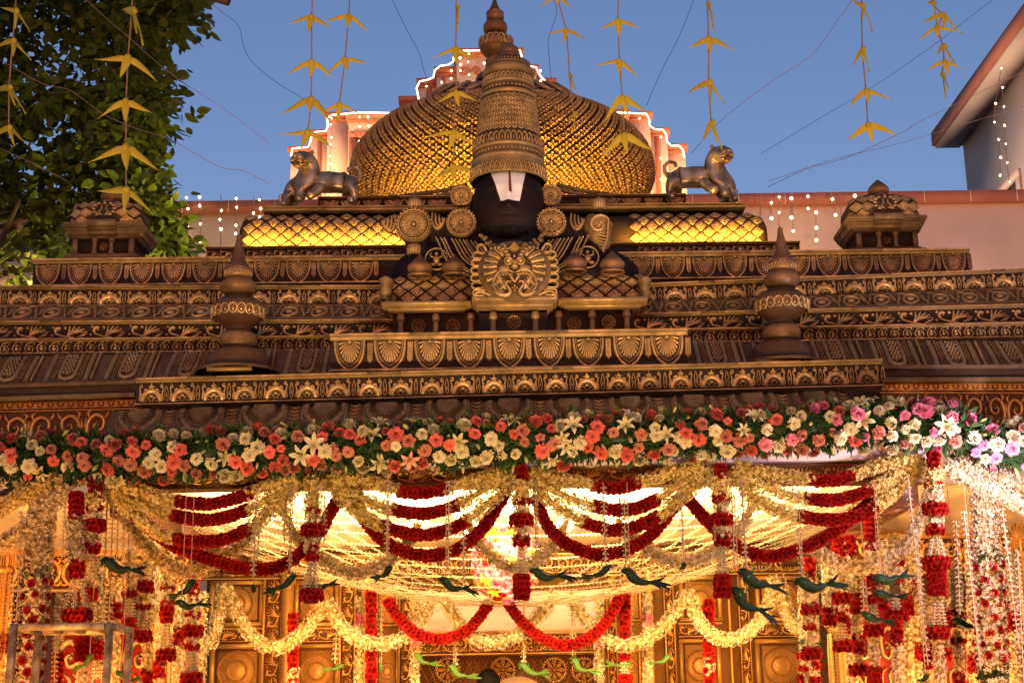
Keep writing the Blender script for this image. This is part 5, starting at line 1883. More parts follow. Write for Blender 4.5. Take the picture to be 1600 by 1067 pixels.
def resample(pts, step):
    P = np.asarray(pts, float)
    s = np.concatenate([[0], np.cumsum(np.linalg.norm(np.diff(P, axis=0), axis=1))])
    n = max(2, int(s[-1] / step) + 1)
    u = np.linspace(0, s[-1], n)
    return np.stack([np.interp(u, s, P[:, i]) for i in range(3)], 1), s[-1]


def frames(P):
    T = np.gradient(P, axis=0)
    T /= np.linalg.norm(T, axis=1)[:, None] + 1e-9
    up = np.tile(np.array([[0.02, 1.0, 0.05]]), (len(P), 1))
    X = np.cross(T, up)
    X /= np.linalg.norm(X, axis=1)[:, None] + 1e-9
    return T, X, np.cross(X, T)


def sleeve(pts, r, m, parent, name='blossom_sleeve', size=0.030, dens=1.0, flare=0.45):
    """Fuzzy tube of jasmine flowers along a 3-D path (world)."""
    step = 0.0150 / dens
    P, L = resample(pts, step)
    T, X, Z = frames(P)
    size = min(size, r * 0.75)
    n_r = max(6, int(2 * PI * r / 0.0230 * dens))
    N = len(P) * n_r
    idx = np.repeat(np.arange(len(P)), n_r)
    th = nrg.random(N) * 2 * PI
    rr = (r - size * 0.78) * (0.9 + 0.2 * nrg.random(N))
    rad = np.cos(th)[:, None] * X[idx] + np.sin(th)[:, None] * Z[idx]
    pos = P[idx] + rad * rr[:, None] + T[idx] * ((nrg.random(N) - 0.5) * step * 1.5)[:, None]
    d = rad + T[idx] * (nrg.normal(size=N) * flare)[:, None] + nrg.normal(size=(N, 3)) * 0.25
    M = basis(d) * (size * (0.8 + 0.45 * nrg.random(N)))[:, None, None] * 1.0
    b = B()
    b.many(BLOOM, M, pos, a=np.clip(0.5 + 0.22 * nrg.normal(size=N), 0.15, 0.85))
    b.tube(P[::max(1, len(P) // 24)] if len(P) > 8 else P, max(r * 0.3, r - size * 0.72), 7, 0.03)
    return piece(name, b, m, parent, kind='stuff')


def rosette_tube(pts, r, parent, rr=0.024, front=True):
    """Roses packed round a path; each rose an object sharing one mesh."""
    P, L = resample(pts, rr * 1.25)
    T, X, Z = frames(P)
    n = max(4, int(round(2 * PI * r / (rr * 1.45))))
    base = WL[parent.name]
    core = B().tube(P if len(P) > 2 else np.vstack([P[0], P.mean(0), P[-1]]), r * 0.62, 7, 0.0)
    piece('rose_core', core, ROSE, parent)
    for i in range(len(P)):
        for k in range(n):
            t = 2 * PI * (k + (0.5 if i % 2 else 0) + rnd.uniform(-.12, .12)) / n
            d = math.cos(t) * X[i] + math.sin(t) * Z[i]
            if front and d[1] > 0.35:
                continue
            y = -Vector(d + nrg.normal(size=3) * 0.12).normalized()
            M = (-y).to_track_quat('-Y', 'Z').to_matrix()
            p = Vector(P[i] + d * r * 0.52) - base + Vector([rnd.uniform(-1, 1) * rr * 0.12 for _ in range(3)])
            inst('rose', ROSE_ME, parent, p, M @ Matrix.Rotation(rnd.random() * 6, 3, 'Y'), rr * rnd.uniform(0.9, 1.12))


def upath(pxs, Y, n=40):
    """Photo polyline -> smooth world path; Y a number or one per point."""
    Ys = [Y] * len(pxs) if np.isscalar(Y) else Y
    return spline([at(x, y, d) for (x, y), d in zip(pxs, Ys)], n)


def garland(name, label, group, pxs, Y, r_px, segs, cat='garland', rr=None, dens=1.0):
    """segs: [(from, to, kind)] along the path; kinds w white, y yellow, r roses, p pink."""
    pts = upath(pxs, Y)
    t = thing(name, label, cat, Vector(pts[0]), group)
    Ym = Y if np.isscalar(Y) else sum(Y) / len(Y)
    u = pm(Ym, pxs[0][1])
    n = len(pts)
    for (f0, f1, k) in segs:
        i0, i1 = f0 * (n - 1), f1 * (n - 1)
        idx = np.linspace(i0, i1, max(4, int(i1 - i0)))
        q = np.stack([np.interp(idx, np.arange(n), pts[:, c]) for c in range(3)], 1)
        if k == 'r':
            rosette_tube(q, r_px * u, t, rr=(rr or 6.4) * u)
        else:
            sleeve(q, r_px * u, {'w': JASW, 'y': JASY, 'p': PINK}[k], t, dens=dens)
    return t


STRAND = None


def strand_bld(L, r, nodes, splay=0.0):
    """Thin string of jasmine buds hanging along -z for L metres; buds in whorls."""
    b = B().tube([(0, 0, 0), (0, 0, -L / 2), (0, 0, -L)], r * 0.35, 4, 0.4)
    pos, dirs = [], []
    for i in range(nodes):
        z = -L * (i + 0.5) / nodes
        for k in range(3):
            t = 2 * PI * k / 3 + i * 1.1
            d = np.array((math.cos(t), math.sin(t), 0.9))
            pos.append((0, 0, z))
            dirs.append(d)
    M = basis(np.array(dirs)) * r * 2.4
    b.many(BLOOM, M, pos)
    return b


def tassel(name, label, group, px, spec, Y, lean=0.0, cat='tassel'):
    """spec: [(kind, y0, y1, r px [, r2 px])] kinds w y sleeves, r roses, g green fringe, d red-dotted sleeve, f thin strings."""
    ytop = spec[0][1]
    t = thing(name, label, cat, at(px, ytop, Y), group)
    X = lambda y: px + lean * (y - ytop)
    for s in spec:
        k, y0, y1, r = s[:4]
        u = pm(Y, (y0 + y1) / 2)
        pts = [at(X(y0), y0, Y), at(X((y0 + y1) / 2), (y0 + y1) / 2, Y), at(X(y1), y1, Y)]
        if k in 'wy':
            sleeve(pts, r * u, JASW if k == 'w' else JASY, t)
        elif k == 'r':
            if y1 - y0 < 1.4 * r:      # a ring of roses
                c = pts[1]
                n = max(5, int(2 * PI * r / 10.5))
                rows = 2 if y1 - y0 > 13 else 1
                for j in range(rows):
                    for i in range(n):
                        a = 2 * PI * (i + 0.5 * j) / n
                        if math.cos(a) < -0.35:
                            continue
                        p = c + Vector((math.sin(a) * r * u * 0.72, -math.cos(a) * r * u * 0.72, ((j - 0.5) * 8 if rows == 2 else 0) * u))
                        M = Matrix.Rotation(a + rnd.uniform(-.3, .3), 3, 'Z') @ Matrix.Rotation(rnd.uniform(-.3, .3), 3, 'X')
                        inst('rose', ROSE_ME, t, p - WL[t.name], M, rnd.uniform(6.2, 7.4) * u * (1.0 if rows == 2 else min(1.0, (y1 - y0) / 12 + 0.1)))
                piece('rose_core', B().tube(pts, r * 0.6 * u, 8, 0.0), ROSE, t)
            else:
                rosette_tube(pts, r * u, t, rr=6.4 * u)
        elif k == 'g':
            b = B()
            N = 120
            d = nrg.normal(size=(N, 3))
            d[:, 2] *= 0.6
            c = np.array(pts[1])
            ps = c + np.stack([nrg.uniform(-1, 1, N) * r * u * .8, nrg.uniform(-1, 1, N) * r * u * .8, nrg.uniform(-.5, .5, N) * (y1 - y0) * u], 1)
            b.many(leaf_bld(0.10), basis(d) * (r * u * 0.6), ps)
            piece('fern_ring', b, LEAFD, t, kind='stuff')
        elif k == 'd':
            sleeve(pts, r * u, JASW, t)
            n = int((y1 - y0) / 20)
            for i in range(n):
                for j in range(5):
                    a = R(-105 + 52 * j + (26 if i % 2 else 0) + rnd.uniform(-8, 8))
                    y = y0 + (i + 0.5) * 20 + rnd.uniform(-3, 3)
                    p = at(X(y), y, Y) + Vector((math.sin(a) * r * u * 0.92, -math.cos(a) * r * u * 0.92, 0))
                    inst('rose', ROSE_ME, t, p - WL[t.name], (rnd.uniform(-.3, .3), 0, a), rnd.uniform(6, 8) * u)
        elif k == 'f':
            r2 = s[4]
            L = (pts[0] - pts[2]).length
            me = mesh('bud_string', strand_bld(L * 1.02, 2.1 * u, int((y1 - y0) / 5.0)), JASW)
            n = 7
            for i in range(n):
                a = 2 * PI * i / n
                p0 = pts[0] + Vector((math.sin(a) * r * u * 0.5, -math.cos(a) * r * u * 0.5, 0))
                p1 = pts[2] + Vector((math.sin(a) * r2 * u * 0.8, -math.cos(a) * r2 * u * 0.8, 0))
                M = (p0 - p1).to_track_quat('Z', 'Y')
                inst('bud_string', me, t, p0 - WL[t.name], M.to_euler())
    return t


def hanging_string(label, x0, y0, x1, y1, Y, step=7.2, r=2.8):
    a, b = at(x0, y0, Y), at(x1, y1, Y)
    u = pm(Y, (y0 + y1) / 2)
    t = thing('jasmine_string', label, 'flower string', a, 'single jasmine strings hanging in the opening')
    me = mesh('bud_string', strand_bld((a - b).length, r * u, int((y1 - y0) / step)), JASW)
    inst('bud_string', me, t, (0, 0, 0), (a - b).to_track_quat('Z', 'Y').to_euler(), kind='stuff')
    return t


# ------------------------------------------------------------------ flower borders on the lintel
CARN = {}
for nm, m_ in (('coral', CORAL), ('cream', CREAM), ('russet', RUSSET), ('pink', PINK)):
    CARN[nm] = [mesh('carnation', carnation_bld(i * 7 + len(nm)), m_) for i in range(3)]
LILY_ME, LILYP_ME, YLILY_ME = mesh('lily', lily_bld(), LILY), mesh('lily', lily_bld(), LILYP), mesh('lily', lily_bld(), YLILY)
BUD_ME = mesh('lily_bud', bud_bld(), BUDG)
LEAF_ME = [mesh('leaf', leaf_bld(w_, c_), LEAFD) for w_, c_ in ((0.13, 0.15), (0.17, 0.3), (0.10, -0.2))]


def flower_border(label, pxs, Y, half, pinkness, nleaf, seed):
    r_ = random.Random(seed)
    pts = upath(pxs, Y, 80)
    u = pm(Y, pxs[0][1])
    t = thing('flower_border', label, 'flower border', Vector(pts[len(pts) // 2]), 'flower borders along the lintel')
    base = WL[t.name]
    rad = half * u
    P, L = resample(pts, 0.1)
    b = B().tube(P, rad * 0.62, 10, 0.1)
    N = int(L * 900)
    i_ = nrg.integers(0, len(P), N)
    th = nrg.uniform(-0.65 * PI, 0.65 * PI, N)
    d = np.stack([nrg.normal(size=N) * 0.25, -np.cos(th), np.sin(th)], 1)
    ps = P[i_] + np.stack([nrg.uniform(-.05, .05, N), np.zeros(N), np.zeros(N)], 1) + d * rad * 0.6
    dd = d + nrg.normal(size=(N, 3)) * 0.5
    b.many(leaf_bld(0.11), basis(dd) * (rad * nrg.uniform(0.35, 0.62, N))[:, None, None], ps)
    piece('fern_bed', b, LEAFD, t, kind='stuff')
    nl = max(1, int(L / (19.5 * u)))
    for i in range(nl):
        f = (i + 0.5) / nl
        for j in range(5):
            v = -1.0 + 0.5 * j + (0.25 if i % 2 else 0) + r_.uniform(-.13, .13)
            if v > 1.08:
                continue
            k = min(len(P) - 1, max(0, int((f + r_.uniform(-.3, .3) / nl) * (len(P) - 1))))
            fx = (f + r_.uniform(-.32, .32) / nl)
            c = Vector([np.interp(fx * (len(P) - 1), np.arange(len(P)), P[:, q]) for q in range(3)])
            a = v * R(78)
            dv = Vector((r_.uniform(-.5, .5), -math.cos(a), math.sin(a) + r_.uniform(-.2, .3))).normalized()
            p = c + Vector((0, -math.cos(a), math.sin(a))) * rad * r_.uniform(0.74, 0.95)
            pk = pinkness(c.x)
            z = r_.random()
            M = dv.to_track_quat('-Y', 'Z').to_matrix() @ Matrix.Rotation(r_.random() * 6.28, 3, 'Y')
            sz = r_.triangular(6.5, 13.0, 11.0) * u
            if z < 0.11:
                inst('lily', LILYP_ME if (v < -0.4 and r_.random() < .4) else LILY_ME, t, p - base, M, sz * 1.55)
            elif z < 0.20:
                inst('lily_bud', BUD_ME, t, p - base, (dv + Vector((0, 0, -.6))).to_track_quat('Z', 'Y').to_euler(), sz * 1.4)
            else:
                z = r_.random()
                if z < pk:
                    cn = 'pink' if r_.random() < 0.5 else 'cream'
                else:
                    cn = 'coral' if z < 0.38 + 0.3 * pk else ('cream' if z < 0.72 + 0.13 * pk else 'russet')
                inst('carnation', r_.choice(CARN[cn]), t, p - base, M, [sz * (1.0 if cn != 'russet' else 0.92) * r_.uniform(.88, 1.08) for _ in range(3)])
    for i in range(nleaf):
        f = r_.random() * (len(P) - 1)
        c = Vector([np.interp(f, np.arange(len(P)), P[:, q]) for q in range(3)])
        a = r_.choice((-1, 1, r_.uniform(-1, 1))) * r_.uniform(0.7, 1.1) * R(80)
        n_ = Vector((0, -math.cos(a), math.sin(a)))
        dv = (n_ * 0.8 + Vector((r_.uniform(-1, 1), -0.3, r_.uniform(-.6, .3)))).normalized()
        inst('leaf', r_.choice(LEAF_ME), t, c + n_ * rad * 0.78 - base, dv.to_track_quat('Z', 'Y').to_matrix() @ Matrix.Rotation(r_.random() * 6, 3, 'Z'), r_.uniform(18, 30) * u)
    return t


flower_border('long border of coral, cream and russet carnations with white lilies over the porch opening',
              [(128, 716), (260, 712), (420, 705), (620, 697), (800, 690), (1000, 683), (1200, 674), (1360, 664), (1492, 668)], -0.10, 39,
              lambda x: max(0.0, min(0.75, (x - 1.2) / 2.0)), 290, 3)
flower_border('short border of white and coral carnations with lilies beside the leafy tree side', [(-60, 730), (20, 718), (128, 716)], 0.05, 42, lambda x: 0.0, 40, 5)
flower_border('short border of pink and white flowers blanched by the violet spotlight', [(1500, 682), (1560, 700), (1680, 700)], 0.02, 42, lambda x: 0.9, 36, 8)

# ------------------------------------------------------------------ swags of the front opening
bays = [
    ('first bay beside the rose-tipped double tassel', [
        ([(165, 752), (215, 765), (262, 780), (328, 787), (392, 770), (440, 752), (462, 748)], .38, .66),
        ([(160, 758), (210, 785), (262, 803), (328, 812), (388, 795), (445, 765), (470, 752)], .36, .66),
        ([(158, 765), (205, 800), (262, 838), (330, 846), (392, 824), (448, 775), (478, 755)], .36, .66)]),
    ('bay under the crown, tree side', [
        ([(520, 742), (575, 752), (618, 766), (660, 770), (705, 762), (752, 748), (800, 736)], .36, .64),
        ([(515, 748), (560, 775), (612, 795), (662, 802), (712, 790), (765, 760), (808, 742)], .35, .67),
        ([(512, 752), (545, 790), (600, 822), (662, 836), (722, 818), (772, 778), (814, 746)], .33, .69)]),
    ('bay just past the middle tassel', [
        ([(832, 738), (880, 748), (922, 758), (960, 763), (1003, 753), (1050, 738), (1095, 728)], .36, .64),
        ([(828, 744), (872, 770), (922, 788), (972, 797), (1022, 783), (1070, 752), (1108, 734)], .36, .68),
        ([(826, 750), (862, 785), (914, 816), (968, 828), (1022, 810), (1076, 768), (1116, 740)], .33, .68)]),
    ('last bay toward the violet spotlight', [
        ([(1150, 728), (1205, 740), (1258, 748), (1296, 751), (1338, 740), (1390, 722), (1435, 712)], .38, .64),
        ([(1146, 734), (1195, 760), (1252, 776), (1305, 781), (1358, 766), (1408, 738), (1446, 718)], .36, .67),
        ([(1142, 742), (1190, 785), (1250, 806), (1308, 812), (1362, 796), (1415, 752), (1452, 724)], .34, .68)]),
]
tier = ('shortest upper', 'middle', 'deepest lower')
for bi, (wh, sw) in enumerate(bays):
    for ti, (p, f0, f1) in enumerate(sw):
        garland('swag_garland', f'{tier[ti]} swag of red roses with yellow ends, {wh}', 'three-tier rose swags of the front opening',
                p, -0.02 + 0.03 * ti, 10.0, [(0, f0, 'y'), (f0, f1, 'r'), (f1, 1, 'y')], rr=6.0)
# full rose swags hanging just behind
for lb, p in (('slack red rose swag crossing the first bay behind its tiers', [(208, 800), (268, 850), (345, 878), (400, 889), (448, 880), (492, 840), (520, 795), (536, 766)]),
              ('long red rose swag curving up to the middle tassel from the tree side', [(556, 770), (566, 806), (600, 846), (650, 866), (705, 862), (748, 832), (778, 790), (790, 768)]),
              ('red rose swag sweeping from the middle tassel to the next bay', [(838, 778), (850, 812), (880, 846), (935, 866), (985, 856), (1025, 828), (1062, 780), (1082, 752)]),
              ('red rose swag passing behind the fourth column tassel', [(1068, 772), (1098, 806), (1130, 836), (1185, 868), (1250, 858), (1310, 826), (1352, 790), (1372, 760)])):
    garland('rose_swag', lb, 'all-red rose swags behind the tiers', p, 0.22, 9.5, [(0, 1, 'r')], rr=6.0)
# backlit white swags further in
for lb, p in (('backlit white tuberose swag deep in the first bay', [(186, 780), (206, 822), (245, 872), (300, 894), (352, 870), (388, 838), (402, 815)]),
              ('backlit white tuberose swag behind the second tassel', [(428, 770), (462, 836), (505, 874), (550, 894), (592, 884), (632, 850), (660, 812)]),
              ('glowing white tuberose swag in front of the flower ball', [(722, 800), (748, 846), (780, 880), (808, 888), (842, 874), (872, 842), (888, 806)]),
              ('backlit white tuberose swag between the third and fourth tassels', [(955, 800), (990, 842), (1026, 866), (1062, 878), (1104, 868), (1142, 842), (1186, 776)]),
              ('lilac white tuberose swag lit by the violet spotlight', [(1268, 852), (1300, 876), (1342, 886), (1385, 876), (1418, 848), (1446, 800), (1452, 770)])):
    garland('tuberose_swag', lb, 'backlit white swags', p, 0.5, 11, [(0, 1, 'w')])
# wing swags
for lb, p, k in (('upper pale swag slanting out of the picture at the tree side wing', [(92, 748), (55, 765), (10, 788), (-50, 830)], 'y'),
                 ('lower white swag slanting out of the picture at the tree side wing', [(108, 762), (70, 800), (25, 836), (-20, 862)], 'w'),
                 ('upper pinkish swag slanting down beyond the violet spotlight', [(1490, 724), (1540, 738), (1590, 758), (1660, 800)], 'w'),
                 ('lower blanched swag slanting down beyond the violet spotlight', [(1478, 728), (1515, 750), (1560, 770), (1650, 815)], 'w')):
    garland('wing_swag', lb, 'swags of the side wings', p, 0.0, 13, [(0, 1, k)])

# column tassels hanging between the bays
G1 = 'banded column tassels between the bays'
tassel('column_tassel', 'banded column tassel with red bud head nearest the rusty frame', G1, 150,
       [('r', 750, 776, 11), ('y', 774, 792, 15), ('r', 789, 799, 12), ('w', 798, 813, 12), ('r', 811, 833, 19), ('w', 832, 850, 12), ('r', 849, 863, 11), ('f', 862, 906, 6, 14)], -0.12, -0.05)
tassel('column_tassel', 'banded column tassel ending in dark rose tip, second from the tree', G1, 490,
       [('y', 750, 796, 14), ('r', 794, 803, 12), ('w', 802, 820, 12), ('r', 818, 840, 19), ('w', 839, 857, 12), ('r', 855, 871, 11), ('f', 870, 922, 6, 15), ('r', 918, 942, 19)], -0.12, -0.02)
tassel('column_tassel', 'banded column tassel hanging in front of the round flower ball', G1, 815,
       [('r', 733, 756, 10), ('y', 752, 780, 17), ('r', 778, 790, 13), ('w', 788, 803, 12), ('r', 801, 825, 19), ('w', 823, 841, 12), ('r', 839, 853, 11), ('f', 852, 906, 6, 13), ('r', 902, 932, 16)], -0.12)
tassel('column_tassel', 'banded column tassel with dark green leaf birds at its rose tip', G1, 1125,
       [('r', 729, 756, 10), ('y', 748, 775, 16), ('r', 771, 785, 12), ('w', 783, 804, 12), ('r', 801, 823, 19), ('w', 821, 839, 12), ('r', 837, 852, 11), ('f', 851, 906, 6, 13), ('r', 903, 929, 17)], -0.12, 0.02)
tassel('column_tassel', 'banded column tassel brightened by the violet spotlight', G1, 1458,
       [('r', 711, 737, 11), ('y', 734, 757, 16), ('r', 752, 765, 13), ('w', 763, 786, 13), ('r', 784, 808, 20), ('w', 806, 822, 13), ('r', 820, 834, 13), ('f', 833, 872, 8, 18), ('r', 868, 892, 22), ('r', 890, 926, 20), ('f', 924, 980, 6, 15), ('r', 976, 1000, 18), ('w', 1000, 1066, 9)], -0.12, 0.03)
tassel('column_tassel', 'white sleeve tassel with spread rose tips above the rusty frame', G1, 119,
       [('r', 774, 811, 13), ('w', 809, 878, 16), ('r', 875, 898, 14), ('f', 897, 955, 8, 26), ('r', 950, 972, 25)], -0.16, 0.01)
# flower pillars of the wings and inside
G2 = 'thick flower pillars with red dots'
tassel('flower_pillar', 'thick jasmine pillar with fern ring and red dots near the rusty frame', G2, 70,
       [('w', 770, 896, 21), ('g', 886, 906, 26), ('d', 902, 1090, 23)], 0.05, -0.10, 'flower pillar')
tassel('flower_pillar', 'thick jasmine pillar with fern ring and red dots at the violet lit wing', G2, 1536,
       [('w', 770, 872, 20), ('g', 862, 880, 24), ('d', 876, 1046, 24), ('g', 1042, 1062, 25), ('w', 1060, 1100, 22)], 0.05, 0.055, 'flower pillar')
tassel('flower_pillar', 'slim jasmine pillar with fern ring and red dots in front of the carved column', G2, 1262,
       [('w', 905, 1008, 15), ('g', 1002, 1016, 18), ('d', 1012, 1095, 15)], 1.6, 0.02, 'flower pillar')

# crowd of thinner tassels in both wings
G3 = 'slim white tassels with red bands in the wings'
slim = [
    (205, 0.7, 'slim tassel with single red cuff just under the leaf bird, tree side', [('w', 860, 926, 9), ('r', 922, 934, 10), ('f', 933, 974, 4, 9), ('r', 970, 990, 13)]),
    (226, 0.9, 'slim tassel with broad red cuff beside the leaf bird tail, tree side', [('w', 880, 912, 10), ('r', 908, 926, 14), ('w', 925, 944, 9), ('r', 942, 953, 9), ('f', 952, 992, 4, 9), ('r', 985, 1003, 15)]),
    (243, 1.2, 'plain slim white garland between red cuffed ones, tree side', [('w', 800, 968, 9)]),
    (264, 0.8, 'slim tassel hanging over the doubled leaf birds, tree side', [('w', 850, 916, 10), ('r', 914, 924, 10), ('w', 923, 944, 9), ('r', 942, 968, 11), ('f', 966, 1022, 4, 12), ('r', 1016, 1030, 14)]),
    (303, 0.9, 'long slim tassel with wide cuff low, beside the carved panels, tree side', [('r', 905, 935, 8), ('w', 930, 958, 12), ('r', 954, 966, 10), ('w', 965, 982, 11), ('r', 978, 994, 16), ('w', 992, 1008, 10), ('r', 1004, 1016, 9), ('f', 1014, 1056, 4, 13), ('r', 1050, 1070, 17)]),
    (282, 1.3, 'short slim strand with one rose cluster beside the doubled birds', [('w', 920, 985, 9), ('r', 982, 1002, 9), ('w', 1000, 1067, 8)]),
    (135, 0.8, 'slim white strand with low red cluster behind the rusty frame', [('w', 900, 925, 10), ('r', 918, 940, 18), ('w', 938, 1002, 9), ('r', 1000, 1028, 19), ('w', 1026, 1085, 9)]),
    (232, 1.0, 'slim white strand falling past the end of the rusty frame', [('w', 958, 1052, 8), ('r', 1050, 1075, 9)]),
    (95, 0.9, 'double white strand with red beads through the rusty frame', [('w', 925, 1020, 7), ('r', 1022, 1080, 7), ]),
    (1264, 0.8, 'slim tassel with tall red head near the long leaf bird, spotlight side', [('r', 876, 908, 8), ('w', 905, 946, 12), ('r', 943, 959, 13), ('w', 957, 976, 11), ('r', 973, 984, 8), ('f', 983, 1018, 4, 11), ('r', 1012, 1030, 14)]),
    (1293, 1.0, 'slim white garland ending in red cuff under the lilac swag', [('w', 868, 958, 9), ('r', 954, 972, 12)]),
    (1313, 0.8, 'slim tassel with fringe and two red cuffs under the lilac swag', [('w', 880, 930, 11), ('r', 926, 944, 13), ('w', 942, 956, 10), ('r', 953, 967, 10), ('f', 966, 1006, 4, 11), ('r', 1000, 1018, 14)]),
    (1337, 1.0, 'slim garland with low rose cluster beside the carved column', [('w', 885, 936, 9), ('r', 932, 954, 12), ('w', 952, 1000, 8), ('r', 996, 1016, 8), ('f', 1014, 1044, 4, 9), ('r', 1038, 1054, 13)]),
    (1360, 0.8, 'slim tassel with tall red head above its cuffs, spotlight side', [('r', 812, 856, 10), ('w', 850, 902, 10), ('r', 899, 916, 13), ('w', 914, 926, 9), ('r', 923, 938, 9), ('f', 936, 980, 4, 11), ('r', 975, 995, 15), ('w', 994, 1050, 8), ('r', 1046, 1064, 12)]),
    (1397, 0.8, 'slim tassel with red head and long red and white tail, spotlight side', [('w', 838, 868, 9), ('r', 866, 882, 13), ('w', 880, 904, 10), ('r', 900, 912, 9), ('f', 930, 958, 4, 9), ('r', 953, 970, 18), ('r', 968, 1004, 9), ('w', 1002, 1080, 9)]),
    (1328, 1.3, 'short rose headed tassel half hidden under the lilac swag', [('r', 842, 866, 9), ('w', 866, 888, 9)]),
    (1308, 1.3, 'short rose headed tassel close to the side beam, spotlight side', [('r', 845, 872, 10), ('w', 870, 892, 8)]),
    (1493, 0.8, 'slim white garland with a red cuff between two bright strings', [('w', 880, 962, 9), ('r', 958, 974, 10), ('w', 985, 1000, 7), ('r', 996, 1006, 10), ('w', 1006, 1060, 8), ('r', 1056, 1075, 9)]),
    (1447, 0.9, 'slim white strand behind the spotlit column tassel', [('w', 930, 1010, 9), ('r', 1010, 1040, 9), ('w', 1040, 1080, 9)]),
    (1378, 1.2, 'thin white strand behind the tall red headed tassel', [('w', 845, 935, 8), ('r', 932, 948, 10)]),
]
slim += [
    (158, 1.2, 'jasmine strand ending in a red knot behind the level tailed bird, tree side', [('w', 870, 1010, 8), ('r', 1006, 1024, 10), ('f', 1022, 1060, 3, 8)]),
    (183, 1.4, 'jasmine strand with red upper cuff and long white tail, tree side', [('w', 905, 950, 8), ('r', 946, 962, 10), ('w', 960, 1085, 8)]),
    (252, 1.5, 'deep jasmine strand with low red cuff before the panels, tree side', [('w', 890, 1040, 8), ('r', 1036, 1056, 10), ('w', 1054, 1090, 8)]),
    (318, 1.5, 'thin jasmine strand along the edge of the circle panels, tree side', [('w', 925, 1080, 7)]),
    (1327, 1.5, 'deep jasmine strand with middle red cuff near the carved column', [('w', 885, 975, 8), ('r', 971, 988, 11), ('w', 986, 1085, 8)]),
    (1414, 1.2, 'jasmine strand with red knot left of the bright bud string', [('w', 860, 940, 8), ('r', 936, 956, 12), ('w', 954, 1085, 8)]),
    (1428, 1.5, 'deep jasmine strand with two red cuffs near the spotlit column tassel', [('w', 850, 915, 8), ('r', 912, 926, 10), ('w', 925, 1010, 8), ('r', 1008, 1026, 10), ('w', 1025, 1085, 8)]),
    (1474, 1.3, 'jasmine strand half hidden by the spotlit column tassel fringe', [('w', 850, 960, 8), ('r', 956, 974, 11), ('f', 973, 1020, 3, 9), ('r', 1014, 1032, 13)]),
    (1516, 1.3, 'jasmine strand with low red cuff beside the thick red dotted pillar', [('w', 870, 1030, 8), ('r', 1026, 1046, 10), ('w', 1045, 1085, 8)]),
    (1578, 1.0, 'outermost jasmine strand with red knot beyond the thick pillar', [('w', 830, 965, 8), ('r', 962, 982, 11), ('w', 980, 1085, 8)]),
    (12, 1.0, 'outermost jasmine strand with red knot at the beaded column, tree side', [('w', 900, 1000, 8), ('r', 996, 1016, 11), ('w', 1014, 1085, 8)]),
]
for px, Y, lb, sp_ in slim:
    tassel('slim_tassel', lb, G3, px, sp_, Y, (px - 800) * 5e-5)

# strings of single buds
for lb, x0, y0, x1, y1, Y in (
        ('bud string at the outer edge of the tree side wing', 34, 800, 20, 1080, -0.1), ('bud string passing the window of cream cloth, tree side', 103, 770, 97, 872, -0.1),
        ('first of four close bud strings past the red headed tassel', 168, 775, 160, 985, 0.1), ('second of four close bud strings past the red headed tassel', 177, 775, 170, 985, 0.12),
        ('third of four close bud strings past the red headed tassel', 186, 775, 181, 900, 0.1), ('fourth of four close bud strings past the red headed tassel', 196, 780, 190, 900, 0.14),
        ('bud string through the rusty frame top', 88, 975, 84, 1085, 0.2), ('bud string along the rusty frame leg', 168, 985, 164, 1085, 0.2),
        ('bud string holding the first front facing leaf bird', 400, 800, 395, 905, -0.1), ('short bud string close to the first front facing leaf bird', 407, 815, 401, 875, 0.05),
        ('bud string holding the leaf bird left of the second tassel', 455, 765, 452, 890, -0.1), ('bud string beside the second column tassel', 446, 765, 444, 850, 0.1),
        ('short bud string right behind the second column tassel', 508, 760, 506, 850, 0.1),
        ('bud string holding the plump leaf bird under the second bay', 606, 745, 604, 886, -0.1), ('bud string holding the leaf bird below the deep red swag', 702, 752, 700, 893, -0.1),
        ('bud string dropping beside the leaf bird below the deep red swag', 725, 775, 724, 915, 0.1), ('bud string holding the leaf bird close to the flower ball', 836, 752, 838, 882, -0.1),
        ('bud string to the small tailed bird past the middle', 943, 762, 946, 880, -0.1), ('thin bud string between the two rose swags past the middle', 968, 765, 969, 850, 0.1),
        ('bud string holding the long tailed bird past the middle', 975, 780, 978, 882, -0.1), ('bud string holding the leaf bird seen from its front', 1064, 776, 1069, 872, -0.1),
        ('bud string beside the fourth column tassel', 1143, 768, 1148, 890, -0.1), ('second bud string beside the fourth column tassel', 1158, 745, 1166, 900, -0.1),
        ('bud string holding the bird with raised tail', 1247, 825, 1253, 902, -0.1),
        ('brightest long bud string beside the spotlit jasmine pillar', 1506, 800, 1532, 1046, -0.2), ('bright bud string left of the spotlit column tassel', 1418, 745, 1450, 1040, -0.2),
        ('bright bud string outermost at the spotlight wing', 1566, 795, 1592, 1010, -0.2), ('thin bud string right of the spotlit column tassel', 1494, 815, 1500, 960, 0.1),
        ('thin bud string inside the lilac swag', 1372, 800, 1378, 905, 0.2), ('thin bud string next to the lilac swag end', 1432, 830, 1440, 935, 0.3),
        ('short bud string under the lilac swag', 1348, 895, 1350, 968, 0.6), ('thin bud string beyond the spotlit pillar', 1590, 860, 1600, 1070, 0.2)):
    hanging_string(lb, x0, y0, x1, y1, Y, *((8.5, 2.6) if 'bright' in lb else (7.2, 2.8)))
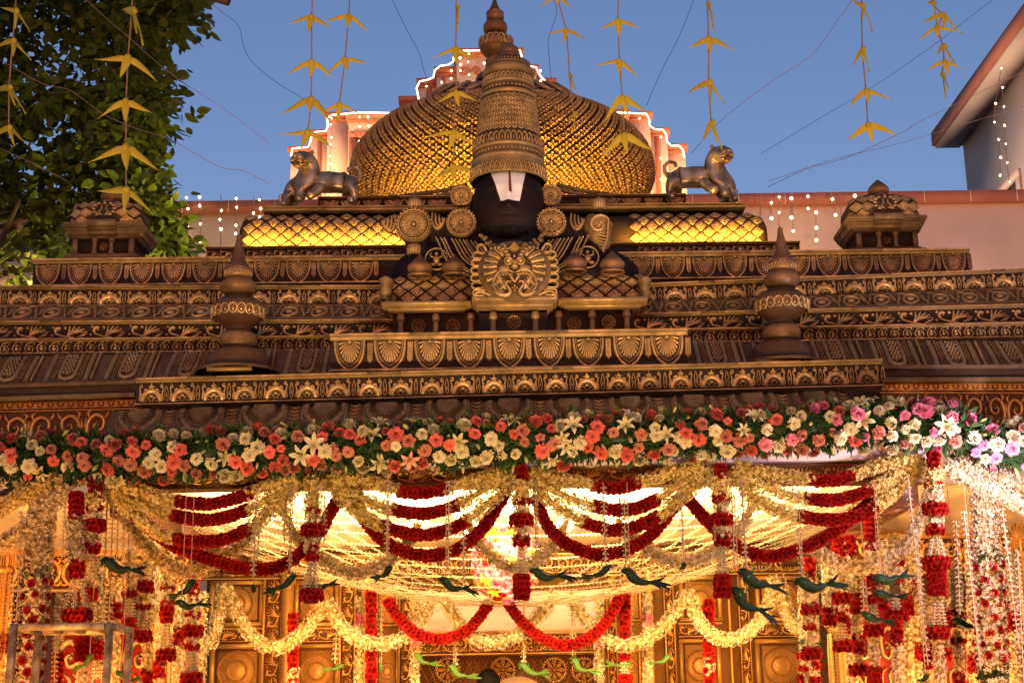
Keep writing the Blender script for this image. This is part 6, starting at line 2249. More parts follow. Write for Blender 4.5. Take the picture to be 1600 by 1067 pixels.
for lb, x, y0, y1 in (('bright yellow bud string over the shrine door, first', 656, 935, 1025), ('bright yellow bud string over the shrine door, second', 713, 950, 1045),
                      ('bright yellow bud string over the shrine door, third', 818, 940, 1040), ('bright yellow bud string over the shrine door, last', 894, 945, 1035),
                      ('deep bud string beside the red hanging, spotlight side', 985, 920, 1005), ('deep bud string between carved pilasters, tree side', 595, 945, 1035),
                      ('deep bud string in front of the bright panel, tree side', 526, 990, 1036)):
    hanging_string(lb, x, y0, x + (x - 800) * 0.01, y1, 3.2, 7.5, 2.6)

# ------------------------------------------------------------------ inner swags and hangings
for lb, p, k in (('inner white swag folding up beside the wing, tree side', [(300, 960), (308, 1004), (322, 1012), (336, 985), (348, 918)], 'w'),
                 ('inner white swag over the circle panels, tree side', [(352, 918), (372, 962), (400, 1000), (434, 1012), (468, 992), (490, 966), (505, 948)], 'w'),
                 ('inner white swag in front of gilded pilasters, tree side', [(510, 940), (540, 985), (575, 1004), (612, 1003), (648, 985), (668, 950), (676, 925)], 'w'),
                 ('inner white swag under the flower ball, tree side half', [(688, 928), (710, 962), (738, 992), (772, 1004), (812, 990), (845, 958), (870, 925)], 'w'),
                 ('inner white swag under the flower ball, spotlight side half', [(888, 926), (912, 965), (945, 998), (980, 1008), (1022, 990), (1052, 960), (1072, 925)], 'w'),
                 ('inner white swag in front of gilded panels, spotlight side', [(1074, 925), (1092, 968), (1118, 994), (1150, 998), (1184, 975), (1204, 935), (1210, 905)], 'w'),
                 ('inner white swag folding up beside the wing, spotlight side', [(1216, 902), (1228, 950), (1244, 984), (1258, 978), (1268, 930), (1274, 880)], 'w'),
                 ('inner red rose swag over the shrine door, tree side', [(606, 940), (626, 968), (652, 990), (690, 998), (728, 985), (756, 955), (774, 922)], 'r'),
                 ('inner red rose swag over the shrine door, spotlight side', [(784, 925), (806, 960), (840, 992), (880, 1008), (920, 996), (952, 965), (972, 922)], 'r')):
    garland('inner_swag', lb, 'inner swags in front of the shrine door', p, 3.0 if k == 'w' else 2.9, 10.5 if k == 'w' else 8, [(0, 1, k)], rr=5.5, dens=0.8)
G4 = 'hangings along the inner pilasters'
for lb, x, segs in (('red hanging left of the shrine door', 580, [('r', 920, 1090, 7)]), ('red hanging right of the shrine door with fringe', 976, [('r', 922, 1026, 7), ('f', 1026, 1062, 5, 8), ('r', 1058, 1078, 13)]),
                    ('white hanging with rose bands on the gilded post, tree side', 458, [('r', 962, 992, 7), ('w', 990, 1012, 7), ('r', 1010, 1048, 7), ('w', 1046, 1066, 9), ('r', 1064, 1090, 7)]),
                    ('white hanging with rose bands on the gilded panel, spotlight side', 1108, [('r', 942, 976, 7), ('w', 975, 1000, 7), ('r', 998, 1032, 7), ('w', 1030, 1050, 8), ('r', 1046, 1090, 7)])):
    tassel('pilaster_hanging', lb, G4, x, segs, 3.1, 0, 'garland')
for lb, x in (('white column garland with pink band, tree side pilaster', 562), ('white column garland with pink band beside the shrine door, tree side', 648),
              ('white column garland with pink band beside the shrine door, spotlight side', 936), ('white column garland with pink band, spotlight side pilaster', 1012)):
    dy = 0 if x in (562, 1012) else 34
    garland('banded_garland', lb, 'white garlands with a pink band inside', [(x, 932), (x, 990), (x, 1090)], 3.3, 7.5,
            [(0, (0.25 + dy / 160), 'w'), (0.25 + dy / 160, 0.40 + dy / 160, 'p'), (0.40 + dy / 160, 1, 'w')], dens=0.9)

# canopy of jasmine strings under the ceiling
cn = thing('jasmine_canopy', 'sagging canopy net of pale jasmine strings stretched under the bright ceiling', 'canopy', (0, 2.0, 2.9))
unit = strand_bld(1.0, 0.0085, 46)
spm = []


def canopy_strand(p, q, sag, r=0.0075):
    pts = np.array([np.array(p) * (1 - t) + np.array(q) * t - np.array((0, 0, sag * (1 - (2 * t - 1) ** 2))) for t in np.linspace(0, 1, 24)])
    P_, L = resample(pts, 0.030)
    T, X, Z = frames(P_)
    N = len(P_) * 3
    idx = np.repeat(np.arange(len(P_)), 3)
    th = nrg.random(N) * 6.28
    d = np.cos(th)[:, None] * X[idx] + np.sin(th)[:, None] * Z[idx] + T[idx] * 0.8
    b = B().tube(P_[::3], r * 0.42, 4, 0.4)
    b.many(BLOOM, basis(d) * r * 2.3, P_[idx])
    piece('strand', b, JASW, cn, kind='stuff')


for i in range(14):
    f = i / 13
    y = 0.55 + 2.7 * f
    sg = 0.05 + 0.66 * f ** 0.8 if f < 0.7 else 0.05 + 0.66 * 0.7 ** 0.8 - 0.5 * (f - 0.7)
    canopy_strand((-2.45, y, 3.03), (2.45, y, 3.03), sg + rnd.uniform(-.012, .012), 0.0066)
zb = lambda xx: 3.03 - 0.54 * (1 - (xx / 2.45) ** 2)
for i in range(11):
    x = -1.5 + 3.0 * i / 10
    for s in (-1, 1):
        canopy_strand((x, 1.9, zb(x) + 0.012), (x + s * 0.8, 3.55, zb(x + s * 0.8) + 0.05), 0.03, 0.0068)
for s in (-1, 1):
    for i in range(9):
        canopy_strand((s * (2.42 - 0.16 * i), 0.44, 3.08), (s * (1.15 - 0.10 * i), 2.1, 2.60), 0.04, 0.0062)

# flower ball hanging in the middle
fb = thing('flower_ball', 'round hanging ball of pink carnations, yellow lilies and red roses under the canopy', 'flower ball', at(790, 880, 2.2))
fc_ = at(790, 878, 2.2)
u_ = pm(2.2, 880)
bb = B().lathe([(math.cos(a) * 40 * u_, math.sin(a) * 48 * u_, .1) for a in np.linspace(-1.5, 1.5, 12)], 16, fc_)
dd = nrg.normal(size=(260, 3))
dd /= np.linalg.norm(dd, axis=1)[:, None]
bb.many(leaf_bld(0.14), basis(dd + nrg.normal(size=dd.shape) * .4) * 0.075, np.array(fc_) + dd * np.array([40, 40, 48]) * u_)
piece('leaf_bed', bb, LEAFD, fb, kind='stuff')
for i in range(150):
    z = 1 - 2 * (i + 0.5) / 150
    a = i * 2.39996
    d = Vector((math.sqrt(1 - z * z) * math.cos(a), math.sqrt(1 - z * z) * math.sin(a), z))
    if d.y > 0.4:
        continue
    p = fc_ + Vector((d.x * 44, d.y * 44, d.z * 54)) * u_
    M = d.to_track_quat('-Y', 'Z').to_matrix()
    zz = rnd.random()
    if zz < 0.22:
        inst('lily', YLILY_ME, fb, p - fc_, M, 13 * u_)
    elif zz < 0.34:
        inst('rose', ROSE_ME, fb, p - fc_, M, 9 * u_)
    else:
        inst('carnation', rnd.choice(CARN['pink' if zz < 0.68 else ('coral' if zz < 0.88 else 'cream')]), fb, p - fc_, M, 10 * u_)


# ------------------------------------------------------------------ folded leaf birds
def bird_meshes(m, seed):
    q = random.Random(seed)
    b = B()
    hz_, bl = q.uniform(.13, .30), q.uniform(-.05, .05)
    pts = spline([(-0.46, 0, hz_ - .06), (-0.42, 0, hz_), (-0.28, 0, hz_ - .02), (-0.12, 0, 0.06 + bl), (0.08, 0, -0.02 + bl), (0.30, 0, q.uniform(-.05, .06)), (0.42, 0, 0.02)], 18)
    rad = np.interp(np.linspace(0, 1, 18), (0, .08, .25, .42, .6, .8, 1), (0.10, .15, .165, .17, .15, .10, .05))
    b.tube(pts, rad, 6, 0.5)
    b.raw([tuple(v) for v in b.V[0][:6]], [(0, 1, 2, 3, 4, 5)], 0.6)
    body = mesh('body', b, m, False)
    t = B()
    for i in range(q.randint(3, 6)):
        dy, dz, L = q.uniform(-.2, .2), q.uniform(-.2, .2), q.uniform(.42, .85)
        P = np.zeros((5, 3, 3))
        for j, (x, w_) in enumerate(((0, .03), (.3, .065), (.6, .06), (.85, .04), (1, .004))):
            for k in (-1, 0, 1):
                P[j, k + 1] = (0.36 + x * L, dy * x + k * w_ * 0.6, 0.01 + dz * x * x * 1.4 + k * w_ - 0.012 * (k == 0))
        t.grid(P, 0.5 + 0.1 * (i % 2))
    tail = mesh('tail', t, m)
    k = B().lathe([(0.05, 0, .5), (0.03, -0.05, .5), (0.004, -0.1, .5)], 6)
    k.V = [np.stack([v[:, 2] - 0.47, v[:, 1], v[:, 0] + 0.15], 1) for v in k.V]
    beak = mesh('beak', k, m)
    bd = B().ring(0, 0, 0.145, 0.012, 0.02, 14)
    bd.V = [np.stack([v[:, 1], v[:, 0], v[:, 2]], 1) for v in bd.V]
    band = mesh('neck_band', bd, TAPE)
    curl = B().tube(spline([(0, 0, 0.14), (0.02, -0.03, 0.24), (0.06, 0, 0.30), (0.02, 0.04, 0.36), (0.05, 0, 0.42)], 16), 0.018, 4, .5)
    curl = mesh('tape_curl', curl, TAPE)
    return body, tail, beak, band, curl


BIRDS, BIRDS2 = [bird_meshes(BIRDL, i) for i in range(6)], [bird_meshes(BIRDG, 20 + i) for i in range(5)]


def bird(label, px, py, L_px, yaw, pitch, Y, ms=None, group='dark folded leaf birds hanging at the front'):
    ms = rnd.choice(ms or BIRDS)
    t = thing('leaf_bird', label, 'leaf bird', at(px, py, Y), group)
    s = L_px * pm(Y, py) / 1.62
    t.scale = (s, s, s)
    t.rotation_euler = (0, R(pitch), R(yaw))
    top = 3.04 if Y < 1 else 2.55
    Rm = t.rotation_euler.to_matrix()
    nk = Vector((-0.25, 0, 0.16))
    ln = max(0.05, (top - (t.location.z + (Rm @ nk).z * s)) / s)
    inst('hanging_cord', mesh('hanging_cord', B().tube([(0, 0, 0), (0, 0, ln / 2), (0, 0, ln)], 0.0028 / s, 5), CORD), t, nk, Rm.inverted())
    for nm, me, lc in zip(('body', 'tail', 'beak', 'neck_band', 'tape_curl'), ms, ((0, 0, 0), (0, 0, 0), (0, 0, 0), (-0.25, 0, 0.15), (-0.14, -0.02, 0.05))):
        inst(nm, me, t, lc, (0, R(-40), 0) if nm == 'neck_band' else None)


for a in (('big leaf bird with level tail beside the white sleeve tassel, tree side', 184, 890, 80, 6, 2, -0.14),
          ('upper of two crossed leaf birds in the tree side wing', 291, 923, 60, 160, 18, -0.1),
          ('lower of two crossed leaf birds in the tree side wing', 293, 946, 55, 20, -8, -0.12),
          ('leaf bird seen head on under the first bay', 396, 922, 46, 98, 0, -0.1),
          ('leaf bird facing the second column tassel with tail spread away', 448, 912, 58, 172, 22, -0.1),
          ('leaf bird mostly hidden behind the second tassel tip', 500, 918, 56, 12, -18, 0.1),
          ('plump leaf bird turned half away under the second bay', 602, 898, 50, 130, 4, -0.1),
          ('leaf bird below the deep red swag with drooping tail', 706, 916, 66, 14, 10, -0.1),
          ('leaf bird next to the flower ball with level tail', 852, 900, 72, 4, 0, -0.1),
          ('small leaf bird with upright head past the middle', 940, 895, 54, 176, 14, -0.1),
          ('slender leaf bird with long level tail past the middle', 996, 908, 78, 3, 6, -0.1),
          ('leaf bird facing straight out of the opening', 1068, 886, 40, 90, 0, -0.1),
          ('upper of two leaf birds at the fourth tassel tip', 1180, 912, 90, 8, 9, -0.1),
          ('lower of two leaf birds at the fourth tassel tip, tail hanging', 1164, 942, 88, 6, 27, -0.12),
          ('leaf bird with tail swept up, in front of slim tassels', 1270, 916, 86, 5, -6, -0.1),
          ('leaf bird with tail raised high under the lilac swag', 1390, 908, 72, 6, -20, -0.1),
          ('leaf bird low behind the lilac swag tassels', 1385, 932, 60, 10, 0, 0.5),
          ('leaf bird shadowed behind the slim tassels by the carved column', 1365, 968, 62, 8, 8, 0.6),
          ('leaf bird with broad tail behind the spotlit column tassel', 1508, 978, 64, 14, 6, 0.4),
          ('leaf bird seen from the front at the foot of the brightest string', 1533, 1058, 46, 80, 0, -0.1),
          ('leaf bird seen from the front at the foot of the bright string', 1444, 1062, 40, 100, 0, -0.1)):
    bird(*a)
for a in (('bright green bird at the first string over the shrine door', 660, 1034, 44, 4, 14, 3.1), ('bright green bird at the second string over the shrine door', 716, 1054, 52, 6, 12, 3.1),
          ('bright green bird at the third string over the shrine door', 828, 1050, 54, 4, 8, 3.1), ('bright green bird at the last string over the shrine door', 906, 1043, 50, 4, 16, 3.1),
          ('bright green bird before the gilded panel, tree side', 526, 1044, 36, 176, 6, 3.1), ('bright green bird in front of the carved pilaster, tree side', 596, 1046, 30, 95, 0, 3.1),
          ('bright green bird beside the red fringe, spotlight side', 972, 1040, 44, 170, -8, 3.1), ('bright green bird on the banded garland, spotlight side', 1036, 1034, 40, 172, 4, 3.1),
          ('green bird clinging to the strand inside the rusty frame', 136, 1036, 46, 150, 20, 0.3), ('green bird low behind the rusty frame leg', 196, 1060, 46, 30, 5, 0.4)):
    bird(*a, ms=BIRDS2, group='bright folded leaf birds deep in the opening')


# ------------------------------------------------------------------ rusty frame, person, chair
fr = thing('steel_frame', 'worn painted steel stool frame standing in front of the tree side wing', 'frame', at(110, 1067, -0.6))
base = WL[fr.name]
zt = at(110, 981, -0.6).z
A_, B_, C_, D_ = at(22, 981, -0.75), at(172, 978, -0.75), at(203, 992, -0.25), at(60, 998, -0.25)
for q in (A_, B_, C_, D_):
    q.z = zt


def bar(nm, p, q, w_=0.019):
    d = (q - p)
    b = B().box(-w_, w_, -w_, w_, 0, d.length)
    M = Matrix.Translation(p) @ d.to_track_quat('Z', 'Y').to_matrix().to_4x4()
    piece(nm, B().merge(b, M), RUST, fr, False)


e = 0.030
for p, q in ((A_, B_), (B_, C_), (C_, D_), (D_, A_)):
    d = (q - p).normalized() * e
    bar('top_rail', p + d, q - d)
for i in range(3):
    f = (i + 1) / 4
    d = Vector((0, 1, 0)) * e
    bar('cross_bar', A_.lerp(B_, f) + d, D_.lerp(C_, f) - d, 0.016)
for p in (A_, B_, C_, D_):
    bar('leg', p + Vector((0, 0, 0.02)), Vector((p.x * 1.01, p.y, 0.0)))
    # stretcher below the picture
m4 = Vector((0, 0, -0.6))
bar('stretcher', A_ + m4 + Vector((e, 0, 0)), B_ + m4 - Vector((e, 0, 0)), 0.016)
bar('stretcher', D_ + m4 + Vector((e, 0, 0)), C_ + m4 - Vector((e, 0, 0)), 0.016)

st = inst('stage_floor', mesh('stage_floor', B().box(-4.4, 4.4, 0.35, 4.6, 0.002, 0.45), CLOTH, False))
st['kind'] = 'structure'

hp = at(763, 1046, 3.7)
pz0 = 0.45
ps = thing('person', 'dark haired person on the stage floor in front of the pierced screen', 'person', (hp.x, hp.y, pz0))
Hh = hp.z - pz0
pv = [('pelvis', 0, 0, .53, .085), ('belly', 0, 0, .62, .08), ('chest', 0, 0, .74, .09), ('neck0', 0, 0, .83, .05), ('neck', 0, -.01, .865, .035), ('head', 0, -.012, .93, .052), ('crown', 0, -.008, .975, .036)]
for s in (-1, 1):
    pv += [(f'sh{s}', .105 * s, 0, .81, .045), (f'el{s}', .13 * s, .02, .64, .028), (f'wr{s}', .125 * s, -.03, .50, .019), (f'ha{s}', .12 * s, -.05, .455, .018),
           (f'hi{s}', .05 * s, 0, .49, .06), (f'kn{s}', .055 * s, -.01, .27, .036), (f'an{s}', .055 * s, .01, .045, .024), (f'to{s}', .06 * s, -.075, .018, .02)]
    for f in range(5):
        pv.append((f'f{s}{f}', (.12 + .007 * (f - 2)) * s, -.06 - .004 * (f == 0), .425 - .006 * (2 - abs(f - 2)), .005))
ix = {n: i for i, (n, *_) in enumerate(pv)}
ed = [('pelvis', 'belly'), ('belly', 'chest'), ('chest', 'neck0'), ('neck0', 'neck'), ('neck', 'head'), ('head', 'crown')]
for s in (-1, 1):
    ed += [('chest', f'sh{s}'), (f'sh{s}', f'el{s}'), (f'el{s}', f'wr{s}'), (f'wr{s}', f'ha{s}'), ('pelvis', f'hi{s}'), (f'hi{s}', f'kn{s}'), (f'kn{s}', f'an{s}'), (f'an{s}', f'to{s}')]
    ed += [(f'ha{s}', f'f{s}{f}') for f in range(5)]
skin_body('body', [(x * Hh, y * Hh, z * Hh) for _, x, y, z, _ in pv], [(ix[a], ix[b]) for a, b in ed], [r * Hh for *_, r in pv], 0, SKIN, ps)
hb = B().lathe([(math.cos(a) * .066 * Hh, math.sin(a) * .085 * Hh, .5) for a in np.linspace(-0.5, 1.5, 10)], 18, (hp.x, hp.y + 0.012 * Hh, pz0 + .925 * Hh), 1, 1.05)
piece('hair', hb, HAIR, ps)
sh = B().lathe([(.115 * Hh, .50 * Hh, .5), (.118 * Hh, .62 * Hh, .5), (.14 * Hh, .76 * Hh, .5), (.12 * Hh, .82 * Hh, .5), (.055 * Hh, .845 * Hh, .5)], 20, (hp.x, hp.y, pz0), 1, .72)
piece('shirt', sh, SHIRT, ps)
tr_ = B()
for s_ in (-1, 1):
    tr_.tube([(hp.x + .045 * s_ * Hh, hp.y, pz0 + .53 * Hh), (hp.x + .055 * s_ * Hh, hp.y - .004 * Hh, pz0 + .28 * Hh), (hp.x + .055 * s_ * Hh, hp.y + .004 * Hh, pz0 + .05 * Hh)], [.078 * Hh, .055 * Hh, .045 * Hh], 14)
piece('trousers', tr_, DARKIN, ps)

cp_ = at(808, 1056, 3.9)
ch = thing('padded_chair', 'tan padded chair with rounded back before the pierced screen', 'chair', (cp_.x, cp_.y, 0.45))
bk_ = B().grid([[(cp_.x + x, 3.9 + 0.05 * s, z) for s in (-1, 1)] for x, z in [(-.26, .86)] + [(-.26 * math.cos(t), cp_.z - .2 + .2 * math.sin(t)) for t in np.linspace(0, PI, 12)] + [(.26, .86)]], 0.5)
ot = [(-.26, .86)] + [(-.26 * math.cos(t), cp_.z - .2 + .2 * math.sin(t)) for t in np.linspace(0, PI, 12)] + [(.26, .86)]
for s in (-1, 1):
    bk_.raw([(cp_.x + x, 3.9 + 0.05 * s, z) for x, z in ot], [tuple(range(len(ot)))])
piece('backrest', bk_, TAN, ch, False)
piece('seat', B().box(cp_.x - .27, cp_.x + .27, 3.4, 3.848, .86, .97), TAN, ch, False)
for sx in (-1, 1):
    for yy in (3.43, 3.8):
        piece('leg', B().box(cp_.x + sx * .24 - .02, cp_.x + sx * .24 + .02, yy - .02, yy + .02, .452, .858), BROWNB, ch, False)


# ------------------------------------------------------------------ yellow palm-leaf stars on cords
def star_bld(seed):
    q = random.Random(seed)
    b = B()
    for s in (-1, 1):
        dr, cu, tw = q.uniform(.30, .58), q.uniform(-.10, .26), q.uniform(-.10, .16)
        Ln = q.uniform(.82, 1.06)
        P = np.zeros((9, 3, 3))
        A = np.zeros((9, 3))
        for j in range(9):
            t = j / 8
            w_ = np.interp(t, (0, .12, .35, .65, .85, 1), (.10, .165, .135, .085, .04, .003))
            x, z = s * (0.05 + t * Ln), -0.01 - dr * t - cu * t * t
            for k in (-1, 0, 1):
                P[j, k + 1] = (x + k * w_ * 0.4 * s, -0.045 * (1 - abs(k)) - 0.04 + tw * t + 0.03 * k * t, z + k * w_ * 0.62)
                A[j, k + 1] = 0.5 + (0.22 if k == 0 else -0.12) - 0.35 * max(0, t - .8) * 3 + q.uniform(-.1, .1)
        b.grid(P, A)
    t_ = B()
    P = np.zeros((7, 3, 3))
    A = np.zeros((7, 3))
    sw, Lt = q.uniform(-.14, .14), q.uniform(.6, .92)
    for j in range(7):
        t = j / 6
        w_ = np.interp(t, (0, .15, .4, .75, 1), (.08, .14, .12, .06, .003))
        for k in (-1, 0, 1):
            P[j, k + 1] = (k * w_ + sw * t * t, -0.10 + 0.05 * abs(k) - 0.05 * t, 0.02 - t * Lt)
            A[j, k + 1] = 0.5 + (0.2 if k == 0 else -0.15) + q.uniform(-.1, .1)
    t_.grid(P, A)
    kn = B().lathe([(0.02, 0.12, .5), (0.10, 0.05, .7), (0.12, -0.05, .4), (0.06, -0.13, .3)], 7, (0, -0.06, 0.02))
    return mesh('wings', b, STARL), mesh('tail_leaf', t_, STARL), mesh('knot', kn, STARL)


STARS = [star_bld(i) for i in range(9)]
G5 = 'streamers of yellow folded palm stars overhead'
streams = [
    ('streamer of narrow sidelong palm stars over the dark tree crown', -2.6, [(28, -60), (24, 18, 70), (20, 65, 62), (14, 138, 68), (14, 200, 60)], 42),
    ('streamer of broad palm stars along the tree edge, lowest over the turret', -2.4, [(210, -60), (206, 18, 84), (200, 92, 8), (197, 160, 4), (197, 232, 6), (197, 298, 38)], 50),
    ('streamer of palm stars above the lion on the tree side', -2.2, [(490, -60), (487, 28, 4), (487, 98, 6), (486, 157, 8), (481, 208, -4)], 42),
    ('shorter streamer of palm stars close beside the one above the lion', -1.9, [(548, -60), (545, 26, 12), (539, 94, -6), (530, 164, 5)], 36),
    ('streamer of palm stars in front of the dome left of the crown', -2.3, [(715, -60), (713, 12, 86), (712, 78, 4), (713, 145, -10), (709, 207, 14), (709, 262, -24)], 38),
    ('streamer of small twisted palm stars just right of the crown', -1.8, [(888, -60), (870, -6, 0), (885, 48, -12), (890, 120, 76), (896, 178, 82)], 32),
    ('streamer of four even palm stars right of the dome', -2.2, [(968, -60), (965, 34, -4), (968, 97, 0), (972, 153, 5), (976, 212, -16)], 38),
    ('streamer of palm stars above the lion on the house side', -2.3, [(1104, -60), (1105, 8, 74), (1107, 62, 2), (1107, 130, 46), (1111, 193, 56)], 42),
    ('streamer of four palm stars over the pale wall', -2.2, [(1346, -60), (1346, 10, 48), (1347, 78, 50), (1353, 143, 4), (1356, 196, -6)], 38),
    ('tangled streamer of crowded palm stars nearest the grey house', -2.3, [(1462, -60), (1457, 6, 60), (1473, 24, 22), (1464, 44, -12), (1474, 74, 52), (1475, 98, 8), (1471, 118, 70)], 36),
]
for lb, Y, pts, sz in streams:
    P_ = [at(p[0], p[1], Y) for p in pts]
    t = thing('palm_star_streamer', lb, 'streamer', P_[0], G5)
    # the cord goes on up to an overhead line outside the picture
    piece('cord', B().tube([P_[0] + Vector((0, 0, 0.5))] + P_, 0.004, 5, 0.4), CORD, t)
    u = pm(Y, 120)
    for p, w3 in zip(pts[1:], P_[1:]):
        s = sz * u * rnd.uniform(0.92, 1.08)
        e = Euler((R(rnd.uniform(-14, 10)), R(rnd.uniform(-12, 12)), R(p[2])))
        STAR = STARS[rnd.randrange(9)]
        st_ = inst('palm_star', STAR[2], t, w3 - WL[t.name], e, s)
        inst('wings', STAR[0], st_, (0, 0, 0), None, (rnd.uniform(.9, 1.1), 1, rnd.uniform(0.75, 1.35)))
        inst('tail_leaf', STAR[1], st_, (0, 0, 0))
ol = thing('overhead_line', 'support line stretched above the picture for the palm star streamers', 'line', (0, -2.3, at(800, -60, -2.2).z + 0.55))
zz = WL[ol.name].z

# ------------------------------------------------------------------ loose cables across the sky
cabs = [
    ('dark cable dropping from the dark object at the top edge toward the lion', 3.0, [(318, -4), (345, 18), (372, 40), (380, 70), (392, 95), (430, 128), (470, 152), (520, 182), (560, 215), (600, 255)], WIRE, .0045),
    ('pale cable crossing the tree crown high up', 2.0, [(128, -6), (176, 38), (205, 62), (245, 98), (290, 132), (352, 172), (420, 224)], WIREL, .004),
    ('pale cable crossing the middle of the tree crown', 1.2, [(-10, 88), (64, 130), (110, 142), (160, 178), (215, 202), (265, 218), (340, 260), (380, 268), (420, 287)], WIREL, .004),
    ('short pale cable low in front of the tree crown', 1.2, [(-10, 228), (48, 254), (105, 283)], WIREL, .004),
    ('dark cable ending by the terracotta caps of the tower', 4.0, [(611, -4), (632, 40), (655, 84), (662, 110), (672, 136), (682, 160)], WIRE, .005),
    ('crooked dark cable right of the crown', 4.0, [(864, -4), (870, 16), (866, 34), (857, 62), (858, 90), (861, 124)], WIRE, .005),
    ('dark cable slanting in behind the four even palm stars', 4.0, [(1086, -4), (1060, 60), (1034, 110), (1010, 166)], WIRE, .005),
    ('faint cable slanting down right of the dome to the lion', 4.0, [(1335, -4), (1312, 28), (1268, 86), (1205, 128), (1130, 186), (1080, 240)], WIREL, .005),
    ('cable slanting behind the streamer over the pale wall', 4.0, [(1556, -4), (1460, 70), (1370, 132), (1280, 186), (1190, 240)], WIRE, .004),
    ('sagging cable from the grey house eave with a small kink', 5.0, [(1604, 110), (1520, 150), (1428, 195), (1420, 202), (1330, 244), (1262, 264), (1200, 292)], WIREL, .005),
    ('lowest pale cable from the grey house toward the pavilion', 5.0, [(1604, 166), (1500, 196), (1400, 226), (1300, 250), (1200, 284)], WIREL, .004)]
for lb, Y, p, m_, r in cabs:
    q = upath(p, Y, 60)
    t = piece('cable', B().tube(q, r * 0.6, 5, 0.5), m_)
    tag(t, lb, 'cable', 'loose cables across the sky')
piece_ = B().tube([Vector((-4, -2.3, zz)), Vector((0, -2.3, zz - .04)), Vector((4, -2.3, zz))], 0.005, 5)
piece('line_rope', piece_, CORD, ol)
# dark end of something poking in at the top edge
dk = B()
pA, pB = at(300, -12, 0.5), at(358, 4, 0.5)
dk.tube([pA, pA.lerp(pB, .5) + Vector((0, 0, .02)), pB], [0.05, 0.045, 0.03], 10, .3)
dk.tube([pA + Vector((.03, 0, 0)), pA + Vector((.03, 0, -.07))], 0.008, 5)
tag(piece('hanging_lamp_arm', dk, WIRE), 'dark brown stub poking in at the top edge beside the tree', 'lamp arm')

# ------------------------------------------------------------------ fairy lights
bl = B().lathe([(math.cos(a), math.sin(a), .5) for a in np.linspace(-1.5, 1.5, 6)], 8)
BULB_ME = mesh('bulb', bl, BULB)


def lights(label, pxs, Y, r=2.2, wire=True, extra=None):
    P_ = [at(x, y, Y) for x, y in pxs]
    t = thing('fairy_light_string', label, 'fairy lights', P_[0], 'fairy light strings')
    u = pm(Y, pxs[0][1]) * 0.85
    if wire:
        Q = ([at(extra[0], extra[1], Y)] if extra else []) + P_
        if len(Q) > 1:
            piece('wire', B().tube(Q, 0.006, 4), WIREL, t)
    for p in P_:
        inst('bulb', BULB_ME, t, p - WL[t.name] + Vector((0, -0.02, 0)), None, r * u * rnd.uniform(0.8, 1.2))


wallsL = [(275, [352, 398]), (293, [310, 327, 355, 390]), (313, [309, 322, 351, 379]), (345, [330, 359, 388]), (369, [311, 353]), (396, [334, 372]), (407, [313, 340]), (262, [330, 362])]
for i, (x, ys) in enumerate(wallsL):
    lights(('first', 'second', 'third', 'fourth', 'fifth', 'sixth', 'seventh', 'last')[i] + ' fairy light drop on the pale wall beside the tree', [(x + rnd.uniform(-1.5, 1.5), y) for y in sorted(ys + [ys[0] + 14, ys[-1] + 13])], 8.85, 2.4, True, (x, 306))
wallsR = [(1188, [352, 372]), (1205, [318, 342]), (1217, [309, 333, 361]), (1236, [311, 341]), (1239, [362]), (1262, [308, 327]), (1275, [333, 357, 376]), (1300, [312]), (1314, [371]), (1305, [337]), (1335, [307]), (1360, [303])]
for i, (x, ys) in enumerate(wallsR):
    lights(('first', 'second', 'third', 'fourth', 'fifth', 'sixth', 'seventh', 'eighth', 'ninth', 'tenth', 'eleventh', 'twelfth')[i] + ' fairy light drop counted from the house side lion along the pale wall', [(x, y) for y in ys], 8.85, 2.6, True, (x, 303))
tow = [(517, [186, 196, 216, 227, 245, 257, 271], 11.5), (562, [184, 199, 222, 240], 11.5), (576, [184, 198, 209, 221], 11.5), (600, [186, 198, 206], 11.5), (629, [182, 188], 11.5), (720, [92, 102, 112], 12.2), (733, [86, 98, 118], 12.2),
       (758, [86, 100], 12.2), (705, [112, 124, 140], 12.4), (690, [130, 152], 12.4), (668, [136, 158], 12.6), (1000, [186, 214, 250], 11.5), (960, [184, 190], 11.5), (1033, [215, 248, 281], 12.0), (845, [112, 128], 12.4), (872, [140, 160], 12.5)]
for i, (x, ys, Y) in enumerate(tow):
    side = 'tree side' if x < 790 else 'house side'
    lights(f'fairy lights down the cream tower, {side}, ' + ('outermost column', 'beside the terracotta window', 'over the terracotta window', 'above the dome edge', 'close under the wide cap', 'on the top block corner', 'on the top block face',
           'behind the finial', 'on the second step', 'on the third step', 'on the fourth step', 'on the wide cap end', 'inside the wide cap', 'on the low step', 'on the upper step', 'on the step over the dome')[i], [(x + rnd.uniform(-1.5, 1.5), y) for y in ys], Y, 1.9)
for lb, p, Y in (('glowing rope light stepping down the tree side of the tower', [(755, 79), (714, 80), (708, 88), (708, 101), (684, 104), (678, 112), (677, 124), (656, 127), (651, 138), (656, 165), (645, 178), (560, 176), (511, 181), (513, 205), (488, 206), (484, 230), (457, 232), (455, 244)], 11.45),
                 ('glowing rope light stepping down the house side of the tower', [(800, 78), (815, 79), (815, 99), (828, 104), (840, 106), (843, 122), (852, 124), (866, 146), (895, 152), (897, 172), (930, 175), (1013, 178), (1016, 202), (1040, 203), (1043, 228), (1066, 228), (1069, 246)], 11.45)):
    P_ = [at(x, y, Y) for x, y in p]
    q, _ = resample(P_, 0.12)
    t = piece('rope_light', B().tube(q, 0.012, 6), LED)
    tag(t, lb, 'rope light', 'rope lights on the tower')
hl = [(1562, [108]), (1568, [145, 165]), (1553, [163, 190]), (1568, [196]), (1560, [219]), (1571, [225, 252]), (1563, [246, 275]), (1577, [285])]
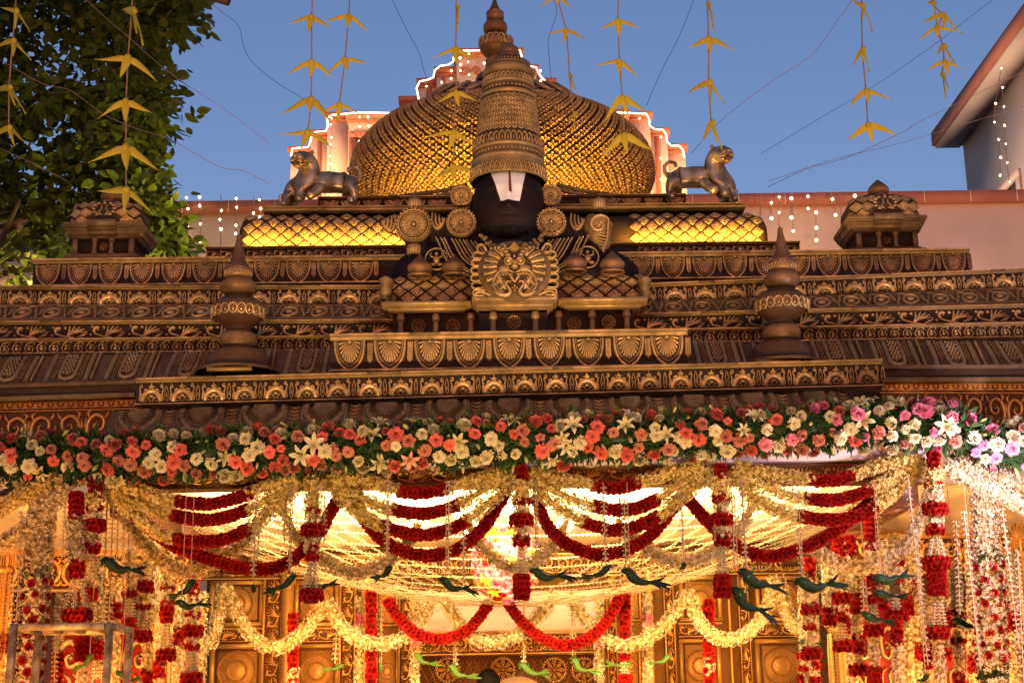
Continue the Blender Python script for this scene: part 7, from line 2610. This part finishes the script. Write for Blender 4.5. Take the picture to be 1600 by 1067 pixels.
lights('fairy light string hanging down the side of the grey house, outer', [(1564, 108), (1555, 163), (1553, 192), (1560, 219), (1563, 247), (1562, 275)], 12.6, 1.7)
lights('fairy light string hanging down the side of the grey house, inner', [(1566, 138), (1568, 168), (1569, 197), (1571, 226), (1573, 255), (1577, 285)], 12.6, 1.7)

# ------------------------------------------------------------------ the tree
tr = thing('leafy_tree', 'dark leafy tree with broad leaves lit yellow green from below', 'tree', (-5.3, 4.6, 0))
tk = B().tube(spline([(-5.3, 4.6, 0), (-5.25, 4.62, 2.0), (-5.4, 4.6, 4.0), (-5.5, 4.6, 6.5)], 16), np.linspace(0.26, 0.10, 16), 12)
piece('trunk', tk, BARK, tr)
limbs = []
for i in range(16):
    z = 3.0 + 0.28 * i
    a = i * 2.4
    tip = Vector((-5.3 + 1.7 * math.cos(a), 4.6 + 1.2 * math.sin(a), z + rnd.uniform(0.2, 1.2)))
    pts = spline([(-5.38, 4.6, z - 0.4), (-5.35 + 0.8 * math.cos(a), 4.6 + .6 * math.sin(a), z + .1), tip], 10)
    piece('branch', B().tube(pts, np.linspace(0.07, 0.015, 10), 6), BARK, tr)
edge = [(-80, 300), (0, 290), (40, 282), (62, 238), (100, 244), (140, 258), (185, 252), (215, 230), (250, 222), (285, 246), (315, 262), (340, 250), (365, 258), (395, 285), (415, 250), (440, 205), (470, 60)]
ey, ex = [e[0] for e in edge], [e[1] for e in edge]
lf, mats, poss, tone = leaf_bld(0.30, 0.25), [], [], []
TLEAF = [mesh('leaf', leaf_bld(w_, c_), TREEL) for w_, c_ in ((0.30, 0.25), (0.26, 0.4), (0.33, 0.1))]
clumps = []
for _ in range(430):
    py = rnd.uniform(-160, 445)
    e = np.interp(py, ey, ex)
    px = rnd.uniform(-260, e - 12) if rnd.random() < .7 else e - rnd.uniform(10, 60)
    if py > 395 and rnd.random() < .4:
        continue
    clumps.append((px, py, rnd.uniform(3.7, 5.8)))
front = []
for px, py, Y in clumps:
    c = at(px, py, Y)
    n = rnd.randint(36, 56)
    for i in range(n):
        d = Vector((rnd.gauss(0, 1), rnd.gauss(0, 1), rnd.gauss(0, .8)))
        p = c + d * 0.15
        q = (d.normalized() + Vector((rnd.uniform(-.6, .6), -0.35 + rnd.uniform(-.6, .6), -0.55 + rnd.uniform(-.5, .5)))).normalized()
        s = rnd.uniform(0.085, 0.165)
        front.append((p.y, p, q, s))
vis = [f for f in front]
vis.sort(key=lambda f: f[0] - 4 * f[3])
base = WL[tr.name]
for k, (y, p, q, s) in enumerate(vis):
    M = q.to_track_quat('Z', 'Y').to_matrix() @ Matrix.Rotation(rnd.random() * 6.28, 3, 'Z')
    if k < 290:
        inst('leaf', TLEAF[k % 3], tr, p - base, M, s)
    else:
        mats.append(np.array(M) * s)
        poss.append(np.array(p))
b = B().many(lf, np.array(mats), np.array(poss), a=np.clip(nrg.normal(0.5, 0.25, len(poss)), 0, 1))
piece('crown', b, TREEL, tr, kind='stuff')
